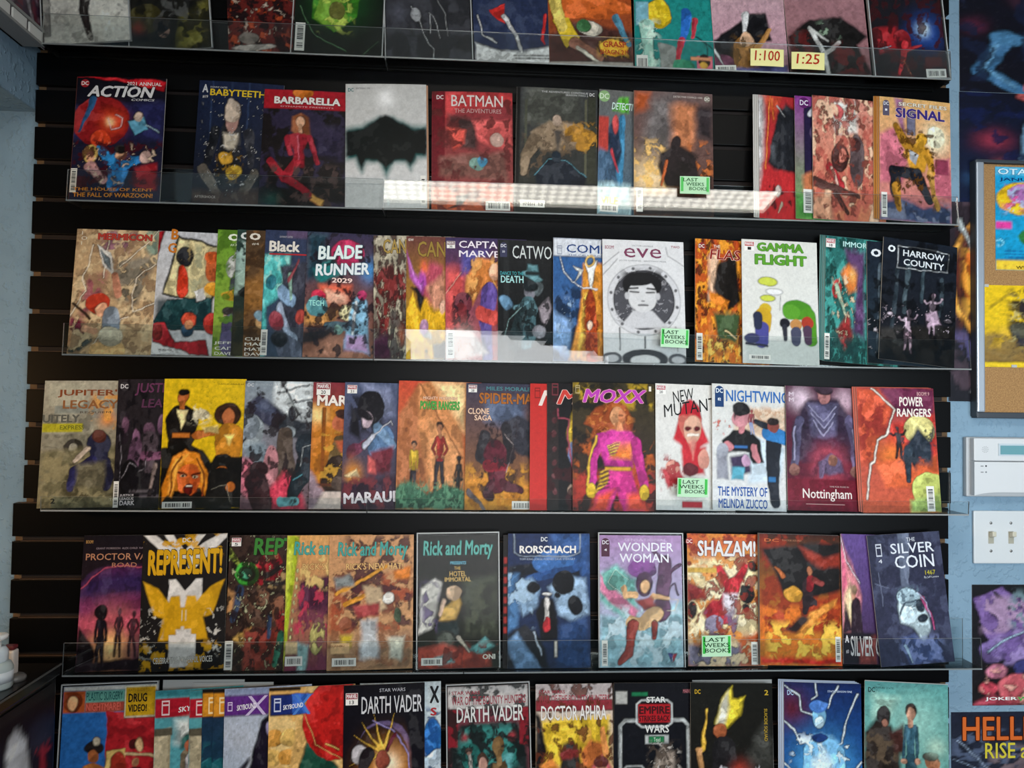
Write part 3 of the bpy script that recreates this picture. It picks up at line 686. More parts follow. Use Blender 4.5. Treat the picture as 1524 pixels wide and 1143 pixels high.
# ------------------------------------------------------------------ comic books
def comic(row, xBL, xTL, yTL, label, ops, texts=(), xBR=None, d=(50, 38), t=1.8, lean=28, bag=False, bend=None, fr=1.0, warp=.012, grain=.22, stack=0, sdx=-2.6, sc=None, group=None, nx=96, ny=144, h=None, vis=1.0, spare=None):
    rs = random.Random(zlib.crc32(label.encode()))
    z = TRAY[row]+(.0016 if bag else .0006); dL, dR = d[0]/1000, d[1]/1000; le = lean/1000
    bl = np.array([x_at(xBL, -dL, z), -dL, z]); tl = at(xTL, yTL, -(dL-le*fr))
    up = tl-bl; H_ = float(np.linalg.norm(up)); eu = up/H_
    lo, hi = (.250, .272) if not bag else (.255, .285)
    Hc = h or (.26 if fr < 1 else min(max(H_, lo), hi))
    if fr >= 1 and abs(Hc-H_) > .004: print('HEIGHT', label[:40], round(H_, 4))
    if xBR is not None:
        w = x_at(xBR, -dR, z)-bl[0]
        wc = min(max(w, .158), .19)
        if abs(w-wc) > .004: print('WIDTH', label[:40], round(w, 4))
        w = wc
    else: w = .168
    r0 = np.array([1, (dL-dR)/w, 0.]); er = r0-(r0@eu)*eu; er /= np.linalg.norm(er); nrm = np.cross(er, eu)
    if er[2] < 0: bl = bl+[0, 0, -w*er[2]]
    M = Matrix(((er[0], -nrm[0], eu[0], bl[0]), (er[1], -nrm[1], eu[1], bl[1]), (er[2], -nrm[2], eu[2], bl[2]), (0, 0, 0, 1)))
    c1 = (rs.uniform(.0, .0022) if bend is None else bend); T_ = t/1000
    c2 = rs.uniform(0, .0012)
    bf = lambda u, v: c1*np.sin(math.pi*u)+c2*(1-v)**3
    sh = Sheet(w, Hc, bf)
    root = tag(empty('comic_book', M=M), label, 'comic book', group or 'comics on the %s shelf' % ORD[row])
    # page block
    n1, n2 = 8, 4; V = []; Fq = []
    for off in (0.0, T_-.0002):
        for j in range(n2+1):
            for i in range(n1+1):
                p = sh.pt(np.float64(i/n1), np.float64(j/n2), off); V.append(tuple(p))
    m = (n1+1)*(n2+1); I = lambda i, j, s: s*m+j*(n1+1)+i
    for j in range(n2):
        for i in range(n1):
            Fq.append((I(i, j, 1), I(i, j+1, 1), I(i+1, j+1, 1), I(i+1, j, 1))); Fq.append((I(i, j, 0), I(i+1, j, 0), I(i+1, j+1, 0), I(i, j+1, 0)))
    for i in range(n1):
        Fq.append((I(i, 0, 0), I(i, 0, 1), I(i+1, 0, 1), I(i+1, 0, 0))); Fq.append((I(i, n2, 0), I(i+1, n2, 0), I(i+1, n2, 1), I(i, n2, 1)))
    for j in range(n2):
        Fq.append((I(0, j, 0), I(0, j+1, 0), I(0, j+1, 1), I(0, j, 1))); Fq.append((I(n1, j, 0), I(n1, j, 1), I(n1, j+1, 1), I(n1, j+1, 0)))
    me = bpy.data.meshes.new('pages'); me.from_pydata(V, [], Fq); me.update()
    link('pages', me, PAPER, root)
    seed = zlib.crc32(label.encode()) % 99991
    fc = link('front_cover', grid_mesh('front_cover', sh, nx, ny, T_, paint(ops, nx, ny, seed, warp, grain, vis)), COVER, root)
    if texts: letter(sh, texts, fc, T_+.00025, vis)
    if bag:
        bm = bmesh.new(); e = .0035; yb = -(T_+c1+c2+.0022)
        bm_box(bm, -e, w+e, yb, .0002, 0, Hc+e*1.6)
        for f in bm.faces: f.material_index = 0 if abs(f.normal.y) > .5 else 1
        pbag = bm_done(bm, 'plastic_bag', [BAGM, BAG_EDGE], root)
        bm = bmesh.new(); f_ = yb-.0003
        for q in ((-e, -e+.0022, 0, Hc+e*1.6), (w+e-.0022, w+e, 0, Hc+e*1.6), (-e, w+e, Hc+e*1.6-.0022, Hc+e*1.6)): bm_box(bm, q[0], q[1], f_, yb, q[2], q[3])
        bm_done(bm, 'bag_seam', BAG_EDGE, pbag)
    for k in range(stack):
        me2 = bpy.data.objects['comic_book'].data if False else me.copy(); me2.materials.clear(); me2.materials.append(PAPER); me2.materials.append(mat('spine_'+(sc or '888888'), sc or '888888', .4))
        for p in me2.polygons: p.material_index = 1 if abs(p.normal.y) > .5 or p.normal.x < -.5 and k % 2 else 0
        o = link('comic_book', me2); o.matrix_world = M @ Matrix.Translation(((k+1)*sdx/1000, (k+1)*(T_+.0009), (k+1)*.0012))
        tag(o, 'thin edge of the %s spare copy behind the %s' % (('nearest', 'second', 'third', 'fourth')[k], spare or ' '.join(label.split()[:6])), 'comic book', 'spare copies behind front comics')
    return root

def note(px, py, w, h, row, dep, label, lines, color, ic, rot=0.0, brd=None):
    z = at(px, py, -dep); sh = Sheet(w, h, lambda u, v: .0012*np.sin(u*3.1))
    M = Matrix.Translation((z[0], -dep, z[2]-h)) @ Matrix.Rotation(math.radians(rot), 4, 'Y')
    t = tag(empty('note_card', M=M), label, 'note', 'hand lettered shelf notes')
    me = grid_mesh('card', sh, 6, 4, 0, None)
    o = link('card', me, ink(brd or color), t)
    it = [(*rect_uv(.03, .05, .97, .86), .0003, ink(color))]
    me, mats = uv_faces(sh, it); link('card_face', me, mats, o)
    n = len(lines)
    for k, (s, u0, u1) in enumerate(lines):
        v0 = .10+.76*k/n; v1 = v0+.76/n*.78
        u, v, fs, ko = fit_text(s, u0, v0, u1, v1, .012, rs_sh(k))
        me, mats = uv_faces(sh, [(u, v, fs, .0006+ko, ink(ic))]); link('handwriting', me, mats, o)
    return t
def rs_sh(k): return (.08, -.05, .05)[k % 3]

# ------------------------------------------------------------------ topmost shelf (only the lower halves are in view)
K0 = dict(d=(42, 40), fr=.42, h=.262)
comic(0, 67, 64, 0, 'bagged pale grey comic with one thin dark leg shape, far left of topmost shelf',
  [bg('ece8de', 'dcd8d0'), O(.3, .75, .3, 'd0ccc2'), O(.75, .8, .3, 'f0ece0'), LT('2c2624', .16, .05, .5, .5, .48, .72, .55, .96), LT('4a4442', .03, .01, .46, .55, .5, .8), R('8c8a86', 0, .58, .08, .92), N('b0aca4', 6, .66)], xBR=194, bag=True, **K0)
comic(0, 196, 192, 0, 'bagged dark comic with yellow patches and small pale face, second on topmost shelf',
  [bg('181818', '24221c'), E(.2, .72, .22, .12, '4a4420'), PS('7a7430', .1, .6, .98, .65, .72, .98, .6, .98, .98), N('5a5a58', 7, .55, .05, 1, (.25, .55, .9, .75)), E(.42, .84, .08, .05, 'b09080'), E(.4, .78, .11, .06, '3a3430'), N('101010', 6, .58), O(.1, .8, .1, '7a3020')], xBR=315, d=(28, 28), fr=.42, h=.262, bag=True)
comic(0, 341, 338, 0, 'dark red and black comic with white bone shape low down on topmost shelf',
  [bg('1c1416', '241416'), N('6a2420', 8, .5), N('b8502c', 9, .64, .04, 3), E(.3, .94, .26, .03, 'b8b0a8'), N('c8b8a8', 12, .68, .03, 5), E(.25, .86, .12, .05, '8a8078'), O(.8, .8, .2, '5a1c1c')], xBR=468, d=(36, 33), fr=.42, h=.262)
comic(0, 435, 440, 0, 'bagged black comic with glowing green block, tilted, on topmost shelf',
  [bg('101812', '141814'), O(.5, .55, .4, '1e5a28'), P('3f8a24', .2, .3, .75, .3, .72, .66, .45, .82, .2, .7), P('7aa838', .25, .55, .5, .5, .62, .68, .45, .81, .22, .7), N('c8d860', 9, .62, .04, 2, (.25, .5, .65, .8)), E(.48, .62, .1, .07, '6a6a30'), L('6a9a6a', .01, .05, .6, .25, .85, .6, .95), L('4a6a4a', .01, .95, .85, .8, .98)],
  [BC(.02, .74, .13, .97, 1)], xBR=567, d=(48, 44), fr=.40, h=.262, bag=True)
comic(0, 576, 574, 0, 'bagged charcoal comic with thin white outlined figure on topmost shelf',
  [bg('28282c', '303034'), N('44444a', 5, .55), L('c8c8c8', .012, .3, .55, .38, .66, .45, .8, .55, .92, .55, .99), L('b8b8b8', .012, .52, .78, .52, .6, .56, .62, .64, .82), L('a8a8a8', .01, .62, .5, .7, .62, .74, .8), E(.36, .62, .06, .06, '9a9a9c'), O(.15, .6, .2, '50505a')], xBR=702, bag=True, **K0)
comic(0, 707, 703, 0, 'white and navy comic with red ribbons on topmost shelf',
  [bg('26304c', '2a3350'), N('3a4460', 5, .55), PS('dcdcdc', .03, 0, .82, .3, .88, .6, .9, 1, .86, 1, 1, 0, 1), L('d8d8d8', .02, .06, .6, .12, .75, .3, .82), P('c8302c', .22, .55, .42, .5, .4, .66, .3, .62), LT('e0e0e0', .06, .04, .4, .6, .56, .78, .62, .9), LT('b82828', .05, .02, .95, .6, .9, .8, .92, .84), MT('909090', .5, .92, .98, .97, 2)], xBR=815, **K0)
comic(0, 818, 815, 0, 'brown comic with orange splash badge and yellow skirted figure on topmost shelf',
  [bg('c85a20', '5a3428'), PS('4a2c28', .05, 0, .75, .3, .62, 1, .7, 1, 1, 0, 1), E(.5, .5, .5, .1, 'd0642a'), P('d8b830', .05, .6, .25, .58, .36, .76, .2, .84), LT('d8c060', .16, .12, .08, .45, .16, .66), E(.5, .68, .14, .06, 'c8c0b0'), E(.42, .66, .08, .05, '3a6a40'), LT('4a8098', .1, .05, .8, .58, .96, .8), LT('8a5a48', .14, .1, .3, .8, .6, .92), LT('d0c8b8', .05, .03, .34, .84, .6, .97), E(.77, .83, .18, .07, 'e8a828'), N('f0c040', 10, .6, .03, 1, (.6, .76, .95, .9)), R('9a928a', 0, .95, 1, 1)],
  [T('GRASP', .64, .78, .92, .83, 'b83018', .03), T('SHAGN 21!', .6, .85, .94, .89, 'b83018', .02, nm='subtitle')], xBR=943, **K0)
comic(0, 945, 943, 0, 'teal comic with yellow moon, white shape and blue leg on topmost shelf',
  [bg('1f8e88', '1c7c78'), E(.3, .52, .16, .13, 'd8b820'), R('7ab0c0', .02, .42, .18, .62), LT('9cc8b8', .2, .1, .15, .62, .18, .94), N('c8e0d0', 12, .55, .03, 1, (.05, .58, .3, .98)), P('7a7c78', .3, .76, .52, .8, .6, 1, .32, 1), LT('2a6ac0', .14, .09, .66, .5, .6, .76), LT('c83848', .09, .05, .6, .74, .54, .9), LT('b83848', .08, .05, .76, .56, .74, .7), L('143c3c', .015, .98, .8, .85, .74, .78, .7), L('143c3c', .012, .92, .92, .9, .76), R('d86a80', .78, .86, .98, 1), E(.87, .9, .07, .05, '2a2020'), E(.86, .94, .05, .03, 'd0a040'), E(.6, .95, .14, .06, '2a7a5a'), R('e0946a', .7, .87, .96, .9)],
  [BC(.02, .87, .16, .99)], xBR=1063, **K0)
comic(0, 1065, 1057, 0, 'pink comic with black cloak and tan coated person on topmost shelf',
  [bg('c8a8b0', 'b88a98'), PS('141418', .02, .0, .72, .3, .6, .5, .5, .75, .5, .8, .72, .6, .74, .45, .95, 0, .98), LT('d8d8d8', .1, .04, .45, .5, .42, .7), LT('a8763c', .3, .26, .42, .78, .38, 1), LT('a87840', .08, .06, .55, .8, .74, .68, .78, .64), E(.45, .72, .1, .06, 'c8a080'), N('5a4020', 10, .6, .03, 2, (.25, .68, .7, 1)), PS('3a3444', .04, .6, .84, .8, .9, .85, 1, .6, 1), E(.12, .9, .14, .06, '6a3a50'), LT('e0e0e0', .04, .01, .0, .8, .12, .95), PS('5c5c90', .03, 0, .95, 1, .94, 1, 1, 0, 1)],
  [BC(.0, .93, .28, .995)], xBR=1173, **K0)
comic(0, 1177, 1166, 0, 'dull pink comic with black cape and white bone triangle on topmost shelf',
  [bg('b08088', '80585a'), PS('1c1a1a', .03, .0, .66, .3, .52, .7, .5, 1.0, .68, .85, .74, 1, .98, 1, 1, 0, 1, .05, .85), LT('d0d0cc', .06, .06, .3, .6, .44, .82), LT('d0d0cc', .06, .06, .44, .82, .64, .72), LT('b8b8b4', .05, .04, .3, .6, .5, .7), LT('a8a8a4', .07, .06, .44, .82, .46, .97), N('5a1c1c', 8, .52, .05, 2, (.05, .62, .3, .95)), N('5a1c1c', 8, .52, .05, 3, (.55, .72, .95, .98)), N('90a890', 10, .62, .03, 4, (.4, .55, .65, .68))], xBR=1297, **K0)
comic(0, 1303, 1291, 0, 'bagged black comic with red swirl and blue white flash at right of topmost shelf',
  [bg('14141c', '161218'), O(.75, .6, .3, '1c4aa0'), O(.72, .58, .12, 'c8e8ff'), O(.72, .58, .06, 'ffffff'), PS('a82028', .06, .05, .58, .35, .56, .4, .74, .1, .78), E(.42, .68, .12, .1, '8a1a22'), LT('b82830', .1, .05, .45, .7, .4, .85, .3, .98), LT('c87050', .03, .02, .42, .85, .5, .98), LT('9a2028', .06, .03, .48, .76, .66, .72), N('3a0c10', 9, .55, .05, 2), R('4a1418', .7, .82, .94, .9), L('c0c8d8', .01, .1, .75, .25, .72)],
  [BC(.7, .92, .98, .995)], xBR=1411, bag=True, **K0)
note(1117, 72, .070, .036, 0, .072, 'pale yellow note reading one to one hundred in red', [('1:100', .12, .88)], 'ece6a0', 'b02818')
note(1178, 77, .070, .036, 0, .072, 'pale yellow note reading one to twenty-five in red', [('1:25', .14, .84)], 'ece6a0', 'b02818')

# ------------------------------------------------------------------ second shelf
comic(1, 103, 117, 115, 'dark comic with red top band and orange bottom lettering, far left of second shelf',
  [bg('101018', '20203a'), P('c01c28', .0, 0, 1, .02, 1, .1, .55, .05), PS('2a2c5c', .1, 0, .25, 1, .2, 1, .5, 0, .5), E(.3, .36, .32, .2, '8a1c20', -20), LT('2a5a88', .08, .02, .2, .18, .06, .45), O(.42, .36, .18, 'e84a20'), O(.4, .36, .07, 'ffd8a0'), L('e0b0b0', .015, .38, .34, .42, .42, .52, .4, .54, .33, .46, .3), E(.3, .5, .12, .07, 'c84020'), P('5a9ab8', .6, .36, .78, .32, .82, .42, .68, .48), E(.72, .32, .05, .04, 'd8c0b0'), L('9ab8c8', .02, .8, .38, .95, .44), LT('2878b8', .24, .2, .55, .66, .5, .86), LT('2f86c8', .14, .08, .42, .66, .3, .58), LT('2878b8', .12, .08, .62, .68, .82, .64), E(.55, .62, .07, .05, 'd8a888'), E(.54, .58, .08, .035, '181414'), E(.2, .62, .09, .07, 'd8b868'), E(.2, .64, .05, .04, 'd8a080'), LT('c09090', .14, .1, .22, .72, .36, .82), E(.82, .64, .07, .05, 'c8a8a0'), PS('8a1c24', .03, .7, .72, .95, .68, .95, .9, .7, .88), N('401018', 9, .58, .04, 2, (0, .5, 1, .92)), N('e0c8b0', 12, .68, .03, 6, (0, .55, 1, .9))],
  [D(.09, .055, .05, '9a2028', 'e8e8e8'), T('2021 ANNUAL', .56, .035, .95, .065, 'e8e0e0', .02, nm='subtitle'), T('ACTION', .12, .07, .88, .165, 'd4d6da', .05, .25, o='101014'), T('COMICS', .62, .172, .88, .19, 'd4d6da', .02, .2, nm='subtitle'), T('THE HOUSE OF KENT', .04, .89, .92, .915, 'e09028', .02, nm='subtitle'), T('THE FALL OF WARZOON!', .04, .93, .92, .965, 'e09028', .03, nm='subtitle'), BC(-.0, .74, .07, .93, 1)], xBR=238, d=(46, 46), t=2.4, stack=2, sdx=-2.2, sc='603028')
comic(1, 284, 298, 122, 'dark blue comic with hunched grey haired person in yellow gloves on second shelf',
  [bg('1a2440', '15171c'), L('2c3c5c', .02, .2, 0, .2, .7), L('2c3c5c', .02, .75, 0, .75, .5), L('24304a', .03, .5, 0, .5, .4), LT('24262c', .3, .34, .52, .4, .5, .75), LT('1a1c22', .16, .1, .28, .42, .2, .66), LT('2a2c34', .16, .1, .78, .42, .85, .66), E(.53, .24, .12, .09, 'b8a898'), E(.5, .16, .05, .03, 'a89a8c'), E(.52, .33, .1, .09, 'a07c74'), E(.52, .29, .11, .05, 'b0a090'), PS('b0a898', .03, .4, .42, .64, .42, .6, .56, .44, .54), LT('6a645c', .16, .1, .14, .72, .4, .92), LT('5c5850', .14, .1, .9, .74, .72, .92), E(.46, .62, .11, .05, 'c89a38', 15), E(.6, .73, .12, .06, 'c0a038', -15), N('8a6820', 14, .6, .03, 3, (.35, .56, .7, .8)), PS('3a2a20', .08, 0, .9, 1, .86, 1, 1, 0, 1), N('c8c8c8', 24, .74, .02, 5, (.1, .1, .95, .9))],
  [T('BABYTEETH', .17, .065, 1.0, .12, 'd8b828', .03), T('#19', .06, .12, .14, .145, 'd0d0d0', .02, nm='issue_number'), T('DONNY CATES', .17, .045, .42, .058, 'c8c8c8', .0, nm='subtitle'), T('A', .05, .03, .14, .1, 'c0c4c8', .05, nm='publisher_logo'), T('AFTERSHOCK', .05, .93, .36, .95, 'c0b8b0', .0, nm='subtitle')], vis=0.79, d=(44, 38))
comic(1, 384, 394, 140, 'black comic with red banner and reclining red suited figure on second shelf',
  [bg('181416', '1c1818'), PS('25203a', .1, .6, .3, .95, .3, .95, .6, .6, .55), N('2e2840', 6, .55), R('a01c28', 0, .0, 1, .165), E(.45, .02, .12, .045, 'c06a20'), PS('8a5030', .02, .34, .36, .34, .24, .44, .2, .54, .24, .58, .38, .5, .42, .4, .4), E(.44, .28, .055, .05, 'd8a888'), LT('d0a080', .05, .05, .44, .32, .45, .37), PS('8a1a28', .01, .3, .4, .42, .37, .56, .39, .5, .52, .52, .66, .36, .68, .38, .52), LT('a02230', .12, .09, .42, .62, .28, .76, .12, .62), LT('8a1a28', .11, .06, .3, .76, .56, .88, .72, .98), LT('902030', .07, .05, .56, .4, .66, .62), LT('902030', .07, .05, .3, .42, .34, .56), PS('c89850', .02, .62, .88, .76, .94, .74, 1, .6, .94), LT('c06070', .02, .01, .42, .4, .44, .6), N('4a3a38', 10, .6, .04, 3, (.1, .65, 1, 1)), O(.15, .95, .15, '1c4038')],
  [T('BARBARELLA', .12, .06, .9, .125, 'e0dcd8', .06, o='501018'), T('DYNAMITE PRESENTS', .2, .14, .82, .152, 'd8b0b0', .0, nm='subtitle')], xBR=513, d=(48, 46))
comic(1, 514, 515, 127, 'white comic with a broad black ink shape spreading sideways on second shelf',
  [bg('bebebc', 'd0d0d0'), PS('2a6462', .07, .0, .36, .2, .34, .4, .27, .6, .27, .8, .34, 1, .34, 1, .6, .88, .6, .8, .7, .74, .64, .6, .64, .5, .76, .4, .64, .26, .64, .2, .72, .12, .61, 0, .61), PS('0b1111', .03, .0, .38, .2, .36, .38, .29, .5, .25, .62, .29, .8, .36, 1, .36, 1, .58, .86, .57, .8, .66, .72, .62, .6, .62, .5, .7, .38, .62, .26, .62, .2, .69, .12, .58, 0, .58), O(.5, .12, .15, 'f4f4f4'), L('d8e0e0', .02, .52, .98, .46, .84)],
  [T('DC', .03, .035, .1, .065, '2a6a6a', .03, nm='publisher_logo'), T('BATMAN 109', .13, .03, .3, .045, '707070', .0, nm='subtitle'), BC(.92, .74, .985, .98, 1)], xBR=636, d=(48, 48), t=4.5, stack=1, sdx=3.5, sc='a87858', grain=.08)
comic(1, 642, 643, 137, 'red and grey comic with tall thin white title letters on second shelf',
  [bg('8a3038', '8a4440'), PS('b83a3c', .05, .0, .0, 1, .0, 1, .1, .3, .16, 0, .4), R('6a1822', 0, 0, .16, 1), PS('4a3434', .06, .2, .2, .6, .24, .55, .5, .25, .46), PS('c84c40', .03, .18, .3, .42, .32, .4, .44, .26, .5), PS('d05a58', .04, .5, .24, .98, .24, .98, .5, .6, .42), E(.8, .4, .08, .06, 'b8988c'), PS('7a5048', .06, .1, .55, .9, .5, .95, .75, .1, .7), E(.55, .6, .1, .05, '6a8a80'), E(.62, .58, .06, .04, '3f80a0'), PS('c05a38', .03, 0, .8, 1, .76, 1, 1, 0, 1), P('3a2c2c', .5, .84, .3, .88, .3, .94, .16, .98, .34, .95, .45, .88), N('5a2424', 6, .62)],
  [D(.1, .05, .055, '7a1c28', 'e0d8d8'), T('BATMAN', .24, .03, .88, .125, 'd8d0cc', .01), T('THE ADVENTURES', .28, .145, .86, .18, 'c0a09c', -.005, nm='subtitle'), BC(.66, .91, .96, .985)], xBR=764, d=(44, 44))
comic(1, 766, 770, 125, 'black comic with huge bare chested grey brown strongman on second shelf',
  [bg('3a3c3e', '282a24'), R('161616', 0, 0, .04, 1), PS('50524c', .1, .1, 0, .8, 0, .8, .3, .1, .3), R('4a4c40', .1, .1, .13, .7), R('5a5a48', .84, .08, .87, .7), R('34362c', .88, .05, .98, .75), PS('8a7660', .03, .18, .36, .4, .26, .62, .27, .9, .32, .84, .46, .6, .5, .3, .5), LT('85725c', .17, .1, .24, .42, .12, .56, .1, .68), LT('a8782c', .2, .13, .7, .36, .9, .38, .8, .46), N('c89030', 12, .55, .03, 2, (.6, .28, 1, .5)), E(.5, .26, .06, .05, 'b09a88'), PS('4a4440', .03, .44, .34, .58, .34, .52, .5), N('5c4c3c', 10, .6, .04, 4, (.1, .3, .7, .7)), PS('141c28', .02, .24, .7, .4, .56, .6, .56, .86, .7, .86, .8, .24, .8), L('5a90a0', .012, .24, .7, .4, .57, .6, .57, .86, .7), E(.5, .55, .05, .05, '182430'), R('202220', .0, .9, 1, 1)],
  [D(.93, .04, .04, '303030', 'e0e0e0'), T('THE ADVENTURES CONTINUE', .3, .025, .88, .04, 'c8c8c8', .0, nm='subtitle'), T('SEASON TWO 2', .6, .045, .88, .06, 'c8c8c8', .0, nm='subtitle'), BC(.06, .9, .36, .955)], xBR=888, d=(48, 48), stack=1, sdx=-1.5, sc='181818')
comic(1, 888, 892, 132, 'red and blue comic with green logo wedge, mostly covered, on second shelf',
  [bg('6a6a68', '3a5a70'), R('b84038', 0, .22, .3, .5), LT('3a80a8', .22, .3, .7, .26, .6, .7), PS('1c2c44', .03, .3, .3, .55, .24, .7, .5, .5, .7, .3, .6), E(.5, .28, .1, .08, 'c04848'), PS('3f5c78', .05, 0, .48, .4, .5, .6, .75, 0, .75), LT('b83844', .08, .03, .4, .5, .6, .66), PS('a8c8d0', .05, 0, .75, 1, .75, 1, 1, 0, 1), PS('58a838', .02, .4, .16, .6, .05, .9, .05, .9, .18)],
  [D(.15, .055, .1, '8ab078', 'd8e8d0'), T('DETECTIVE', .38, .1, 1.2, .16, 'd0e8e0', .03, .2), T('VILE', .1, .86, .62, .92, 'd8c030', .04), BC(.08, .92, .62, .98)], vis=0.42, d=(44, 36))
comic(1, 943, 943, 130, 'fiery orange comic with dark back view figure in flames on second shelf',
  [bg('6a5654', '5a3428'), PS('a85028', .1, .0, .0, .2, .0, .2, .15, 0, .18), PS('c07850', .1, .4, .1, .8, .1, .75, .45, .5, .5), PS('6a6464', .15, .2, .1, .5, .0, .45, .5, .1, .5), PS('30282c', .1, .8, .1, 1, .1, 1, .4, .8, .35), O(.2, .7, .35, 'f0d0a0'), N('f0c070', 9, .55, .06, 1, (0, .4, .4, .8)), N('d07030', 9, .55, .05, 2, (.7, .4, 1, .8)), PS('241c1e', .03, .34, .5, .5, .42, .6, .44, .78, .5, .82, .76, .4, .76, .3, .6), E(.53, .42, .06, .06, '2a2224'), LT('c06030', .05, .03, .42, .56, .34, .74), N('14100f', 9, .58, .05, 6, (.55, .5, 1, .9)), PS('242022', .05, .1, .84, 1, .84, 1, 1, 0, 1)],
  [D(.93, .045, .04, '8a8478', 'e8e4dc'), T('DETECTIVE COMICS 1040', .5, .03, .87, .045, 'd8d0c8', .0, nm='subtitle'), BC(.03, .78, .11, .97, 1)], xBR=1062, d=(50, 50), t=2.5)
comic(1, 1130, 1128, 144, 'red comic with black winged shape, standing before white edged copies on second shelf',
  [bg('a82c30', 'c02c30'), PS('c8c4c4', .12, -.1, 0, .16, 0, .12, .5, 0, .75, -.1, .8), PS('c04a30', .1, .1, 0, .6, 0, .4, .2), L('f0a040', .015, .3, 0, .18, .6), L('e89030', .012, .36, .02, .4, .18), PS('22242a', .03, .35, .36, .5, .15, .75, .05, 1, .1, 1, .62, .4, .6, .24, .55), PS('484c52', .04, .3, .4, .5, .4, .44, .56, .3, .54), LT('c8c8c8', .03, .01, .5, .08, .7, .16), N('3a1418', 8, .6, .05, 3, (.2, .7, 1, 1)), E(.5, .78, .08, .05, 'c8b8b0'), LT('d8c8b0', .05, .02, .6, .88, .5, .94)], xBR=1252, vis=0.46, d=(46, 34), t=1.5, stack=3, sdx=-3.0, sc='c8c6c2')
comic(1, 1184, 1182, 147, 'thin strip of a purple and green comic between two red ones on second shelf',
  [bg('8a3c90', '6a9a48'), R('241c3c', .12, .08, 1, .85), PS('4a8a40', .1, 0, .8, 1, .84, 1, 1, 0, 1), E(.3, .3, .1, .1, '4a3a5a'), LT('c8c8d0', .08, .05, .2, .15, .28, .06), PS('c87850', .05, .1, .65, .25, .6, .25, .78, .1, .78)],
  [D(.12, .055, .07, '5a2060', 'e8e0f0'), BC(.1, .76, .22, .95, 1)], d=(48, 38), t=1.4)
comic(1, 1210, 1208, 143, 'rosy comic with a brown haired person in red among pale leaves on second shelf',
  [bg('d89080', 'c87858'), PS('e8e0d8', .06, .3, .05, .8, .02, .8, .28, .4, .3), N('b85c50', 7, .52), E(.45, .12, .1, .06, 'c05858'), N('f0c8a8', 6, .58, .05, 2), E(.78, .5, .13, .22, '5a4a4c'), E(.76, .38, .08, .06, '4a3030'), E(.48, .5, .15, .11, '4a2c2a'), E(.52, .48, .07, .06, 'c87868'), LT('b83038', .14, .1, .3, .58, .5, .72), LT('d8b0a0', .06, .04, .34, .58, .44, .72), LT('5a3c38', .12, .06, .05, .7, .8, .8), LT('4a302c', .1, .05, .4, .78, .6, .94), PS('e0a080', .06, 0, .85, .3, .8, .35, 1, 0, 1), N('7a3c34', 9, .62, .04, 5)], xBR=1318, vis=0.78, d=(52, 42), stack=0)
comic(1, 1309, 1308, 140, 'orange sunset comic with golden armoured climber, right end of second shelf',
  [bg('e0b070', 'c06878'), PS('8a5878', .04, .2, 0, .32, 0, .35, .3, .3, .3), R('6a6880', .38, .1, .5, .3), O(.78, .32, .25, 'f8f0c8'), E(.78, .3, .13, .09, 'f4eccc'), PS('c06878', .05, .0, .3, .2, .25, .4, .5, .3, .7, 0, .7), PS('b86070', .03, .76, .5, 1, .46, 1, .8, .76, .75), R('8a3a50', .78, .48, .96, .6), PS('3c4868', .04, 0, .86, .3, .82, .6, .88, .9, .86, 1, .88, 1, 1, 0, 1), N('7a8098', 8, .55, .04, 2, (0, .84, 1, 1)), PS('c8902c', .02, .32, .44, .52, .34, .7, .4, .62, .6, .44, .6), LT('b07c28', .13, .09, .4, .4, .22, .24), LT('c08828', .12, .08, .66, .44, .74, .6), E(.58, .33, .08, .06, 'd8a030'), P('c0c4cc', .4, .42, .54, .46, .5, .54, .4, .5), LT('1e2028', .16, .12, .5, .62, .2, .6, .22, .78), LT('1e2028', .16, .1, .5, .62, .7, .82), LT('c08830', .1, .09, .22, .72, .26, .9), LT('c09048', .09, .06, .7, .6, .8, .88), N('5a3810', 14, .62, .03, 4, (.2, .25, .8, .9))],
  [D(.09, .055, .045, '5a5468', 'e8e8f0', '1'), T('SECRET FILES', .26, .035, .95, .065, 'f0e8d8', .03, o='241c2c', nm='subtitle'), T('SIGNAL', .22, .08, .92, .165, '3a2c7a', .05, o='e8d0b8', g=.02), BC(.02, .78, .1, .98, 1)], xBR=1415, d=(54, 50), t=1.6, stack=3, sdx=-3.0, sc='b87830')
note(1012, 262, .062, .036, 1, .070, 'green note on the front lip of the second shelf, reflection wash painted into its pale colours', [('LAST', .1, .6), ('WEEKS', .2, .8), ('BOOKS', .3, .9)], '58c060', '1a5a28', brd='b8e0b8')  # lighter green and ink hold the wash of the lip's reflection

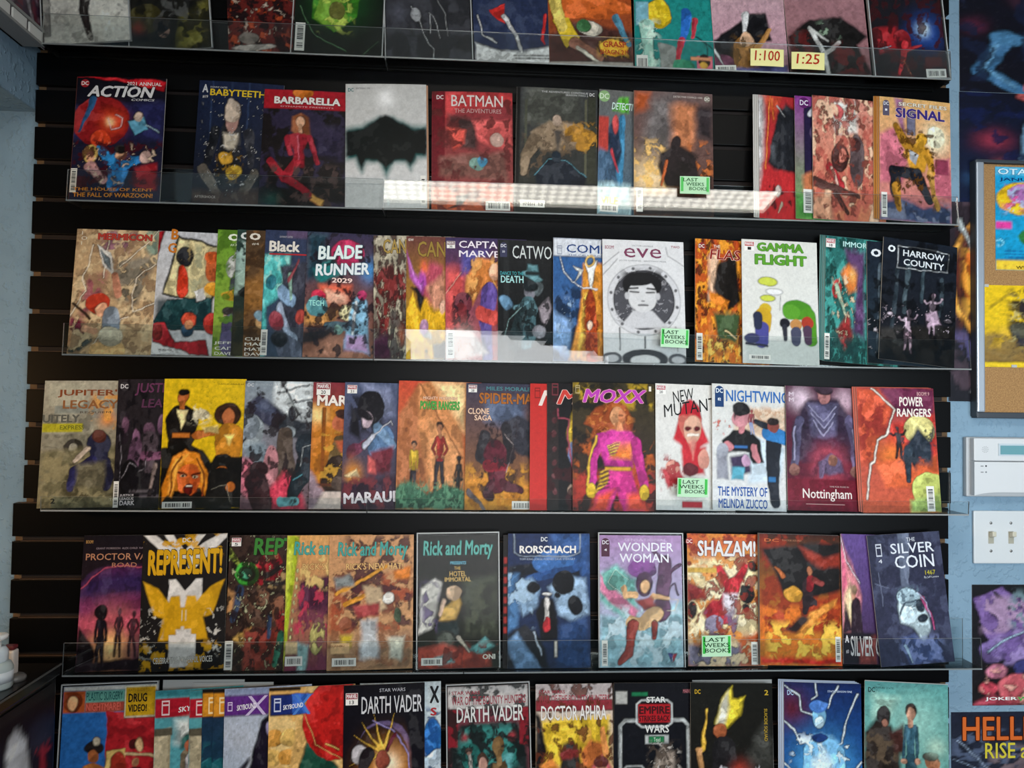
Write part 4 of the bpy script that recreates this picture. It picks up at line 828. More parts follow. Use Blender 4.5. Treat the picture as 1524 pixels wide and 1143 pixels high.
# ------------------------------------------------------------------ third shelf
comic(2, 109, 125, 345, 'violet blue comic edge showing behind the tan painted comic on third shelf',
  [bg('4a4a8a', '40407a'), N('6a70a8', 8, .55), N('2c2c5c', 8, .6, .05, 2)], xBR=228, d=(46, 44), t=1.5)
comic(2, 100, 116, 341, 'tan painted comic with red haired child, far left of third shelf',
  [bg('b89c78', 'c8a880'), PS('8a6070', .08, .3, .0, .8, .0, .6, .2, .35, .3), PS('8aa090', .05, .8, .0, 1, 0, 1, .25, .8, .12), PS('80786a', .06, .45, .25, 1, .2, .8, .6, .5, .55), PS('9a5a60', .08, .15, .4, .4, .35, .35, .6, .1, .75), PS('6a1c34', .04, .0, .7, .2, .76, .2, .86, 0, .92), PS('384040', .03, .0, .95, .22, .83, .3, .9, .1, 1, 0, 1), N('d8c098', 8, .56), N('94785c', 9, .6, .05, 2), L('f0e4d0', .016, .22, .12, .12, .42, .16, .5, .0, .7), L('f0e4d0', .016, 1, .26, .78, .38, .72, .48, .76, .66, 1, .58), L('f0e4d0', .014, .4, .02, .36, .4), L('f0e4d0', .014, 1, .0, .55, .3), L('f0e4d0', .014, .3, .93, .5, .75, .7, .7), P('d8d8d4', .26, .12, .44, .2, .48, .38, .34, .3), P('7a8890', .3, .16, .42, .24, .45, .34, .36, .28), LT('b07860', .09, .09, .5, .38, .55, .52), E(.32, .6, .14, .09, 'b83c28'), E(.37, .65, .08, .055, 'd8a080'), LT('8a98a8', .2, .18, .5, .68, .5, .88), LT('c89878', .1, .08, .3, .82, .18, .8), LT('d8b078', .2, .16, .36, .98, .6, .96), E(.5, .86, .14, .08, 'c8c0a8'), L('3a2a20', .025, .02, .6, .24, .72)],
  [T('MERMICON', .26, .03, .92, .085, 'b84034', .04, o='7a3030'), T('I\nO\nI', .06, .02, .13, .13, 'e0dccc', .0, nm='publisher_logo')], xBR=217, d=(54, 50), t=2.2, stack=0)
comic(2, 222, 236, 345, 'white comic with orange letters and two tilted picture panels on third shelf',
  [bg('c4c8d0', 'd0d0d2'), P('a82028', .0, 0, .1, 0, .02, .2, 0, .4), P('1c1c1c', .34, .03, 1.05, .11, .95, .6, .14, .52), P('d8cc9c', .36, .045, 1.03, .12, .93, .585, .16, .51), N('a8a888', 8, .56, .05, 1, (.35, .1, 1, .5)), E(.47, .2, .14, .08, '22242a'), N('a08c60', 10, .5, .03, 2, (.38, .1, .58, .22)), LT('c83820', .14, .2, .44, .32, .46, .48), E(.92, .28, .12, .12, 'b85c30'), E(.9, .2, .12, .05, 'd0602c'), E(.95, .46, .14, .06, 'd89830'), P('204448', .02, .74, .22, .56, .95, .54, .95, .8, .1, .8), N('102a30', 7, .5, .05, 3, (.05, .55, .95, .75)), P('b02430', .02, .76, .2, .74, .4, .9, .9, .88, .95, 1.0, .05, .94), E(.6, .72, .12, .06, 'c04830'), E(.58, .8, .1, .06, '30506a'), E(.6, .76, .07, .04, 'c88860'), E(.95, .74, .12, .09, 'a83028'), E(.1, .82, .08, .07, '8a2c2c'), P('e0e0e0', .0, .9, .6, .97, .1, 1, 0, 1), P('e8e8e8', .66, .48, .8, .45, .84, .55, .7, .58)],
  [T('B', .22, -.02, .34, .07, 'c87828', .06), T('G', .18, .095, .32, .18, 'c87828', .05), T('MONSTER', .15, .955, .36, .97, '303030', .01, nm='subtitle')], vis=0.71, d=(50, 40))
comic(2, 315, 325, 342, 'green comic strip with white fist and seated man in purple suit on third shelf',
  [bg('6a9a30', '88a040'), E(.25, .3, .14, .1, 'c8ccc8'), LT('d0d4d0', .16, .1, .3, .1, .26, .4), LT('4a5058', .1, .08, .22, .4, .2, .5), E(.22, .52, .14, .04, 'c89a30'), E(.22, .68, .1, .06, 'a08878'), E(.2, .65, .1, .035, '302c2c'), LT('5a5478', .26, .3, .22, .76, .22, .9), N('4a7020', 6, .6)],
  [T('O', .12, .03, .26, .09, 'e8f0e0', .08, nm='publisher_logo'), T('#3', .15, .11, .23, .13, 'd8e8c8', .0, nm='issue_number'), T('JEFF LEMIRE', .02, .885, .6, .91, 'e8e8e0', .02, nm='subtitle'), T('CAITLIN', .03, .925, .4, .95, 'e8e8e0', .02, nm='subtitle'), T('DAVE STEWART', .03, .965, .62, .99, 'e8e8e0', .02, nm='subtitle')], d=(50, 38), t=1.1, bend=.0002)
comic(2, 343, 354, 343, 'narrow strip of a dark teal comic with pale streaks on third shelf',
  [bg('28403c', '24241e'), N('a8c8c0', 8, .55, .05, 1, (0, .1, .4, .4)), PS('98b4a8', .08, 0, .35, .2, .3, .2, .5, 0, .5), E(.16, .5, .12, .05, '141816'), LT('18342c', .1, .06, .18, .5, .16, .75), N('3a3828', 7, .5, .05, 3, (0, .65, 1, 1))],
  [T('O', .04, .02, .16, .08, 'd8e0e0', .08, nm='publisher_logo'), T('#5', .07, .1, .14, .12, 'd0d8d8', .0, nm='issue_number')], d=(51.6, 39.6), t=1.1, bend=.0002)
comic(2, 361, 367, 343, 'narrow brown comic strip with white credit lines on third shelf',
  [bg('4a3826', '6a4c2e'), N('7a5834', 7, .5), N('3a2818', 8, .55, .05, 2), E(.24, .72, .1, .06, 'b08c60'), E(.22, .68, .1, .04, '7090a0'), PS('8a6030', .1, 0, .4, .4, .35, .4, .6, 0, .65)],
  [T('O', .04, .02, .17, .08, 'e0dcd0', .08, nm='publisher_logo'), T('#4', .07, .1, .15, .12, 'd8d4c8', .0, nm='issue_number'), T('CULLEN BUNN', .02, .85, .7, .875, 'e8e4dc', .02, nm='subtitle'), T('MALACHI', .02, .89, .5, .915, 'e8e4dc', .02, nm='subtitle'), T('MATTHEW', .02, .93, .5, .955, 'e8e4dc', .02, nm='subtitle'), T('DAVE STEWART', .02, .968, .72, .993, 'e8e4dc', .02, nm='subtitle')], d=(53.6, 41.6), t=1.1, bend=.0002)
comic(2, 387, 396, 343, 'turquoise comic with grey armoured knee and red underline on third shelf',
  [bg('303a58', '38485c'), PS('50b4b4', .05, 0, .2, .6, .2, .5, .5, .1, .6, .1, 1, 0, 1), N('a0e0d8', 7, .55, .05, 1, (0, .2, .6, .6)), E(.18, .42, .12, .06, '2a7080'), PS('3a3c4a', .03, .4, .28, 1, .25, 1, .98, .5, .98, .3, .8, .5, .6), LT('7a98b8', .2, .16, .45, .5, .7, .56), LT('98a8c0', .16, .12, .4, .62, .62, .82, .8, .86), E(.34, .72, .17, .07, '8a3c48', 10), LT('98c0b0', .1, .06, .62, .36, .66, .54), LT('8a4048', .06, .04, .6, .4, .8, .24), LT('5c6478', .3, .34, .5, .9, .8, .98), E(.42, .86, .2, .06, '1c2028'), E(.9, .68, .12, .06, 'b04840'), R('5a4a6a', .5, 0, 1, .06)],
  [T('Black', .1, .085, .82, .175, 'e4e0d8', .05, o='202838', g=.02), T('______', .1, .185, 1.0, .2, 'a82c34', .06, nm='subtitle'), T('DONNY CATES', .34, .045, .64, .06, 'c0c0c8', .0, nm='subtitle'), BC(-.0, .79, .15, .99, 1)], vis=0.5, d=(53, 41))
comic(2, 450, 458, 346, 'neon comic with white robed figure beside a street on third shelf',
  [bg('302c4c', '8a5c48'), PS('1c3a4a', .1, 0, 0, .3, 0, .25, .35, 0, .4), E(.6, .16, .24, .11, 'c02c5c'), PS('207878', .05, .1, .3, .4, .2, .5, .34, .2, .42), O(.95, .3, .2, '4a90d0'), PS('c85a40', .06, .2, .42, .68, .42, .62, .6, .2, .58), PS('e8b098', .05, .3, .46, .62, .5, .6, .58, .3, .56), PS('c89050', .08, .0, .6, .5, .6, .4, .76, 0, .74), E(.62, .64, .12, .06, 'e0d8a8'), LT('48606c', .14, .1, .35, .76, .7, .74), E(.5, .78, .07, .04, '6a9088'), PS('282024', .04, 0, .8, .5, .76, .3, .86, 0, .9), PS('b88068', .1, .1, .98, .4, .84, .9, .86, .9, 1, 0, 1), PS('8cc0e0', .02, .68, .56, .8, .48, .9, .54, .96, .98, .58, .92), PS('c8a0d0', .05, .62, .82, .9, .82, .94, .97, .6, .93), LT('e8f4fc', .05, .04, .74, .56, .7, .8), E(.83, .5, .07, .045, 'b83868'), E(.2, .52, .11, .055, 'c02848'), E(.18, .6, .16, .085, '508890'), N('1a1420', 8, .62, .05, 3)],
  [T('BLADE', .16, .10, .82, .215, 'e8f4f4', .05, .12, rot=-4, o='2c6878', g=.025), T('RUNNER', .13, .245, .92, .345, 'e8f0f4', .05, .12, rot=-4, o='2c6878', g=.025), T('2029', .38, .365, .68, .405, 'f4d8d0', .04, nm='subtitle'), T('TECH', .06, .55, .28, .595, 'a8e8e0', .02, nm='subtitle')], vis=0.81, d=(54, 40))
comic(2, 556, 556, 351, 'dark red and grey comic strip with gold letters on third shelf',
  [bg('b4ac98', '4a3c38'), PS('7a2c2c', .03, .0, .3, .5, .24, .9, .3, 1, .5, .7, .7, .4, .5, 0, .38), LT('80302c', .22, .14, .2, .4, .4, .5, .3, .95), LT('6a2426', .16, .12, .1, .55, .25, .7, .2, .9), L('3a2420', .03, .2, .1, .22, .28, .4, .34), PS('4a4440', .05, .5, .6, 1, .55, 1, 1, .5, 1), E(.8, .62, .16, .1, '5a5048'), N('c8c0a8', 9, .58, .05, 2), N('3c1c1c', 9, .58, .05, 3), O(.8, .82, .15, 'a05030'), PS('4a1838', .05, 0, .85, .4, .8, .5, 1, 0, 1)],
  [T('CANTO', .28, .03, 1.45, .15, 'a88c48', .02, o='382818', g=.02), T('IDW', .08, .02, .2, .04, 'e8e0d0', .02, nm='publisher_logo')], vis=0.41, d=(53, 41))
comic(2, 604, 605, 352, 'yellow comic with magenta flame and dark hand on third shelf',
  [bg('6a3c38', 'c89820'), PS('e0ac20', .02, .0, .6, .18, .45, .3, .6, .5, .5, 1, .6, 1, 1, 0, 1), PS('18181c', .02, .1, .42, .5, .4, .4, .56, .34, .62, .26, .46), PS('b0485c', .08, .3, .4, .6, .2, .9, .25, .95, .55, .6, .56), PS('b04cb0', .04, .0, .12, .14, .3, .3, .34, .46, .22, .5, .4, .4, .46, .1, .34), PS('d080d8', .03, .05, .18, .2, .36, .4, .4, .36, .45), O(.45, .25, .12, 'f07040'), PS('c88a70', .06, .5, .42, .95, .3, .98, .6, .7, .6), E(.9, .58, .08, .06, 'e0b098'), LT('a0988c', .14, .08, .4, .76, .6, .82), E(.45, .74, .12, .06, 'a880a0'), PS('4a3c28', .03, .66, .88, 1, .86, 1, 1, .7, 1), P('30281c', .48, .9, .5, .94, .54, .96)],
  [T('CANTO', .28, .04, 1.5, .17, '9a8038', .02, o='4a2820', g=.02), T('IDW', .05, .02, .18, .04, 'f0e8e0', .02, nm='publisher_logo')], vis=0.48, d=(53, 41))
comic(2, 663, 663, 354, 'red sky comic with long orange haired person in violet suit on third shelf',
  [bg('3a3058', 'a85050'), PS('c04a48', .15, 0, .25, .4, .25, .3, .7, 0, .8), PS('4a4488', .1, .3, .1, .8, .1, .7, .3, .3, .3), PS('c87838', .03, .4, .32, .6, .16, .85, .18, 1, .3, .95, .44, .7, .4, .5, .56, .35, .5), N('e8a860', 9, .55, .04, 1, (.4, .16, 1, .5)), E(.92, .28, .1, .07, 'e0a888'), LT('5c4890', .3, .24, .82, .46, .74, .7), LT('504080', .22, .2, .74, .68, .78, .98), LT('c04840', .2, .2, .66, .62, .9, .66), E(.32, .54, .17, .09, '6a2c38'), LT('7a2830', .2, .12, .3, .6, .36, .76), N('241420', 10, .58, .04, 3, (.1, .45, .5, .8)), L('f0b0a0', .012, .0, .46, .3, .28), PS('e8d8d4', .05, 0, .76, .5, .78, .8, .95, 0, 1), O(.3, .9, .3, 'e8c8c0')],
  [M_(.1, .06, .14, '6a2c38', '30'), T('CAPTAIN', .25, .025, 1.2, .085, 'f0e8f0', .02), T('MARVEL', .25, .105, 1.15, .16, 'f0e8f0', .02), BC(.02, .76, .16, .985, 1)], vis=0.65, d=(53, 41))
comic(2, 741, 741, 357, 'near black comic with teal hatted dancing couple on third shelf',
  [bg('1c1e20', '16181a'), R('26282a', .1, .0, .2, 1), R('242628', .5, 0, .6, 1), E(.62, .3, .18, .035, '6a98a0', 15), PS('5c8890', .02, .5, .3, .54, .2, .72, .2, .76, .3), R('1c2426', .5, .26, .76, .29), E(.58, .42, .11, .075, '7a7a84'), E(.72, .4, .09, .06, '5a6468'), E(.58, .38, .14, .045, '182024'), LT('486870', .3, .34, .55, .56, .5, .8), LT('243438', .2, .26, .42, .6, .3, .84), LT('6a94a0', .06, .05, .3, .56, .52, .52), E(.14, .52, .13, .05, '6890b0', 20), PS('9a9098', .03, .72, .56, .92, .48, 1, .56, .84, .72), N('0e1214', 9, .55, .04, 2, (.2, .5, 1, .9)), L('88a8a8', .012, .1, .82, .2, .66, .4, .56), E(.74, .76, .12, .06, '787880')],
  [D(.1, .05, .06, '3a3c58', 'e8e8f0', '33'), T('CATWOMAN', .26, .045, 1.4, .155, 'd0d8d4', .005, o='4a2c5c', g=.012), T('DANCE TO THE', .04, .265, .46, .295, '40a0a8', .02, nm='subtitle'), T('DEATH', .05, .3, .46, .36, 'a8d8d8', .03, nm='subtitle')], vis=0.68, d=(53, 41))
comic(2, 823, 823, 355, 'white headed blue and orange comic with compass star on third shelf',
  [bg('2c5c98', '40608c'), R('d4d8e0', 0, 0, 1, .15), PS('3a5a88', .08, 0, .5, .3, .45, .3, 1, 0, 1), N('14243c', 6, .5, .06, 1, (0, .4, .6, 1)), PS('7a9cc8', .06, .0, .6, .4, .68, .3, .95, 0, .9), N('9cb8d8', 8, .58, .05, 2, (0, .5, .4, .9)), PS('d08830', .03, .62, .2, 1.05, .2, 1.05, 1, .3, 1, .5, .7), PS('e8c050', .05, .62, .45, .7, .45, .62, .8, .5, .95), L('e8ecf4', .02, .14, .16, .22, .28, .38, .36, .6, .4, .9, .41), P('f0f0ec', .66, .2, .9, .18, .78, .45), P('f0f0ec', .4, .22, .62, .26, .58, .3, .44, .36, .52, .28), E(.76, .18, .1, .05, 'd8b060'), E(.76, .18, .06, .03, '3a5a80'), LT('b84c20', .2, .24, .76, .52, .78, .95), E(.76, .47, .06, .06, '9a3c1c'), N('7a2410', 10, .58, .04, 4, (.6, .45, .95, 1)), E(.74, .7, .06, .04, 'e8c8b0')],
  [I_(.13, .1, .1, '9aa0b0'), T('COMPASS', .27, .05, 1.6, .12, '20407c', .01), T('THE CAULDRON OF', .3, .132, 1.2, .145, '4a6088', .0, nm='subtitle')], vis=0.61, d=(53, 41))
comic(2, 898, 896, 357, 'black and white comic with a calm face in a porthole on third shelf',
  [bg('dcdcde', 'd8d8da'), L('909094', .008, 0, .22, .2, .1), L('909094', .008, .0, .3, .18, .16), L('909094', .008, 1, .2, .8, .12, .78, .05), E(.5, .49, .45, .295, 'a8a8ac'), E(.5, .49, .44, .288, 'd0d0d4'), E(.5, .49, .375, .245, '38383c'), E(.5, .49, .36, .235, '4c4c52'), N('9a9aa0', 16, .66, .02, 1, (.16, .28, .84, .68)), L('a0a0a4', .01, .16, .66, .36, .7, .64, .7, .84, .66), E(.48, .37, .24, .11, '1c1c1e'), N('1c1c1e', 16, .45, .03, 2, (.24, .25, .74, .42)), PS('c8c8cc', .01, .22, .7, .36, .58, .6, .58, .78, .7, .7, .72, .3, .72), LT('c4c4c8', .14, .14, .48, .5, .48, .6), E(.48, .46, .18, .135, 'd2d2d4'), E(.29, .46, .03, .03, 'c0c0c4'), E(.67, .46, .03, .03, 'c0c0c4'), E(.45, .33, .2, .045, '1e1e20', -8), L('2c2c2e', .016, .33, .425, .43, .43), L('2c2c2e', .016, .53, .43, .63, .425), L('303032', .02, .32, .4, .42, .395), L('303032', .02, .54, .395, .64, .4), L('707074', .012, .47, .5, .5, .5), L('58585c', .02, .43, .535, .54, .535), L('48484a', .012, .2, .72, .2, .9), L('38383a', .015, .5, .79, .5, .88), L('88888c', .01, .88, .7, .9, .9), E(.5, .97, .28, .08, '3c3c40'), E(.5, .985, .18, .05, 'd0d0d2'), E(.1, .97, .12, .05, '58585c'), E(.1, .97, .08, .03, 'c0c0c4'), E(.9, .97, .12, .05, '58585c'), E(.9, .97, .08, .03, 'b8b8bc'), *[E(.5+.41*math.cos(a), .49+.268*math.sin(a), .018, .012, '606064') for a in np.linspace(.2, 6.48, 12, endpoint=False)]],
  [T('eve', .26, .065, .72, .145, '7a3c58', -.012), T('TWO', .84, .035, .95, .055, 'a04858', .01, nm='issue_number'), T('VICTOR LAVALLE', .36, .04, .62, .052, '808084', .0, nm='subtitle'), T('JO MI-GYEONG   BRITTANY PEER', .2, .165, .78, .18, '909094', .0, nm='subtitle'), T('BOOM!', .03, .05, .14, .08, 'a06070', .02, nm='publisher_logo')], xBR=1021, d=(54, 46), t=2.6, warp=.004, grain=.06)
comic(2, 1034, 1034, 359, 'fiery orange comic with green and black masked shapes right of the white line art one',
  [bg('b8481c', 'c86820'), N('f0a030', 8, .52), N('4a1810', 8, .6, .05, 2), PS('e8c0a0', .08, .3, .15, .5, .1, .5, .4, .3, .5), PS('181412', .04, .5, .2, .9, .1, 1, .5, .7, .6, .4, .4), PS('d07820', .02, .3, .42, .75, .5, .7, .58, .34, .5), PS('3c5030', .05, .4, .6, 1, .6, .9, .85, .5, .8), PS('c87030', .04, .3, .6, .5, .9, .8, .9, .5, .96, .28, .8), LT('f0d8a0', .03, .03, .66, .74, .9, .8), N('f0c860', 10, .62, .04, 5, (0, .8, 1, 1))],
  [D(.14, .06, .065, '8a2c2c', 'f0e8e0'), T('THE', .4, .045, .55, .07, 'f0e0d0', .01, nm='subtitle'), T('FLASH', .32, .08, 1.25, .165, '8a2018', .02, .12, o='f0d8c8', g=.02), BC(.03, .77, .16, .985, 1)], vis=0.58, d=(46, 36))
comic(2, 1105, 1103, 359, 'white comic with green block title and speech balloons on third shelf',
  [bg('dcdcd6', 'd8d8d4'), E(.34, .34, .13, .037, '4a4a30'), E(.34, .34, .122, .033, 'c8d050'), E(.42, .42, .115, .03, '707070'), E(.42, .42, .107, .026, 'e8e8e8'), E(.33, .475, .1, .028, '4a4a30'), E(.33, .475, .092, .024, 'c8d050'), L('808080', .008, .5, .45, .49, .57), R('d0d0cc', 0, .8, 1, .81), PS('c8ccc8', .03, .05, .82, 1, .82, 1, 1, .05, 1), E(.72, .56, .2, .08, '4a8a28'), E(.64, .58, .12, .06, '5a9a30'), LT('509028', .2, .16, .86, .6, .9, .8), E(.3, .56, .08, .045, 'd0b030'), LT('c8a028', .22, .16, .27, .62, .28, .72), LT('4a4a90', .18, .18, .25, .72, .25, .82), LT('2a3048', .12, .1, .2, .62, .2, .7), E(.12, .8, .1, .04, '3a3c60'), E(.55, .67, .07, .04, '202028'), LT('30303a', .07, .05, .55, .7, .56, .8), E(.7, .68, .08, .045, 'c08850'), LT('484a60', .14, .12, .7, .74, .7, .81), E(.85, .66, .08, .05, 'a83c2c'), LT('503a50', .12, .1, .85, .72, .86, .81), L('303040', .03, .05, .84, .32, .86)],
  [T('GAMMA', .2, .02, .82, .095, '5a9c30', .06, o='30601c', g=.02), T('FLIGHT', .17, .115, .86, .205, '5a9c30', .06, o='30601c', g=.02), M_(.1, .055, .13, 'b85050', '1'), BC(.08, .93, .36, .97)], xBR=1219, d=(52, 50), warp=.005, grain=.06)
comic(2, 1226, 1228, 359, 'teal comic with grinning orange pumpkin glow, before a fan of copies on third shelf',
  [bg('2c6c68', '2c504c'), N('48a098', 7, .52), N('183834', 7, .58, .05, 2), PS('5c4068', .08, .5, .1, 1, .1, 1, .8, .7, .75, .8, .4), PS('d87838', .06, .4, .3, .6, .2, .8, .3, .8, .42, .6, .44), O(.7, .3, .12, 'f0b060'), E(.3, .42, .12, .07, 'b03838'), LT('a8c0a8', .1, .06, .3, .4, .5, .6), PS('9a3434', .05, .3, .75, .6, .6, .7, .8, .5, .9), N('d8c0a0', 12, .66, .03, 5, (.2, .3, .8, .8)), N('1c3c3c', 9, .5, .05, 6, (0, .8, 1, 1))],
  [M_(.13, .055, .17, 'b85058', '18'), T('IMMORTAL', .44, .03, 1.4, .075, 'b8e0dc', .03), BC(.0, .78, .13, .985, 1)], vis=0.52, d=(50, 38), t=1.3, stack=3, sdx=-3.0, sc='50807c')
comic(2, 1291, 1289, 365, 'dark strip of the same black forest comic tucked behind another on third shelf',
  [bg('1c2430', '24303a'), LT('60707c', .1, .06, .2, .2, .15, .9), N('101418', 6, .55), N('c8c0c8', 16, .7, .03, 3, (0, .6, .6, .9))],
  [T('O', .05, .06, .19, .13, 'e0e4e8', .08, nm='publisher_logo'), T('HARROW', .3, .08, 1.0, .13, 'd8dce0', .02)], d=(50, 40), t=1.5)
comic(2, 1307, 1314, 365, 'black forest comic with boxed white title, right end of third shelf',
  [bg('1c222c', '18181c'), LT('46545c', .06, .05, .35, .2, .3, .6), LT('3a4850', .05, .04, .55, .2, .52, .5), LT('3c4850', .06, .04, .8, .3, .78, .6), LT('2c363e', .06, .05, .2, .25, .15, .8), PS('22201f', .06, 0, .75, 1, .65, 1, 1, 0, 1), L('c8ccd0', .012, .2, .055, .88, .065, .88, .235, .2, .235, .2, .055), F(.68, .42, .34, 'c8b0bc', 'b898ac', 'c0a8b8', 'b8a0b0', 3, .8), F(.36, .58, .34, 'c0a8b8', 'b09cac', 'b8a0b0', 'c0a0b0', 3, .8), PS('c0a4b8', .02, .6, .6, .74, .56, .8, .66, .62, .7), E(.12, .62, .04, .015, 'd0c0cc'), E(.9, .62, .05, .015, 'c8b8c4'), N('c8b8c4', 18, .72, .02, 4, (.05, .55, 1, .75)), N('0e1014', 6, .6, .05, 5)],
  [T('O', .06, .06, .16, .12, 'e4e8ec', .08, nm='publisher_logo'), T('HARROW', .26, .085, .82, .14, 'd8dce0', .03), T('COUNTY', .27, .16, .82, .215, 'd8dce0', .03)], xBR=1419, d=(56, 46), t=2.0)
note(983, 488, .058, .038, 2, .072, 'green note in handwriting on the white line art comic', [('LAST', .06, .62), ('WEEKS', .1, .84), ('BOOKS', .16, .94)], '3cb84a', '0c3c18', rot=2, brd='b8e0bc')

# ------------------------------------------------------------------ fourth shelf
comic(3, 55, 68, 569, 'grey street comic with parked van and crouching person, far left of fourth shelf',
  [bg('b0aa98', '70664c'), R('8c9088', .14, .16, 1, .3), R('b8b4a0', .06, .02, .5, .2), PS('989484', .02, 0, .26, .6, .26, .66, .5, .4, .52, 0, .55), R('b8b02c', 0, .34, .5, .41), PS('7c7868', .02, 0, .42, .66, .42, .66, .52, 0, .54), E(.4, .53, .12, .065, '2c2824'), E(.4, .53, .06, .035, '9a9688'), PS('706a50', .06, 0, .57, 1, .5, 1, 1, 0, 1), N('948a68', 9, .52, .06, 1, (0, .58, 1, 1)), N('4a4430', 9, .58, .06, 2, (.3, .7, 1, 1)), O(.8, .3, .14, 'd8843c'), N('e0a050', 9, .6, .04, 3, (.6, .1, 1, .4)), LT('22243c', .3, .2, .72, .5, .72, .62), E(.72, .44, .09, .05, '5a3028'), LT('b8a898', .07, .05, .58, .54, .42, .64), LT('2c2c5a', .13, .1, .64, .64, .42, .72, .4, .84), LT('24243c', .12, .1, .8, .64, .86, .76, .84, .84), PS('6a6450', .05, .45, .66, .8, .64, .8, .84, .45, .84)],
  [T("JUPITER'S", .17, .07, 1.0, .135, '8a4828', .03), T('LEGACY', .24, .155, .93, .225, '946038', .03), T('REQUIEM', .46, .245, .84, .265, '584838', .0, nm='subtitle'), T('UITELY', .0, .27, .46, .335, '606058', .05, nm='subtitle'), T('EXPRESS', .22, .355, .52, .39, '707028', .01, nm='subtitle'), T('2', .16, .925, .22, .965, '302c24', .04, nm='issue_number'), T('TOM', .88, .93, 1.0, .95, 'c0b8a8', .01, nm='subtitle')], vis=0.9, d=(52, 42))
comic(3, 168, 177, 565, 'dark plum comic with dim violet faces, second on fourth shelf',
  [bg('2a2428', '1c1a1e'), E(.14, .38, .14, .13, '241c24'), E(.18, .36, .07, .06, '6a4a60'), E(.4, .46, .08, .07, '7a5470'), E(.65, .4, .11, .06, '64485c'), E(.9, .36, .09, .08, '70506a'), LT('5c4056', .26, .22, .4, .54, .36, .66), LT('4c4048', .3, .24, .68, .5, .66, .66), LT('7a4c68', .1, .08, .55, .6, .95, .6), LT('141216', .4, .36, .3, .76, .4, .98), L('a09aa4', .014, .16, .76, .3, .66, .42, .68), L('8c868f', .014, .08, .42, .12, .6, .1, .9), L('98929c', .014, .48, .72, .6, .7, .62, .62), LT('80706c', .1, .05, .8, .68, .7, .9), R('605a60', .3, .86, .8, .88), R('58525a', .5, .9, 1, .92), N('120f14', 8, .6)],
  [D(.13, .055, .075, '3c383c', 'e0dce0'), T('JUSTICE', .34, .03, 1.25, .13, '6a3858', .03, .12), T('LEAGUE', .48, .155, 1.4, .225, '5c3450', .03, .12), T('JUSTICE', .13, .89, .4, .91, 'c8c4c8', .02, nm='subtitle'), T('LEAGUE', .13, .915, .4, .935, 'c8c4c8', .02, nm='subtitle'), T('DARK', .13, .94, .42, .975, 'd8d4d8', .04, nm='subtitle'), BC(.0, .79, .1, .99, 1)], vis=0.57, d=(53, 41))
comic(3, 236, 246, 564, 'bright yellow comic with orange haired shouting person on fourth shelf',
  [bg('e0bc1c', 'd8b010'), LT('1a1614', .4, .3, .24, .34, .22, .5), E(.24, .145, .07, .06, 'a85a28'), E(.24, .1, .065, .025, '1c1614'), LT('b8682c', .08, .06, .24, .2, .24, .24), P('d8c890', .17, .24, .32, .24, .24, .4), R('c8742c', .12, .42, .34, .46), E(.46, .28, .1, .04, 'c8bc9c'), N('e8e0c0', 12, .55, .03, 1, (.32, .22, .56, .34)), E(.79, .28, .17, .09, '3a2418'), E(.8, .3, .08, .075, 'a0582c'), LT('c88424', .36, .28, .82, .46, .8, .6), LT('a85c24', .1, .08, .6, .42, .4, .44), PS('e0c880', .02, .48, .38, .66, .36, .68, .42, .52, .42), PS('f0d070', .02, .76, .44, .88, .44, .82, .52), PS('12100e', .01, 0, .54, .3, .5, .5, .56, .6, .64, 1, .6, 1, 1, 0, 1), PS('d07c1c', .01, .04, .96, .02, .84, .1, .7, .16, .6, .3, .55, .46, .58, .56, .7, .6, .86, .56, .92, .5, .84, .14, .86), PS('e89c38', .02, .1, .9, .12, .72, .2, .62, .34, .57, .24, .68, .18, .8, .16, .92), PS('e89c38', .02, .44, .6, .52, .7, .55, .84, .5, .8, .48, .7), E(.35, .775, .14, .125, 'd8682c'), PS('b84c1c', .03, .36, .7, .48, .72, .46, .86, .38, .9), L('5c200c', .022, .23, .725, .32, .745), L('5c200c', .022, .48, .725, .39, .745), E(.28, .757, .035, .011, 'f0d8b0'), E(.43, .757, .035, .011, 'f0d8b0'), E(.285, .757, .013, .011, '20100a'), E(.425, .757, .013, .011, '20100a'), E(.355, .85, .058, .042, '5c1410'), R('f0e8d8', .315, .822, .395, .832), L('7c3010', .012, .13, .9, .15, .72, .26, .6), L('7c3010', .012, .52, .9, .53, .74, .44, .62), LT('1a1614', .26, .2, .3, .96, .34, 1), E(.74, .66, .12, .08, '141210'), E(.74, .7, .06, .03, 'c8702c'), LT('181614', .3, .34, .72, .78, .7, .98), E(.85, .84, .06, .04, 'c8702c'), L('787468', .012, .62, .85, .8, .82, .84, .95)],
  [T('JUSTICE LEAGUE 64', .66, .035, .97, .05, '5a4a10', .0, nm='subtitle'), BC(.04, .945, .4, .995)], xBR=358, d=(54, 46), t=2.0)
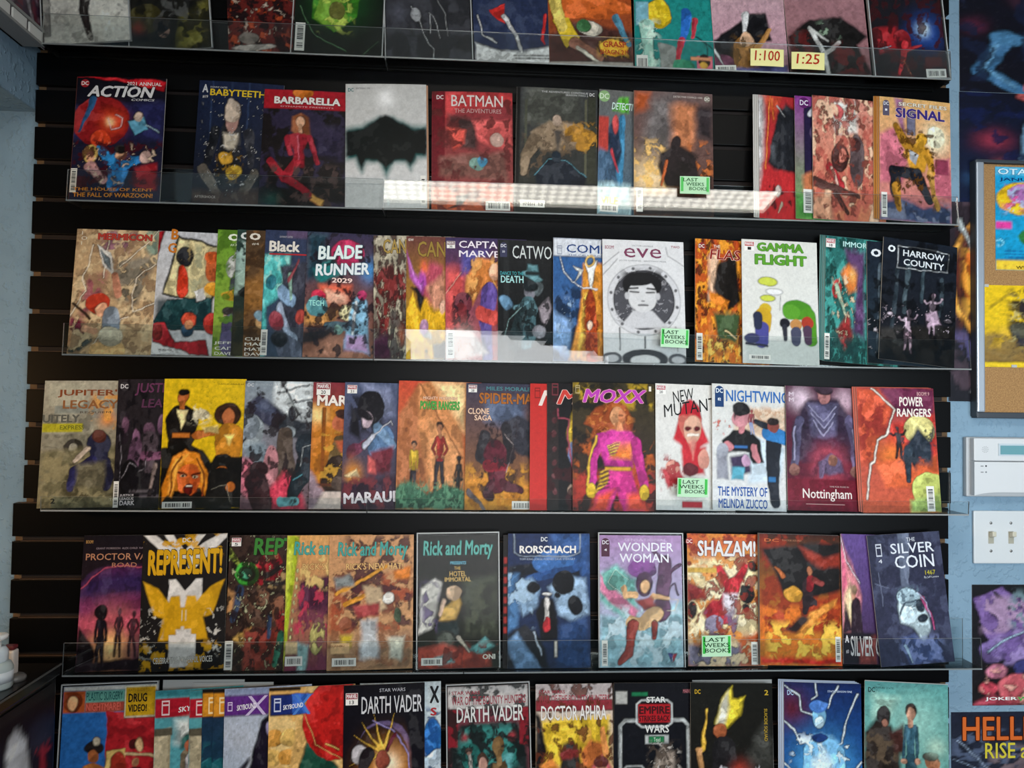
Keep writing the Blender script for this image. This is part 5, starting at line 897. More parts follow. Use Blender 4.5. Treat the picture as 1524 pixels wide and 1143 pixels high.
comic(3, 357, 366, 567, 'blue grey comic with cloaked dark figure and pink glowing shapes on fourth shelf',
  [bg('8a98a4', '6a4c54'), PS('d0d8dc', .06, .4, .0, 1, 0, 1, .35, .7, .3, .4, .2), L('60686c', .012, .45, .1, .9, .02), L('60686c', .012, .5, .0, .8, .3), L('60686c', .012, .6, .18, 1, .14), PS('3a3c50', .03, .0, .2, .2, .1, .45, .22, .6, .3, .5, .4, .1, .3), PS('4c546c', .05, .1, .2, .3, .15, .45, .28), PS('2c3038', .03, .4, .32, .6, .28, 1, .34, 1, .5, .6, .42), E(.66, .26, .05, .05, '2c3038'), E(.62, .4, .1, .05, '98a4ac'), LT('50443c', .2, .28, .58, .42, .6, .75), E(.1, .4, .18, .14, 'a0acb4'), E(.1, .36, .12, .1, '8c98a4'), PS('7c8c98', .06, 0, .5, .3, .48, .4, .65, .1, .66), E(.4, .66, .1, .16, 'c0848c'), PS('d8788c', .06, 0, .6, .14, .62, .2, .8, .1, .9, 0, .86), PS('c83c54', .06, .3, .9, .6, .7, .8, .8, .9, 1, .3, 1), E(.24, .69, .13, .06, '302024'), LT('3a2428', .3, .26, .2, .8, .3, .98), LT('18242c', .3, .14, .88, .66, .7, .9), L('5a98a8', .02, .98, .66, .72, .78), LT('5c98a0', .12, .1, .55, .94, .75, .94), LT('26303a', .3, .2, .88, .5, .92, .7), L('b0b8bc', .014, .8, .66, .84, .52, 1, .48), N('241c20', 8, .62, .05, 4)],
  [T('DC', .03, .02, .12, .045, 'd8dce0', .03, nm='publisher_logo'), T('JUSTICE LEAGUE', .14, .022, .5, .04, 'a8b0b8', .0, nm='subtitle')], vis=0.84, d=(53, 41))
comic(3, 459, 467, 570, 'amber room comic strip with bronze dressed person and pale lower band on fourth shelf',
  [bg('80303a', 'b86c24'), PS('b87020', .06, 0, .18, 1, .15, 1, .8, 0, .8), O(.06, .26, .14, 'f8d890'), R('8a4c18', .12, .2, .16, .8), R('c88430', .22, .2, .24, .8), E(.36, .32, .12, .07, 'a85838'), E(.38, .25, .1, .04, '3a2018'), LT('6a5430', .2, .26, .36, .48, .34, .62), PS('b85a38', .03, .28, .48, .5, .42, .5, .62, .4, .6), LT('34241c', .24, .3, .32, .66, .28, .8), N('c89838', 10, .6, .03, 2, (.1, .4, .5, .8)), R('cfc0b8', 0, .86, 1, 1), R('5a3020', 0, .8, 1, .82), E(.36, .8, .11, .06, '584840'), PS('907c88', .04, -.1, .64, .06, .74, .1, .82, .16, .86, .12, .94, .04, 1, -.1, 1)],
  [M_(.12, .055, .16, '8a2c34', '20'), T('MARAUDERS', .05, .1, 1.05, .19, 'f0e8e0', .05, o='40181c', g=.02)], d=(52, 40))
comic(3, 507, 514, 570, 'dusky violet comic with white title at the foot on fourth shelf',
  [bg('505a78', '3c2430'), PS('8088a8', .1, .3, 0, .8, .05, .9, .25, .5, .3), E(.48, .2, .25, .13, '15131a'), N('15131a', 9, .5, .05, 1, (.1, .1, .7, .4)), PS('12101a', .05, .15, .2, .3, .35, .3, .45, .1, .4), E(.42, .3, .1, .07, 'b8a4b0'), E(.38, .26, .14, .035, '18141c', 20), LT('5878a0', .3, .2, .75, .44, .55, .52), LT('6a88a8', .14, .1, .6, .36, .9, .5), LT('683048', .16, .1, .14, .56, .4, .48), LT('b0b4c4', .09, .06, .38, .5, .55, .42), L('c8c8d0', .018, .5, .44, .86, .3, .88, .33), PS('6a2030', .04, .5, .55, .9, .5, .85, .72, .55, .72), PS('c85a58', .03, .45, .58, .58, .62, .6, .72, .46, .72), O(.2, .72, .2, 'e09030'), PS('f0dca8', .02, .05, .74, .25, .68, .32, .75), PS('301c30', .05, 0, .8, 1, .74, 1, 1, 0, 1), N('702c34', 7, .55, .06, 3, (0, .74, 1, 1))],
  [M_(.13, .055, .16, 'b04450', '21'), T('MARAUDERS', .04, .855, 1.5, .945, 'd8d4dc', .05, rot=-3, o='301828', g=.02)], vis=0.66, d=(53, 41))
comic(3, 588, 594, 568, 'orange canyon comic with youth in red shirt among green grass on fourth shelf',
  [bg('c84c34', 'b88048'), PS('c88450', .04, .28, .02, .5, .0, .95, .35, 1, 1, .4, .85, .2, .3), PS('a4643c', .04, 0, .28, .28, .02, .3, .4, .5, .9, 0, .9), PS('e8c890', .1, .5, 0, 1, .0, 1, .4), PS('d0905c', .05, .45, .3, .9, .5, .9, .9, .5, .9), L('8a5030', .012, .3, .02, .95, .6), F(.62, .33, .56, 'a87050', '241814', '9a2c28', '302c34', 1, .62), F(.25, .47, .42, 'a87858', '181414', 'b89828', '28242c', 0, .7), F(.9, .58, .36, '1c1818', '1c1818', '201c1e', '1c1a1c', 0, .6), PS('2c5a44', .03, 0, .84, .2, .78, .45, .88, .7, .82, 1, .84, 1, 1, 0, 1), N('5c9070', 14, .55, .03, 2, (0, .8, 1, 1)), *[LT('386850', .02, .004, .08*k, .92, .08*k+.05*math.sin(k*2.1), .76) for k in range(1, 13)]],
  [T('MIGHTY MORPHIN', .36, .12, .86, .145, 'e8c8a8', .03, nm='subtitle', o='a02820'), T('POWER RANGERS', .32, .155, .9, .225, '4aa848', .05, o='14381c', g=.025)], vis=0.82, d=(54, 42))
comic(3, 691, 694, 571, 'dusk purple and orange comic with upside down dark red figure on fourth shelf',
  [bg('3c3c50', '8a5824'), PS('54607a', .1, .3, .1, .9, .15, .9, .4, .3, .3), PS('30303a', .03, .6, .3, .8, .24, 1, .3, 1, .6, .6, .5), PS('b87820', .1, 0, .75, .4, .7, 1, .8, 1, 1, 0, 1), N('c88c30', 7, .52, .06, 1, (0, .65, 1, 1)), LT('2c2a30', .16, .12, .3, .42, .22, .58, .36, .64), LT('2a282e', .16, .1, .62, .36, .7, .58, .56, .64), LT('5a1c2c', .34, .26, .46, .56, .5, .78), LT('8a2030', .14, .1, .34, .66, .62, .66), LT('4a1c28', .12, .08, .6, .8, .86, .85), LT('4a1c28', .12, .1, .4, .8, .36, .84), E(.37, .88, .09, .05, '3a1a24'), L('b0a0a0', .012, .6, .4, .74, .5, .64, .7), N('241a20', 9, .58, .05, 3, (.2, .3, .8, .9)), LT('5c5458', .08, .04, .05, .86, .3, 1)],
  [M_(.1, .045, .13, '8a2c38', '28'), T('MILES MORALES', .31, .025, 1.05, .058, '4a8088', .03, nm='subtitle'), T('SPIDER-MAN', .2, .075, 1.15, .165, 'a86428', .04, o='281810', g=.018), T('CLONE', .03, .2, .36, .25, 'e0c0a8', .04, o='582418', nm='subtitle'), T('SAGA', .13, .255, .4, .3, 'e0c0a8', .04, o='582418', nm='subtitle'), BC(.72, .93, 1.0, .995)], vis=0.79, d=(53, 41))
comic(3, 788, 789, 572, 'plain red comic strip with slanted red letter on fourth shelf',
  [bg('c0302c', 'c83430')], [I_(.09, .075, .07, '8a2420'), T('MOXIE', .1, .05, 1.2, .18, 'e8d8d0', .03, .3, o='a02820', g=.0), T('MOXIE', .115, .055, 1.19, .175, 'b82c28', .0, .3)], d=(54, 42), t=1.4, grain=.06)
comic(3, 814, 814, 571, 'black strip with red initial and column of small badges on fourth shelf',
  [bg('1c1a1c', '1a181a'), R('2c2424', 0, 0, .14, 1), *[E(.09, .3+.11*k, .03, .025, '5a3034') for k in range(6)], PS('d8b840', .04, .25, .4, .34, .2, .5, .2, .5, .5, .28, .5), PS('c05a50', .04, .24, .52, .34, .48, .4, .64, .3, .62), E(.3, .55, .05, .08, '6a78a0'), L('a04858', .02, .12, .2, .14, .28, .28, .28, .25, .44, .32, .7), E(.3, .84, .06, .04, 'a08878'), N('38181c', 6, .6)],
  [I_(.1, .05, .08, '703038'), T('MOXIE', .12, .05, 1.25, .17, 'c83c34', .03, .3, o='e8d0c8', g=.018)], d=(55, 43), t=1.4)
comic(3, 852, 852, 570, 'dark comic with red haired person in magenta and yellow jumpsuit, centre of fourth shelf',
  [bg('3c3420', '2c1c1a'), N('b89820', 5, .5, .08, 1, (0, 0, 1, .2)), N('b85a20', 5, .52, .08, 2, (0, .46, 1, .75)), N('b8382c', 5, .5, .08, 3, (0, .7, 1, 1)), N('161412', 6, .56, .06, 4), PS('94441c', .02, .28, .2, .5, .14, .66, .18, .74, .3, .72, .42, .6, .38, .4, .38, .2, .46, .26, .36, .14, .32), N('c87838', 14, .6, .04, 5, (.2, .18, .72, .42)), E(.54, .27, .095, .075, 'd09468'), E(.6, .28, .05, .06, 'b87048'), L('402010', .008, .485, .262, .515, .264), L('402010', .008, .565, .264, .6, .262), R('a83c30', .525, .316, .57, .322), LT('d08858', .1, .1, .56, .34, .58, .4), PS('c03090', .02, .3, .42, .46, .37, .72, .38, .78, .44, .72, .66, .38, .66), PS('e07a28', .05, .5, .48, .74, .46, .7, .6, .44, .6), LT('b82c88', .13, .1, .34, .44, .24, .62, .22, .78), LT('c03088', .13, .1, .76, .46, .8, .62, .86, .8), L('e0b840', .03, .3, .42, .2, .62, .17, .8), R('d8a030', .38, .66, .7, .69), PS('c02c80', .02, .36, .69, .7, .69, .86, 1, .62, 1, .54, .86, .44, 1, .22, 1), PS('d84c34', .06, .3, .88, .5, .84, .4, 1, .2, 1), PS('d84c34', .06, .66, .88, .8, .86, .9, 1, .66, 1), PS('d8b030', .01, .32, .7, .44, .68, .4, .8, .28, .86), *[L('5a1c40', .012, .3, .72+.03*k, .43, .7+.03*k) for k in range(5)], P('e0c050', .42, .49, .56, .47, .52, .58, .44, .58), *[L('a03060', .012, .43, .5+.025*k, .54, .48+.025*k) for k in range(4)], E(.22, .84, .06, .06, 'd8b430'), E(.86, .86, .06, .06, 'd8b430'), O(.6, .45, .15, 'e04c98', .6)],
  [I_(.06, .055, .055, 'b0a070'), T('MOXX', .12, .05, .9, .16, 'b83cb0', .04, .25, o='e8a8b0', g=.025), T('1', .93, .02, .96, .06, 'e8e0d0', .02, nm='issue_number')], xBR=976, d=(56, 50), t=2.2)
comic(3, 976, 975, 573, 'white comic with red bust and slanted black title on fourth shelf',
  [bg('dcdad6', 'd8d8d6'), PS('c02430', .03, .3, .44, .42, .3, .44, .2, .7, .2, .84, .34, .95, .46, .8, .5, .82, .7, .5, .7, .46, .5), E(.62, .3, .2, .15, 'c8685c'), E(.66, .36, .16, .11, 'd8a890'), PS('b81c2c', .02, .42, .26, .48, .16, .64, .12, .8, .18, .82, .28, .64, .24), E(.58, .36, .06, .02, '5a1018'), E(.74, .36, .05, .02, '5a1018'), LT('f4ece0', .03, .03, .58, .415, .76, .41), PS('c02430', .04, .44, .52, .9, .5, .86, .72, .5, .72), PS('d8887c', .04, .6, .45, .72, .45, .66, .6), PS('b84048', .03, .1, .68, .4, .64, .5, .76, .2, .84), E(.3, .66, .12, .06, 'd89888'), N('a02c34', 10, .58, .04, 2, (.08, .58, .5, .84)), E(.86, .6, .1, .08, 'd09080'), R('b82834', .46, .93, .82, .98), E(.62, .68, .14, .05, '5a1820')],
  [M_(.1, .05, .17, 'b04050', '20'), T('NEW', .3, .045, .7, .14, '141414', .0, .2, rot=-12), T('MUTANTS', .13, .13, 1.2, .23, '141414', .0, .15, rot=-10)], vis=0.71, d=(52, 42), grain=.08)
comic(3, 1060, 1059, 574, 'white and blue comic with blue caption at the foot on fourth shelf',
  [bg('d4d4d0', 'd8dadc'), PS('d8c0a8', .05, .3, .2, 1, .18, 1, .42, .3, .4), N('c0987c', 14, .55, .03, 1, (.5, .18, 1, .36)), N('c8503c', 16, .66, .03, 2, (.02, .26, .3, .4)), PS('c8d8e4', .05, .5, .4, 1, .5, .9, .78, .5, .78), PS('141416', .01, .14, .46, .28, .37, .5, .37, .64, .44, .7, .62, .54, .62, .5, .54, .26, .54, .16, .56), LT('c88088', .09, .08, .4, .33, .4, .38), E(.4, .26, .12, .09, 'c88890'), E(.4, .2, .125, .055, '1c1a1c'), PS('1c1a1c', .01, .28, .2, .34, .18, .32, .28), E(.22, .5, .07, .04, 'd0848c'), LT('c88088', .09, .07, .56, .5, .62, .6), R('3a70b0', .3, .49, .48, .51), PS('8a8c98', .02, .06, .56, .2, .5, .22, .76, .06, .76), E(.14, .53, .08, .05, 'a0a4b0'), PS('3a2c4c', .03, .24, .58, .5, .56, .52, .7, .26, .72), E(.46, .61, .06, .045, 'c098b8'), PS('58a8c0', .02, .26, .66, .44, .66, .44, .76, .26, .76), LT('20242e', .22, .13, .84, .44, .82, .62, .84, .94), LT('3078b8', .2, .16, .78, .38, .98, .42), LT('20242e', .08, .06, .76, .32, .6, .3), E(.84, .32, .08, .055, '8a4840'), E(.84, .285, .08, .03, '241c1c'), R('3070a8', .76, .73, .86, .77), F(.54, .2, .2, '9a4848', '702c30', '8a4048', '8a98c0', 0, .8)],
  [D(.1, .055, .06, '1c3c6c', 'e8f0f8', '82'), T('NIGHTWING', .19, .045, 1.05, .14, '2c68b0', .02, 0), T('THE MYSTERY OF', .07, .815, .74, .89, '2454a0', .03, nm='subtitle'), T('MELINDA ZUCCO', .08, .91, .74, .985, '2454a0', .03, nm='subtitle')], xBR=1169, d=(54, 46), grain=.1)
comic(3, 1172, 1168, 577, 'maroon comic with hooded muscular statue figure above a crouching man on fourth shelf',
  [bg('4a1c34', '581828'), O(.2, .1, .2, 'd8c0d0'), O(.8, .1, .2, 'c8a8b8'), PS('302438', .05, .1, .3, .3, .1, .7, .1, .95, .3, .9, .6, .1, .6), LT('4c4864', .12, .1, .18, .28, .12, .5, .1, .66), LT('5c5474', .12, .1, .86, .26, .92, .5, .94, .66), L('9c98b8', .03, .12, .34, .09, .6), L('9c98b8', .03, .9, .34, .93, .56), PS('5c5878', .05, .3, .14, .7, .14, .66, .4, .5, .46, .34, .4), *[L('9490b0', .025, .32+.02*k, .16+.06*k, .5, .28+.06*k, .68-.02*k, .16+.06*k) for k in range(3)], E(.52, .07, .09, .07, 'b07878'), E(.52, .02, .13, .04, '40303c'), PS('281c34', .04, .3, .42, .7, .42, .8, .62, .2, .62), O(.56, .62, .28, 'd85868'), PS('7a3448', .05, .3, .72, .44, .54, .68, .54, .84, .72), PS('5c4c68', .03, .42, .62, .6, .54, .74, .6, .76, .7, .46, .72), E(.62, .6, .07, .05, '9a6858'), LT('786484', .08, .06, .48, .62, .46, .72), E(.1, .68, .07, .05, '785048'), E(.92, .68, .07, .05, '785048'), R('681828', 0, .75, 1, 1), N('7a2034', 7, .55, .06, 3, (0, .74, 1, 1))],
  [T('Nottingham', .2, .825, .86, .925, 'e4d8d4', .015), T('____________', .24, .945, .76, .95, 'c8a0a0', .0, nm='subtitle'), T('TIME FOR MORE IN', .56, .8, .82, .812, 'c8a8a8', .0, nm='subtitle'), T('M\nM', .04, .05, .11, .13, 'd0c0cc', .05, nm='publisher_logo'), T('#2', .92, .06, .99, .09, 'c8a8b8', .01, nm='issue_number')], xBR=1283, d=(52, 44))
comic(3, 1284, 1273, 577, 'orange crimson comic with jagged white line, right end of fourth shelf',
  [bg('9a3c44', 'c85c40'), PS('c85438', .05, .0, .0, .26, .0, .45, .18, .3, .4, .2, .6, 0, .62), N('8a2c28', 6, .55, .06, 1, (0, .1, .4, .6)), PS('6a2c48', .04, .3, 0, 1, 0, 1, .22, .5, .2), PS('c83c34', .06, .4, .3, 1, .22, 1, .6, .3, .6), O(.4, .55, .25, 'e07838'), E(.78, .34, .2, .12, 'dcd088'), PS('d8643c', .05, .2, .6, 1, .55, 1, .8, .3, .8), E(.85, .82, .22, .14, 'b8c068'), PS('a0b868', .04, .6, .9, 1, .86, 1, 1, .6, 1), L('f0e4d8', .025, .2, .0, .48, .18, .36, .38, .24, .42, .18, .6, .12, .62, .06, .9), F(.5, .32, .26, '3a2c30', '2c2428', '343034', '2c2a2e', 3, .9), PS('2c3440', .04, .55, .5, .75, .32, .95, .46, .92, .6, .78, .56, .7, .66), LT('34404c', .12, .06, .62, .5, .6, .74), N('38404a', 9, .55, .04, 4, (.5, .3, 1, .62))],
  [T('POWER', .54, .07, .85, .15, 'ece0d8', .04, .1), T('RANGERS', .5, .165, .95, .235, 'ece0d8', .04, .1), T('BOOM! 9', .78, .03, .94, .06, 'e0b0b0', .01, nm='publisher_logo'), BC(.82, .79, .92, .99, 1)], xBR=1401, d=(55, 51), t=1.6, stack=2, sdx=-3.2, sc='b85038')
note(1008, 711, .063, .038, 3, .072, 'green handwritten note on the white comic with the red bust', [('LAST', .16, .7), ('WEEKS', .06, .84), ('BOOKS', .24, .9)], '3cb84a', '0c3c18', rot=1, brd='b8e0bc')

# ------------------------------------------------------------------ fifth shelf
comic(4, 112, 126, 797, 'black to purple sunset comic with three silhouetted walkers, far left of fifth shelf',
  [bg('18141a', '2c1824'), PS('48204c', .05, .0, .36, .2, .27, .5, .23, 1, .22, 1, 1, 0, 1), PS('302050', .1, .1, .32, 1, .28, 1, .45, 0, .45), PS('7c2c5c', .15, 0, .5, 1, .46, 1, .7, 0, .7), O(.5, .8, .45, 'e09060'), PS('c05468', .12, 0, .6, 1, .58, 1, .72, 0, .72), O(.5, .84, .25, 'f8c888'), L('b04c68', .02, .0, .4, .16, .32, .36, .25, .6, .23, 1, .24), PS('1c1418', .02, 0, .68, .14, .74, .3, .88, .2, 1, 0, 1), PS('241820', .02, 0, .95, 1, .9, 1, 1, 0, 1), F(.35, .54, .44, '1c1620', '1c1418', '1e1822', '20161c', 0, .85), E(.34, .57, .1, .055, '181216'), F(.62, .54, .36, '50303c', '6a4048', '38242c', '2c1c24', 1, .6), F(.84, .56, .34, '4c2c34', '5c3038', '40242c', '301c24', 1, .8)],
  [T('BOOM!', .04, .035, .15, .06, 'c89858', .02, nm='publisher_logo'), T('PROCTOR VALLEY', .05, .135, 1.3, .185, 'c08868', .01), T('ROAD', .46, .205, .84, .24, 'b47c60', .0), T('GRANT MORRISON  ALEX CHILD  NAOMI', .2, .09, 1.0, .105, '988890', .0, nm='subtitle')], vis=0.73, d=(50, 40))
comic(4, 206, 214, 797, 'yellow, black and white comic with two winged figures on fifth shelf',
  [bg('201c1c', '1c1a1a'), P('d8d4d0', 0, 0, .14, .0, .46, .14, .46, .26, .3, .18, 0, .0), P('d8d4d0', .9, 0, 1, 0, 1, .03, .62, .26, .54, .26, .54, .14), P('d8d4d0', .25, 0, .36, 0, .5, .12, .64, 0, .75, 0, .5, .2), N('d8a018', 9, .6, .03, 1, (0, 0, 1, .14)), P('dcd8d4', .32, .33, .4, .33, .52, .42, .64, .33, .72, .33, .72, .62, .64, .62, .64, .98, .36, .98, .36, .62, .32, .62), PS('d09c18', .01, .02, .34, .2, .4, .34, .5, .36, .46, .46, .46, .48, .56, .48, .7, .42, .7, .42, .78, .22, .78, .26, .62, .16, .6, .1, .5), PS('d09c18', .01, .98, .34, .8, .4, .66, .5, .64, .46, .54, .46, .52, .56, .52, .7, .6, .7, .6, .78, .8, .78, .74, .62, .84, .6, .9, .5), R('d09c18', .4, .54, .6, .68), R('d8d0b8', .485, .56, .495, .64), R('d8d0b8', .53, .56, .54, .64), N('d8d4cc', 14, .6, .03, 3, (0, .55, .24, .9)), N('d8d4cc', 14, .62, .03, 4, (.78, .55, 1, .9)), N('d8a018', 9, .52, .03, 5, (0, .8, 1, 1)), P('dcd8d4', .34, .74, .66, .74, .66, .92, .34, .92)],
  [T('REPRESENT!', .07, .105, .95, .305, 'd8a41c', .06, o='302410', g=.02), T('DC', .47, .025, .57, .06, 'e0dcd8', .03, nm='publisher_logo'), T('CELEBRATING POWERFUL VOICES', .17, .9, .86, .945, 'e4e0d8', .02, o='201c18', nm='subtitle')], xBR=334, d=(54, 46), t=2.2, grain=.1, warp=.006)
comic(4, 333, 343, 797, 'brown and red comic with glowing green ring and claw on fifth shelf',
  [bg('3a2a24', '402c24'), E(.68, .24, .2, .13, '9a1c28'), E(.5, .3, .14, .08, 'b02430'), N('b89868', 7, .58, .05, 1, (.5, .15, 1, .4)), LT('8a9a40', .1, .04, .0, .12, .2, .25), E(.3, .29, .2, .09, '3c9c34', 10), E(.3, .29, .14, .06, '1c4820', 10), E(.3, .29, .08, .04, '50a880', 10), PS('28201e', .02, .5, .3, .9, .2, .92, .24, .6, .34), PS('28201e', .02, .55, .34, .95, .34, .94, .38, .6, .38), PS('50382c', .05, .1, .55, .3, .42, .8, .42, .8, .7, .3, .68), PS('6a4836', .04, .3, .48, .6, .4, .9, .5, .7, .64), LT('30405c', .16, .1, .2, .42, .1, .62), PS('c08c58', .04, .0, .4, .14, .44, .1, .55, 0, .6), PS('b08c48', .03, .1, .76, .4, .68, .5, .78, .3, .82), PS('782c20', .05, .3, .7, .9, .7, .8, 1, .3, 1), LT('2c3c58', .08, .06, .7, .6, .7, .76), E(.88, .56, .14, .1, '7a4c34'), PS('a02c2c', .04, .8, .6, 1, .56, 1, .72, .85, .72), LT('2c7058', .14, .08, .9, .76, .8, .95), N('201412', 9, .57, .05, 4), N('c8c8a0', 14, .72, .02, 6)],
  [M_(.11, .05, .15, 'b04050', '5'), T('REPTIL', .4, .02, 1.3, .15, '3c8034', .04, .08, o='1c2c18', g=.02), BC(.0, .78, .13, .99, 1)], vis=0.7, d=(53, 41))
comic(4, 421, 428, 797, 'lime edged comic with teal title, partly covered, on fifth shelf',
  [bg('d8a060', '6a2c44'), PS('a8b828', .02, 0, 0, .28, 0, .2, .3, .1, .6, .04, .9, 0, 1), PS('c8d048', .02, 0, .1, .14, .12, .08, .4, 0, .5), PS('4c1c38', .05, .3, .34, 1, .3, 1, .6, .3, .56), N('b83450', 7, .54, .05, 1, (.2, .35, 1, .75)), N('e0c078', 6, .58, .05, 2, (.3, .1, 1, .4)), *[E(.26-.016*k, .26+.062*k, .025, .016, 'd8dc9c') for k in range(9)], E(.74, .75, .16, .14, 'a8a060', 25), N('6a3048', 8, .54, .05, 3, (.2, .55, 1, 1)), PS('8ab0b0', .04, .3, .8, .55, .82, .5, 1, .3, 1), R('c8b088', .04, .79, .3, .88)],
  [T('Rick and Morty', .16, .045, 1.9, .18, '48a098', .03, .08, o='245850', g=.015), T("RICK'S NEW HAT!", .36, .21, 1.8, .26, 'd8b070', .02, nm='subtitle', o='7a4c2c'), BC(.04, .895, .42, .965)], vis=0.52, d=(53, 41))
comic(4, 486, 491, 797, 'tan comic with heaped junk and yellow girders under a teal drippy title on fifth shelf',
  [bg('c89468', 'c09468'), N('6a3028', 7, .52, .05, 1, (0, .25, 1, .6)), N('a04c30', 6, .54, .05, 2, (0, .3, 1, .75)), N('40202c', 8, .57, .05, 3, (.2, .0, 1, .7)), L('d89838', .04, .1, .44, .68, .24), L('c88828', .06, .2, .52, .5, .44), PS('d07828', .03, .76, .28, .98, .24, .96, .34, .78, .34), PS('b8a080', .03, .4, .38, .62, .38, .68, .56, .5, .6), PS('8a9090', .04, .05, .32, .25, .3, .3, .38, .1, .4), E(.7, .48, .07, .045, 'e0dcd4'), PS('9a3c3c', .03, .3, .54, .6, .5, .6, .6, .34, .62), PS('a88060', .06, 0, .76, 1, .7, 1, 1, 0, 1), N('8a5c40', 8, .56, .05, 4, (0, .65, 1, 1)), PS('b8bcc0', .05, .4, .64, .58, .62, .6, .92, .38, .92), PS('c0a830', .04, .16, .74, .3, .74, .28, .84, .16, .84), PS('c8c8b8', .04, .72, .76, .9, .76, .86, .94, .74, .92), E(.2, .66, .08, .05, '8a5038'), E(.82, .6, .05, .05, '3c4c38'), R('d8b080', .04, .8, .26, .88)],
  [T('Rick and Morty', .1, .05, .93, .19, '48a098', .03, .08, o='245850', g=.015), T("RICK'S NEW HAT!", .2, .21, .88, .26, 'e0b878', .02, nm='subtitle', o='7a4c2c'), T('GURIHIRU', .04, .815, .2, .83, '8a4c2c', .0, nm='subtitle'), BC(.06, .91, .34, .97)], xBR=614, d=(53, 45))
comic(4, 622, 623, 797, 'bagged black comic with yellow shirt shape and teal title on fifth shelf',
  [bg('1c1c18', '22241c'), PS('34382a', .08, .55, .35, .98, .3, .98, .75, .6, .75), N('4a4e3c', 9, .55, .05, 1, (.6, .35, .95, .75)), PS('c8c4bc', .03, .04, .4, .2, .32, .3, .36, .18, .7, .0, .74), N('5c4a78', 9, .55, .04, 2, (.04, .36, .24, .72)), PS('c0984c', .03, .3, .56, .5, .48, .54, .52, .46, .66, .26, .64), E(.44, .44, .1, .06, 'c8a888'), LT('c8a890', .06, .05, .32, .5, .26, .6), PS('202c2c', .02, .24, .66, .5, .64, .5, .76, .24, .78), E(.34, .79, .14, .07, '2c302c'), E(.34, .79, .11, .05, '50544c'), PS('b04838', .05, .0, .86, .3, .82, .6, .88, .9, .9, .9, 1, 0, 1), PS('68a8a8', .03, .6, .86, .84, .78, .95, .84, .8, .9), PS('68a8a8', .03, .2, .92, .4, .88, .44, .96, .26, .98), N('783028', 9, .58, .05, 5, (.1, .82, 1, 1)), LT('c8c0b0', .06, .03, .5, .78, .62, .88)],
  [T('Rick and Morty', .06, .04, .94, .19, '5cb0a4', .03, .08, o='245850', g=.015), T('PRESENTS', .4, .2, .6, .225, '68b8d0', .03, nm='subtitle'), T('THE', .45, .24, .53, .265, 'd8b060', .01, nm='subtitle'), T('HOTEL', .39, .275, .6, .315, 'd8b060', .02, nm='subtitle'), T('IMMORTAL', .33, .32, .66, .355, 'd8b060', .02, nm='subtitle'), T('ONI', .8, .9, .96, .94, 'e0dcd0', .05, nm='publisher_logo'), BC(.04, .92, .3, .975)], xBR=742, d=(50, 48), bag=True, t=2.0)
comic(4, 748, 749, 796, 'thin black comic edge with red vertical lettering left of the blue hatted faces',
  [bg('1a1616', '181414'), *[R('a02c28', .005, .17+.075*k, .05, .22+.075*k) for k in range(8)]], [], d=(44, 40), t=1.4)
comic(4, 755, 756, 794, 'blue and black comic with two shadowed faces, hat and spotted mask on fifth shelf',
  [bg('1c2c54', '1c2844'), PS('2c5088', .08, .5, 0, 1, 0, 1, .5, .6, .3), PS('0e1420', .03, 0, .24, .4, .22, .9, .26, .9, .32, .3, .32, 0, .34), E(.55, .22, .26, .1, '3868a8'), E(.56, .3, .36, .035, '28508c', -12), PS('88a8c8', .04, .08, .36, .3, .34, .4, .42, .36, .56, .18, .62, .06, .5), PS('4c78a8', .04, 0, .3, .14, .3, .12, .7, 0, .74), N('a8c4dc', 9, .58, .04, 1, (0, .28, .3, .7)), E(.32, .41, .08, .04, '10141c', -10), PS('90acc8', .05, .5, .4, .7, .32, .95, .34, .98, .6, .8, .68, .62, .6), E(.68, .37, .14, .09, '0c0e14', 10), E(.82, .54, .08, .075, '0c0e14'), E(.6, .47, .035, .022, '0c0e14'), PS('0e0f14', .02, .34, .6, .42, .5, .54, .5, .62, .66, .6, .8, .4, .8), LT('d8d4d0', .05, .07, .48, .5, .47, .66), LT('c03038', .06, .1, .48, .64, .47, .71), E(.48, .46, .05, .015, 'e8e8e8'), PS('12161e', .03, .0, .76, .2, .68, .4, .78, .5, 1, 0, 1), PS('6c90b8', .04, .0, .8, .12, .74, .4, 1, .1, 1), PS('203c68', .05, .62, .7, .95, .62, 1, 1, .6, 1), R('c8c4bc', .56, .8, .6, .92), LT('b0c0d0', .03, .02, .32, .74, .4, .9), L('8a98ac', .02, .08, .0, .08, .14, .14, .165, .82, .165, .88, .14, .88, .0)],
  [T('RORSCHACH', .14, .09, .83, .15, 'e8e4e0', .05), T('DC', .4, .025, .48, .06, 'd8dce0', .04, nm='publisher_logo'), T('TOM KING JORGE FORNES DAVE STEWART', .14, .185, .82, .205, 'a8b4c4', .01, nm='subtitle')], xBR=879, d=(48, 46))
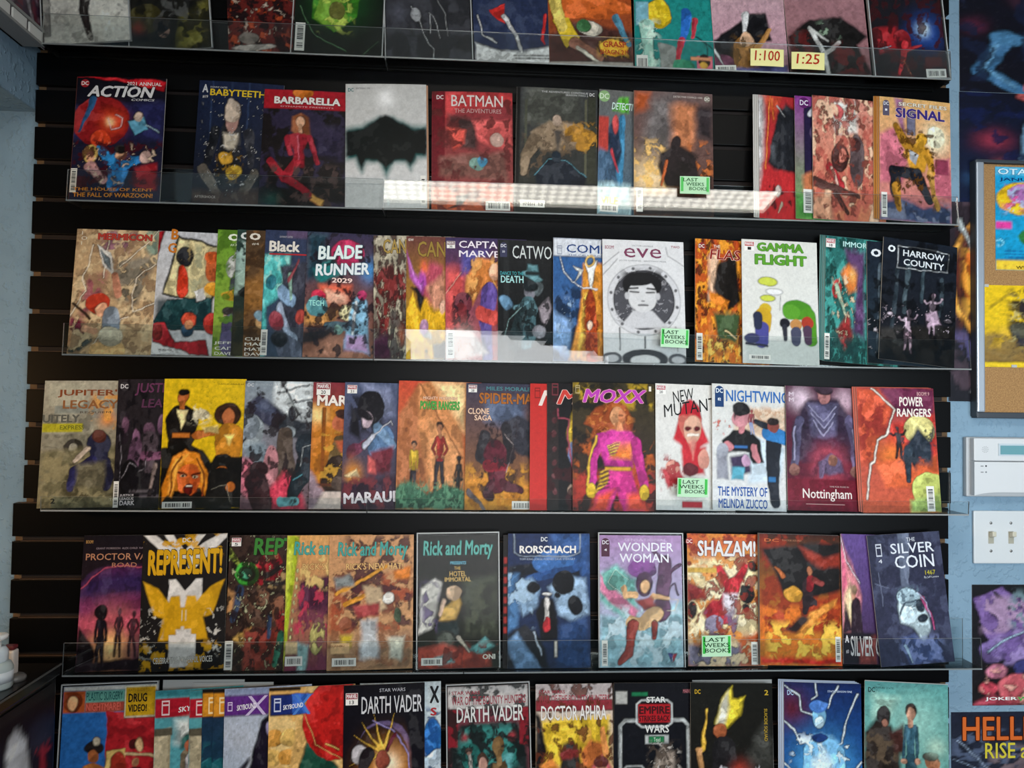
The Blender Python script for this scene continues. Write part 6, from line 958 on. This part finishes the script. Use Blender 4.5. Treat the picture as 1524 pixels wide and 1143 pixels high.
comic(4, 893, 892, 797, 'bagged lilac comic with teal swoosh and pink stripe on fifth shelf',
  [bg('b088b8', 'a8c0d0'), PS('74b0a8', .05, 0, .3, .2, .22, .44, .34, .46, .7, .2, .6, 0, .5), PS('d07898', .03, 0, .3, .2, .42, .46, .58, .4, .64, .14, .52, 0, .42), PS('90b8c4', .06, 0, .6, .4, .66, 1, .5, 1, 1, 0, 1), N('c0d4dc', 6, .55, .06, 1, (0, .55, 1, 1)), LT('5c3454', .14, .2, .8, .2, .74, .6), L('5c3454', .04, .8, .3, .98, .22), L('5c3454', .04, .78, .2, .66, .12), L('50384c', .014, .84, .4, .9, .36, .95, .46), E(.52, .26, .17, .07, '70407c'), N('8a4c94', 9, .5, .04, 2, (.36, .18, .72, .32)), E(.54, .37, .1, .09, '50304c'), E(.55, .39, .06, .05, 'd8a878'), LT('d8a878', .08, .06, .44, .46, .3, .46, .28, .4), LT('d8a878', .08, .05, .64, .47, .84, .48), PS('8a3430', .02, .44, .5, .62, .46, .7, .58, .54, .58), LT('d8b080', .18, .14, .68, .6, .5, .68, .38, .66), LT('8a3830', .13, .08, .4, .68, .34, .9, .24, .96), LT('8a3830', .09, .05, .66, .68, .64, .78), E(.16, .34, .13, .08, '68a498'), L('b8d8c8', .008, .26, .44, .1, .36, .2, .26, .34, .34), L('c8b8a8', .008, .82, .48, .95, .5, .9, .58, .8, .58), P('4c4c8c', .82, .9, .88, .9, .86, .97), P('a83848', .88, .9, .94, .9, .87, .97)],
  [D(.07, .055, .05, '50243c', 'f0e8f0', '4'), T('SENSATIONAL', .3, .025, .82, .045, 'd8c0dc', .0, nm='subtitle'), T('WONDER', .22, .055, .9, .125, 'f0ecf4', .015), T('WOMAN', .24, .14, .84, .21, 'f0ecf4', .015), BC(.02, .8, .09, .99, 1)], xBR=1017, d=(50, 48), t=2.2, bag=True, lean=29)
comic(4, 1024, 1022, 796, 'cream and scarlet comic with red falling figure and shattered dark holes on fifth shelf',
  [bg('c85c28', 'c8b088'), PS('e0cc9c', .08, 0, .2, 1, .16, 1, .75, 0, .75), N('d88838', 7, .54, .05, 1), N('f0e4c0', 7, .55, .05, 2, (0, .25, 1, .8)), PS('b0202c', .02, .36, .26, .46, .24, .6, .36, .78, .22, .86, .24, .74, .42, .52, .44), LT('b82430', .2, .24, .62, .4, .5, .62), PS('a01c28', .03, .2, .6, .34, .5, .5, .52, .44, .68, .3, .68), PS('c8c0c8', .04, .48, .46, .7, .46, .62, .66, .5, .6), E(.36, .68, .12, .06, '9088a0'), N('6c5878', 9, .58, .05, 3, (.2, .6, .7, .8)), E(.82, .46, .1, .075, '181414', 20), E(.8, .57, .05, .035, '201818'), E(.9, .25, .06, .04, '302420'), PS('782020', .04, 0, .36, .2, .42, .26, .5, .0, .52), E(.06, .58, .06, .06, '241a18'), N('8a2c20', 9, .6, .05, 5), PS('7c7488', .06, .0, .84, 1, .84, 1, 1, 0, 1), PS('b85830', .05, .7, .8, 1, .74, 1, 1, .7, 1), N('e0c8a0', 9, .58, .05, 6, (0, .82, 1, 1)), R('c8a048', 0, .26, .4, .3)],
  [T('SHAZAM!', .14, .05, .95, .175, 'e0dcdc', .04, o='3c1414', g=.02), D(.03, .06, .05, '9a2c2c', 'f0d8d0'), BC(.86, .82, .95, .99, 1)], vis=0.92, d=(50, 42))
comic(4, 1131, 1129, 798, 'dark cave comic with leaping figure over orange lava on fifth shelf',
  [bg('3a1c14', 'c87828'), N('8a2c18', 6, .52, .06, 1, (0, 0, 1, .6)), PS('181414', .04, .02, .12, .3, .1, .55, .06, 1, .06, 1, .42, .7, .48, .5, .5, .3, .44, .2, .3), PS('8a2c1c', .05, .5, .08, .8, .18, 1, .14, 1, .24, .8, .26, .6, .2), PS('a03818', .06, 0, .55, .4, .6, .7, .5, 1, .46, 1, .75, 0, .75), N('e07828', 7, .52, .05, 2, (0, .55, 1, 1)), N('f8c850', 8, .54, .05, 3, (.1, .68, 1, 1)), PS('d88c38', .02, .42, .78, .6, .6, .95, .48, .92, .54, .62, .7, .5, .8), PS('241818', .04, .3, .74, .5, .62, .6, .64, .44, .76), E(.42, .46, .12, .06, 'c89030', 20), LT('302024', .14, .1, .6, .38, .6, .52), LT('8a1c24', .1, .08, .64, .34, .62, .42), E(.62, .28, .04, .035, 'a86848'), LT('281c20', .1, .06, .58, .5, .68, .52), LT('281c20', .1, .06, .58, .5, .54, .6), LT('7a2c28', .07, .05, .68, .34, .78, .38), LT('b06030', .06, .03, .3, .32, .2, .26), PS('c82818', .05, 0, .95, 1, .94, 1, 1, 0, 1)],
  [T('DC', .06, .035, .24, .06, 'c86838', .02, nm='publisher_logo'), T('SUICIDE SQUAD', .28, .04, .52, .055, 'b07858', .0, nm='subtitle'), BC(.92, .78, .985, .97, 1)], xBR=1253, d=(54, 46), stack=1, sdx=-1.4, sc='302018')
comic(4, 1255, 1250, 798, 'rose and violet comic with dark coated person looking up, half covered on fifth shelf',
  [bg('604888', '382438'), PS('d08088', .06, 0, 0, .1, .1, .5, .36, .6, .5, .5, .78, 0, .8), PS('e8cca0', .1, .05, .3, .3, .42, .4, .7, .1, .7), PS('c85c78', .08, 0, .1, .1, .15, .2, .4, 0, .5), L('e8dce8', .02, .0, .02, .18, .22, .56, .38), LT('2c1c28', .28, .36, .42, .58, .44, .78), E(.36, .46, .07, .05, 'b88068'), E(.38, .43, .09, .035, '8a7058'), PS('2c1c28', .03, .1, .56, .3, .76, .0, .78), R('1c1820', 0, .76, 1, 1), PS('7c3834', .08, .45, .85, 1, .8, 1, 1, .5, 1)],
  [T('A', .05, .78, .18, .84, 'd8d4d8', .08, nm='publisher_logo'), T('#3', .08, .89, .16, .92, 'd8d4d8', .02, nm='issue_number'), T('SILVER CITY', .22, .785, 1.5, .94, 'c8c4c4', .02)], vis=0.42, d=(50, 42))
comic(4, 1311, 1289, 797, 'slate comic with pale cracked profile head, right end of fifth shelf',
  [bg('2c2e42', '34364c'), N('464a62', 5, .55), LT('5c6478', .16, .1, .5, 0, .44, .5), L('6a7088', .012, .1, .3, .12, .55), L('6a7088', .012, .04, .38, .22, .42), PS('c8dce4', .03, .3, .56, .36, .46, .5, .44, .64, .5, .7, .6, .72, .72, .62, .84, .48, .72, .32, .68), E(.46, .49, .16, .07, 'a8c0cc'), L('38485c', .015, .32, .62, .4, .54, .58, .52), E(.62, .56, .06, .05, '28303c'), E(.64, .66, .06, .03, '28303c'), N('5c7080', 12, .62, .03, 2, (.3, .42, .7, .6)), LT('c8588c', .05, .02, .66, .5, .74, .62, .78, .74), L('b8b8d8', .012, .6, .46, .72, .54, .74, .66), PS('4c5a88', .04, .3, .8, .5, .78, .62, .86, .8, .82, .84, .98, .4, 1), N('7c88b8', 9, .55, .04, 3, (.3, .8, .85, 1)), LT('a8c0d8', .04, .02, .36, .86, .44, .98)],
  [I_(.14, .12, .08, 'c0c4d0'), T('4', .12, .19, .17, .22, 'd8dce4', .01, nm='issue_number'), T('THE', .53, .035, .65, .065, 'd4d8e0', .0), T('SILVER', .3, .075, .9, .155, 'dce0e8', .01), T('COIN', .34, .17, .88, .27, 'dce0e8', .01), T('1467', .74, .295, .88, .33, 'b8b030', .01, nm='issue_number'), T('By Jeff Lemire', .72, .34, .92, .36, 'c8ccd4', .0, nm='subtitle')], xBR=1421, d=(56, 52), t=2.0)
note(1045, 946, .060, .042, 4, .072, 'green note in handwriting on the cream and scarlet comic', [('LAST', .06, .78), ('WEEKS', .06, .94), ('BOOKS', .1, .96)], '3cb84a', '0c3c18', rot=-1, brd='b8e0bc')

# ------------------------------------------------------------------ bottom shelf (only the upper halves are in view)
comic(5, 84, 96, 1022, 'bagged comic with blue and red halves, far left of bottom shelf',
  [bg('2868b0', '2868b0'), R('cccac4', 0, 0, 1, .035), R('c05828', 0, .035, .24, .19), E(.1, .11, .1, .07, '8a3818'), E(.1, .12, .055, .05, 'e0a070'), R('6aa898', .24, .035, .66, .19), R('b04838', .24, .12, .66, .19), P('b82028', .48, .19, 1, .19, 1, 1, .48, 1), P('d8b468', .5, .46, .7, .46, .66, .7, .44, .75), R('e8e4c8', .66, .01, 1, .24), R('d0a018', .67, .02, .99, .23), E(.62, .58, .08, .1, 'a83020'), E(.78, .43, .05, .04, '601c1c'), E(.84, .44, .04, .05, 'd8a878'), LT('d8b888', .03, .03, .7, .5, 1, .52), LT('1c1a1c', .2, .24, .8, .66, .8, .82), E(.8, .56, .04, .03, 'c88860'), LT('c87838', .28, .22, .36, .64, .36, .78), LT('c07030', .09, .07, .22, .64, .08, .76, .2, .86), LT('24202c', .3, .3, .36, .78, .36, 1), E(.36, .44, .1, .04, '241c1c'), E(.38, .4, .04, .03, 'c8b8a0'), E(.36, .5, .055, .05, 'b86838'), L('d8a848', .02, .5, .74, .8, .72, 1, .84)],
  [T('PLASTIC SURGERY', .25, .045, .64, .105, '205858', .01, nm='subtitle'), T('NIGHTMARE!', .25, .125, .62, .18, 'e06858', .02, nm='subtitle'), T("KAT'S GUIDE TO", .7, .03, .92, .05, '8a5c18', .0, nm='subtitle'), T('DRUG', .7, .065, .9, .13, '241c10', .05), T('VIDEO!', .7, .145, .9, .2, '241c10', .05)], xBR=226, d=(44, 38), bag=True, t=2.0)
for k, (xb, xt) in enumerate(((226, 232), (278, 283))):
    comic(5, xb, xt, 1028, ('red headed comic with stone gateway and bearded figures on bottom shelf', 'second red headed copy, narrow strip beside the stone gateway comic on bottom shelf')[k],
      [bg('58a0a8', '58a0a8'), R('b01c2c', 0, .06, 1, .2), R('3c8890', 0, 0, 1, .045), PS('b8a888', .02, 0, .3, .18, .27, .18, 1, 0, 1), R('5c5444', 0, .28, .2, .33), PS('d0d0c8', .1, .24, .22, .8, .22, .8, .45, .24, .4), PS('2c5c54', .03, .3, .36, .5, .26, .66, .3, .7, .46, .3, .44), LT('8a7860', .2, .2, .4, .5, .4, .9), E(.42, .42, .08, .05, 'c06848'), E(.58, .46, .07, .05, 'd0c0b0'), LT('c8c0c0', .16, .14, .44, .52, .44, .66), LT('c05048', .14, .12, .6, .54, .6, .66), E(.5, .72, .2, .1, 'b88890'), N('7c5868', 9, .55, .05, 2, (.3, .6, .8, 1)), R('a09070', .16, .33, .18, 1)],
      [I_(.12, .13, .09, 'e8c8c8'), T('SKYBOUND', .26, .115, .7, .155, 'f0e8e8', .03, .2, rot=-6), T('X', .5, .065, .95, .2, 'e8d0d0', .0, .1)], d=(51, 39))
for k, (xb, xt) in enumerate(((297, 302), (313, 318))):
    comic(5, xb, xt, 1026, ('orange headed navy comic strip, left one of two on bottom shelf', 'orange headed navy comic strip, right one of two on bottom shelf')[k],
      [bg('1c2c4c', '1c4450'), R('1c1814', 0, 0, 1, .025), R('d08c28', 0, .025, 1, .2), E(.1, .6, .14, .1, '206068'), N('2c7078', 6, .56, .05, 1, (0, .4, 1, 1))],
      [I_(.12, .12, .1, 'f0d8a8')], d=(53+k*2, 41+k*2), t=1.1, bend=.0002)
comic(5, 330, 335, 1025, 'violet headed comic with white sky and black cloaked curve on bottom shelf',
  [bg('a8b4c8', 'c0c4cc'), R('8a98b8', 0, 0, 1, .05), R('5c2c80', 0, .05, .95, .2), PS('1a1424', .02, 0, .66, .3, .58, .6, .48, .8, .25, 1, .16, 1, 1, 0, 1), PS('c8ccd4', .02, .0, .7, .2, .62, .4, .64, .2, .74, 0, .78), PS('c8ccd4', .02, .46, .58, .58, .48, .6, .52, .5, .62), E(.95, .3, .08, .06, '9088b0'), L('c8d8e8', .02, .6, .7, .98, .68), O(.9, .8, .12, 'c84c28'), L('c0c4cc', .015, .66, .62, .7, .6, .64, .66)],
  [I_(.12, .13, .1, 'd8c8e8'), T('SKYBOUND', .26, .115, .68, .155, 'f0ecf4', .03, .2, rot=-6), T('X', .44, .06, .92, .2, 'c8b8dc', .0, .1)], vis=0.54, d=(57.5, 45.5))
comic(5, 397, 401, 1024, 'golden cloud comic with big red disc and green cylinder on bottom shelf',
  [bg('d8a860', 'd8b070'), N('e8c888', 4, .5, .08, 1), *[E(.06+.2*(k % 3), .36+.14*(k//3), .12, .06, ('c89040', 'e0b868')[k % 2]) for k in range(9)], PS('c8a060', .02, .36, .2, .5, .0, .56, .2, .3, 1, .2, 1), PS('1c4c3c', .02, .5, .36, .9, .6, .8, 1, .3, 1, .36, .66), E(.86, .25, .42, .3, 'b81c18'), L('d8a060', .012, .46, .2, .6, .42, .98, .56), L('e0b868', .02, .74, .42, .9, .47), PS('c8a060', .03, .84, .7, 1, .62, 1, 1, .7, 1), R('1c2c70', .02, .05, .36, .2), P('2858b0', .3, .05, .56, .05, .44, .12, .54, .2, .3, .2), R('1c3828', .14, .8, .34, .9), E(.46, .9, .14, .06, 'a8a898'), *[R('d8d4a8', .54+.06*k, .66+.03*k, .56+.06*k, .7+.03*k) for k in range(3)], R('302018', 0, 0, .4, .02)],
  [I_(.11, .125, .09, 'c8d0e8'), T('SKYBOUND', .18, .12, .44, .155, 'e8ecf4', .03, .2, rot=-6), T('X', .3, .055, .55, .2, '4c80d0', .0, .1)], vis=0.9, d=(57.5, 48))
comic(5, 509, 512, 1020, 'black space comic with white jacketed person before a bright burst on bottom shelf',
  [bg('0e0c14', '100e18'), E(.5, .62, .4, .36, '5c5078'), E(.46, .64, .38, .35, '0c0a12'), O(.55, .6, .35, 'e89020'), O(.56, .58, .18, 'fff0d0'), *[LT('f0c050', .06, .002, .5, .5, .5+.42*math.cos(a), .5+.3*math.sin(a)) for a in (3.6, 4.0, 4.4, 2.9, 5.0)], PS('0e0c14', .03, .66, 0, 1, 0, 1, 1, .86, 1, .84, .5), L('9c90c8', .02, .36, .26, .62, .34, .8, .5, .86, .8), E(.2, .5, .09, .07, 'a8a4a8'), E(.48, .55, .09, .07, '8a4434'), LT('1c1418', .16, .1, .3, .5, .24, .6), LT('b0a8d0', .3, .34, .46, .74, .46, 1), LT('9c94c0', .1, .08, .34, .76, .6, .82), LT('9c94c0', .1, .08, .62, .78, .7, .9), LT('5c1c2c', .05, .03, .54, .48, .64, .36), L('302c34', .02, 0, .8, .24, .72)],
  [M_(.1, .1, .15, '9a3c48', '13'), T('STAR WARS', .44, .03, .76, .055, 'c8c8d0', .0, nm='subtitle'), T('DARTH VADER', .22, .085, .97, .21, 'd0d0d4', .01, o='30303c', g=.015)], xBR=632, d=(54, 46))
comic(5, 533, 536, 1017, 'blue and white comic strip showing at the right of the black space comic',
  [bg('c0ccd0', 'b8c8d4'), E(.9, .42, .12, .14, '2c70b8'), N('184888', 7, .56, .05, 1, (.7, .2, 1, .8)), E(.92, .55, .14, .05, 'c8dcec', -30), PS('d09030', .04, .8, .75, 1, .7, 1, 1, .8, 1)],
  [T('X', .86, .03, .98, .16, '18181c', .05), T('S', .87, .19, .95, .25, 'a82830', .05)], xBR=656, d=(44, 42), t=1.4)
comic(5, 668, 666, 1022, 'bagged white headed comic with dark teal glow, centre of bottom shelf',
  [bg('8a3c48', '1c2c2c'), R('c8c0bc', 0, 0, 1, .17), PS('1a2424', .03, .05, .4, .15, .28, .85, .28, .95, .4, 1, 1, 0, 1), R('8a1c28', 0, .17, .12, .45), R('8a1c28', .88, .17, 1, .45), N('3c9088', 7, .53, .05, 1, (.15, .3, .85, .6)), E(.28, .52, .12, .1, '2c7870'), E(.72, .52, .12, .1, '2c7870'), O(.2, .38, .06, 'b84048'), O(.8, .38, .06, 'b84048'), PS('8cd0c8', .05, .2, .7, .36, .6, .3, 1, .2, 1), PS('68b0b0', .05, .66, .55, .8, .5, .74, .9, .66, .9), F(.42, .52, .8, 'c09080', '4c3428', 'c0b8b0', '2c2824', 2, .62), F(.62, .4, .95, '8a6840', '70502c', '5c4428', '50402c', 0, .55), LT('8a6038', .06, .04, .5, .76, .86, .72), N('101818', 8, .6, .05, 3)],
  [T('STAR WARS', .05, .035, .4, .062, '9a3040', .02, nm='subtitle'), T('WAR OF THE BOUNTY HUNTERS', .05, .075, .97, .14, '9a3040', .01, nm='subtitle'), T('DARTH VADER', .11, .15, .94, .27, 'e4e0dc', .02, o='2c1c1c', g=.012)], xBR=790, d=(52, 50), bag=True, t=2.0)
comic(5, 797, 797, 1018, 'yellow sky comic with dark helmet shape and two pink orange figures on bottom shelf',
  [bg('c8bcb8', 'c8a038'), R('c0b4b2', 0, 0, 1, .14), R('8a3038', 0, .12, 1, .2), PS('d8b430', .06, .08, .26, .95, .24, .95, .6, .1, .6), PS('1c1a1c', .03, 0, .2, .06, .24, .14, .5, .06, .7, 0, .75), PS('c87830', .04, .06, .6, .2, .52, .3, .62, .2, .75), PS('2c2c2c', .03, .3, .66, .34, .46, .48, .42, .56, .48, .58, .68), PS('7a2c2c', .02, .3, .5, .56, .48, .56, .54, .32, .56), PS('343836', .03, .18, .76, .3, .68, .6, .68, .64, 1, .16, 1), PS('c87038', .04, .58, .5, .7, .42, .86, .44, .9, .7, .62, .76), E(.64, .38, .07, .06, 'c89838'), PS('c05868', .04, .74, .6, .86, .52, .98, .62, .95, 1, .66, 1), E(.84, .64, .08, .06, 'd09078'), E(.84, .58, .09, .04, '5c2c2c'), LT('d08848', .1, .06, .9, .52, .86, .34), L('a8aca8', .012, .4, .74, .44, .88), N('5c2c1c', 9, .6, .05, 3)],
  [T('STAR WARS', .04, .045, .38, .07, '9a3040', .02, nm='subtitle'), T('WAR OF THE BOUNTY HUNTERS', .04, .082, .96, .135, '9a3040', .01, nm='subtitle'), T('DOCTOR APHRA', .07, .16, .92, .27, 'e4e0dc', .02, o='2c1c1c', g=.012)], xBR=912, d=(50, 48))
comic(5, 913, 913, 1018, 'black toy card style comic with red framed logo and silver border line on bottom shelf',
  [bg('101016', '14161c'), R('a8a8a4', .02, .06, .17, .16), L('a8acac', .05, .08, 1.0, .08, .32, .14, .28, .86, .28, .92, .32, .92, 1.0), L('c0c4c4', .03, .28, .22, .28, .16, .34, .13, .66, .13, .72, .16, .72, .3, .66, .33, .34, .33, .28, .3, .28, .2), R('a81c24', .3, .16, .7, .3), R('b8bcbc', .38, .39, .68, .46), R('207848', .43, .4, .62, .45), L('a0a4a4', .03, .1, 1, .1, .66, .16, .62, .34, .62, .4, .66, .4, 1), R('28804c', .13, .66, .37, 1), LT('b8a898', .16, .2, .25, .82, .25, 1), E(.25, .7, .045, .05, '8a7868'), PS('9a8c80', .05, .5, .6, .6, .46, .74, .52, .76, 1, .46, 1), N('4c4038', 12, .52, .04, 1, (.44, .45, .8, 1)), N('e0d8d0', 14, .64, .03, 2, (.44, .45, .8, 1)), R('1c7048', .22, .07, .42, .1)],
  [T('STAR', .4, .105, .64, .15, 'd8d8d4', .03), T('EMPIRE', .31, .175, .69, .235, '401014', .05), T('STRIKES BACK', .31, .245, .69, .29, '401014', .04, nm='subtitle'), T('WARS', .38, .315, .68, .375, 'd8d8d4', .03), T('Toad', .49, .41, .57, .44, 'd0e0d0', .0, nm='subtitle'), T('MARVEL', .86, .05, .97, .08, 'c87880', .02, nm='publisher_logo')], xBR=1035, d=(50, 42), warp=.003)
comic(5, 1028, 1027, 1018, 'black comic with yellow white flaming hair figure on bottom shelf',
  [bg('14140f', '1c1a18'), PS('e8d038', .03, .3, .3, .36, .14, .5, .02, .52, .12, .66, .1, .6, .24, .44, .34), PS('e8e4d0', .04, .32, .3, .36, .16, .46, .06, .46, .2, .4, .32), E(.35, .36, .08, .06, 'a85c38'), LT('e0b040', .06, .02, .14, .5, .2, .2), LT('b88858', .08, .06, .1, .5, .16, .8), LT('201e20', .3, .26, .4, .5, .4, .72), PS('3c3c38', .1, .55, .7, .9, .3, 1, .5, .9, .8), L('d8d0d8', .02, .3, .78, .36, .62, .44, .72, .56, .66, .52, .8), E(.6, .8, .07, .09, '30282c'), R('c89828', .54, .8, .66, .84), PS('b87068', .05, .05, .85, .3, .8, .5, .9, .3, 1, 0, 1), E(.18, .92, .08, .05, 'd09880'), O(.6, .66, .15, 'a0382c'), N('c8c4c8', 10, .66, .03, 3, (.4, .6, 1, 1))],
  [T('DC', .05, .05, .12, .085, 'c8a028', .03, nm='publisher_logo'), T('SUICIDE SQUAD', .72, .3, 1.1, .33, 'b89828', .01, rot=90, nm='subtitle'), T('2', .9, .05, .95, .09, 'c8a830', .02, nm='issue_number')], xBR=1152, d=(50, 48))
comic(5, 1167, 1166, 1019, 'electric blue comic with glowing person struck by lightning on bottom shelf',
  [bg('142454', '1c58a0'), O(.1, .2, .3, '54182c'), O(.5, .65, .45, '58b0e8'), *[L('e8f4fc', .022, *q) for q in ((.0, .02, .2, .1, .22, .22, .4, .26), (.0, .3, .12, .36, .2, .46, .32, .44), (.95, .08, .8, .3, .74, .46, .6, .5), (.4, .0, .42, .1, .36, .12), (.7, .02, .6, .12, .56, .2), (.0, .62, .14, .7, .2, .84), (.98, .6, .84, .7, .76, .9))], E(.45, .26, .09, .085, '88c8f0'), E(.45, .3, .06, .05, 'c8e8f8'), E(.44, .18, .12, .05, '4878c0'), PS('80c0ec', .05, .28, .46, .4, .4, .6, .4, .74, .48, .7, 1, .28, 1), PS('d8f0fc', .08, .36, .6, .5, .5, .62, .6, .6, 1, .38, 1), LT('88c8f0', .1, .07, .3, .5, .26, .8), LT('88c8f0', .1, .07, .72, .52, .78, .8), N('e8f8ff', 10, .66, .03, 3, (.1, .4, .9, 1)), E(.45, .42, .1, .03, '203c78')],
  [T('DC', .04, .06, .12, .1, 'a8c0e0', .03, nm='publisher_logo'), T('STATIC SEASON ONE', .56, .055, .88, .07, 'c8d8f0', .0, nm='subtitle')], xBR=1284, d=(54, 52), t=1.5, stack=3, sdx=-3.0, sc='a8b4c8')
comic(5, 1286, 1286, 1021, 'hazy turquoise comic with dark burly figure, right end of bottom shelf',
  [bg('5c9c98', '70a094'), O(.6, .3, .4, '90c0b4'), PS('a0c8b8', .1, .1, .1, .4, .12, .3, .3, .1, .3), PS('2c2420', .04, .0, .4, .14, .3, .32, .34, .42, .5, .44, 1, 0, 1), E(.23, .27, .08, .08, '2c2828'), E(.24, .32, .04, .03, '8a5c4c'), N('5c4c3c', 8, .55, .05, 1, (.0, .4, .4, 1)), PS('402420', .05, .3, .4, .46, .32, .48, .55, .36, .55), F(.55, .18, .8, 'c09078', '302420', '345868', '2c4c58', 0, .5), E(.8, .62, .09, .06, 'a86c4c'), E(.79, .57, .09, .035, '3c2c28'), LT('a86848', .24, .2, .8, .78, .8, .9), LT('302820', .22, .22, .8, .86, .8, 1), LT('a86848', .07, .06, .68, .78, .64, .98), O(.85, .5, .15, 'a8c8b4')],
  [T('DC', .04, .045, .12, .085, '1c2c30', .03, nm='publisher_logo'), T('FUTURE STATE', .13, .04, .34, .055, '2c4c4c', .0, nm='subtitle')], xBR=1412, d=(50, 46), stack=1, sdx=2.0, sc='b8bcb8')

# stiff white backing boards whose top edges show behind the bottom row
for xl, xr, yt, lb in ((240, 362, 1013, 'white backing board edge behind the red headed comics'), (286, 406, 1016, 'second white backing board edge behind the violet headed comic'),
                       (1032, 1151, 1013, 'white backing board edge above the flaming hair comic')):
    z0 = TRAY[5]+.0006; a = x_at(xl, -.012, z0+.26); b = x_at(xr, -.012, z0+.26); zt = at((xl+xr)/2, yt, -.010)[2]
    t = box('backing_board', a, b, -.0010, 0, 0, zt-z0, mat('board_white', 'a8aaa8', .6)); t.location = (0, -.0235 if 'second' in lb else -.0205, z0); t.rotation_euler = (math.radians(-4.0), 0, 0)
    tag(t, lb, 'backing board', 'white backing boards')
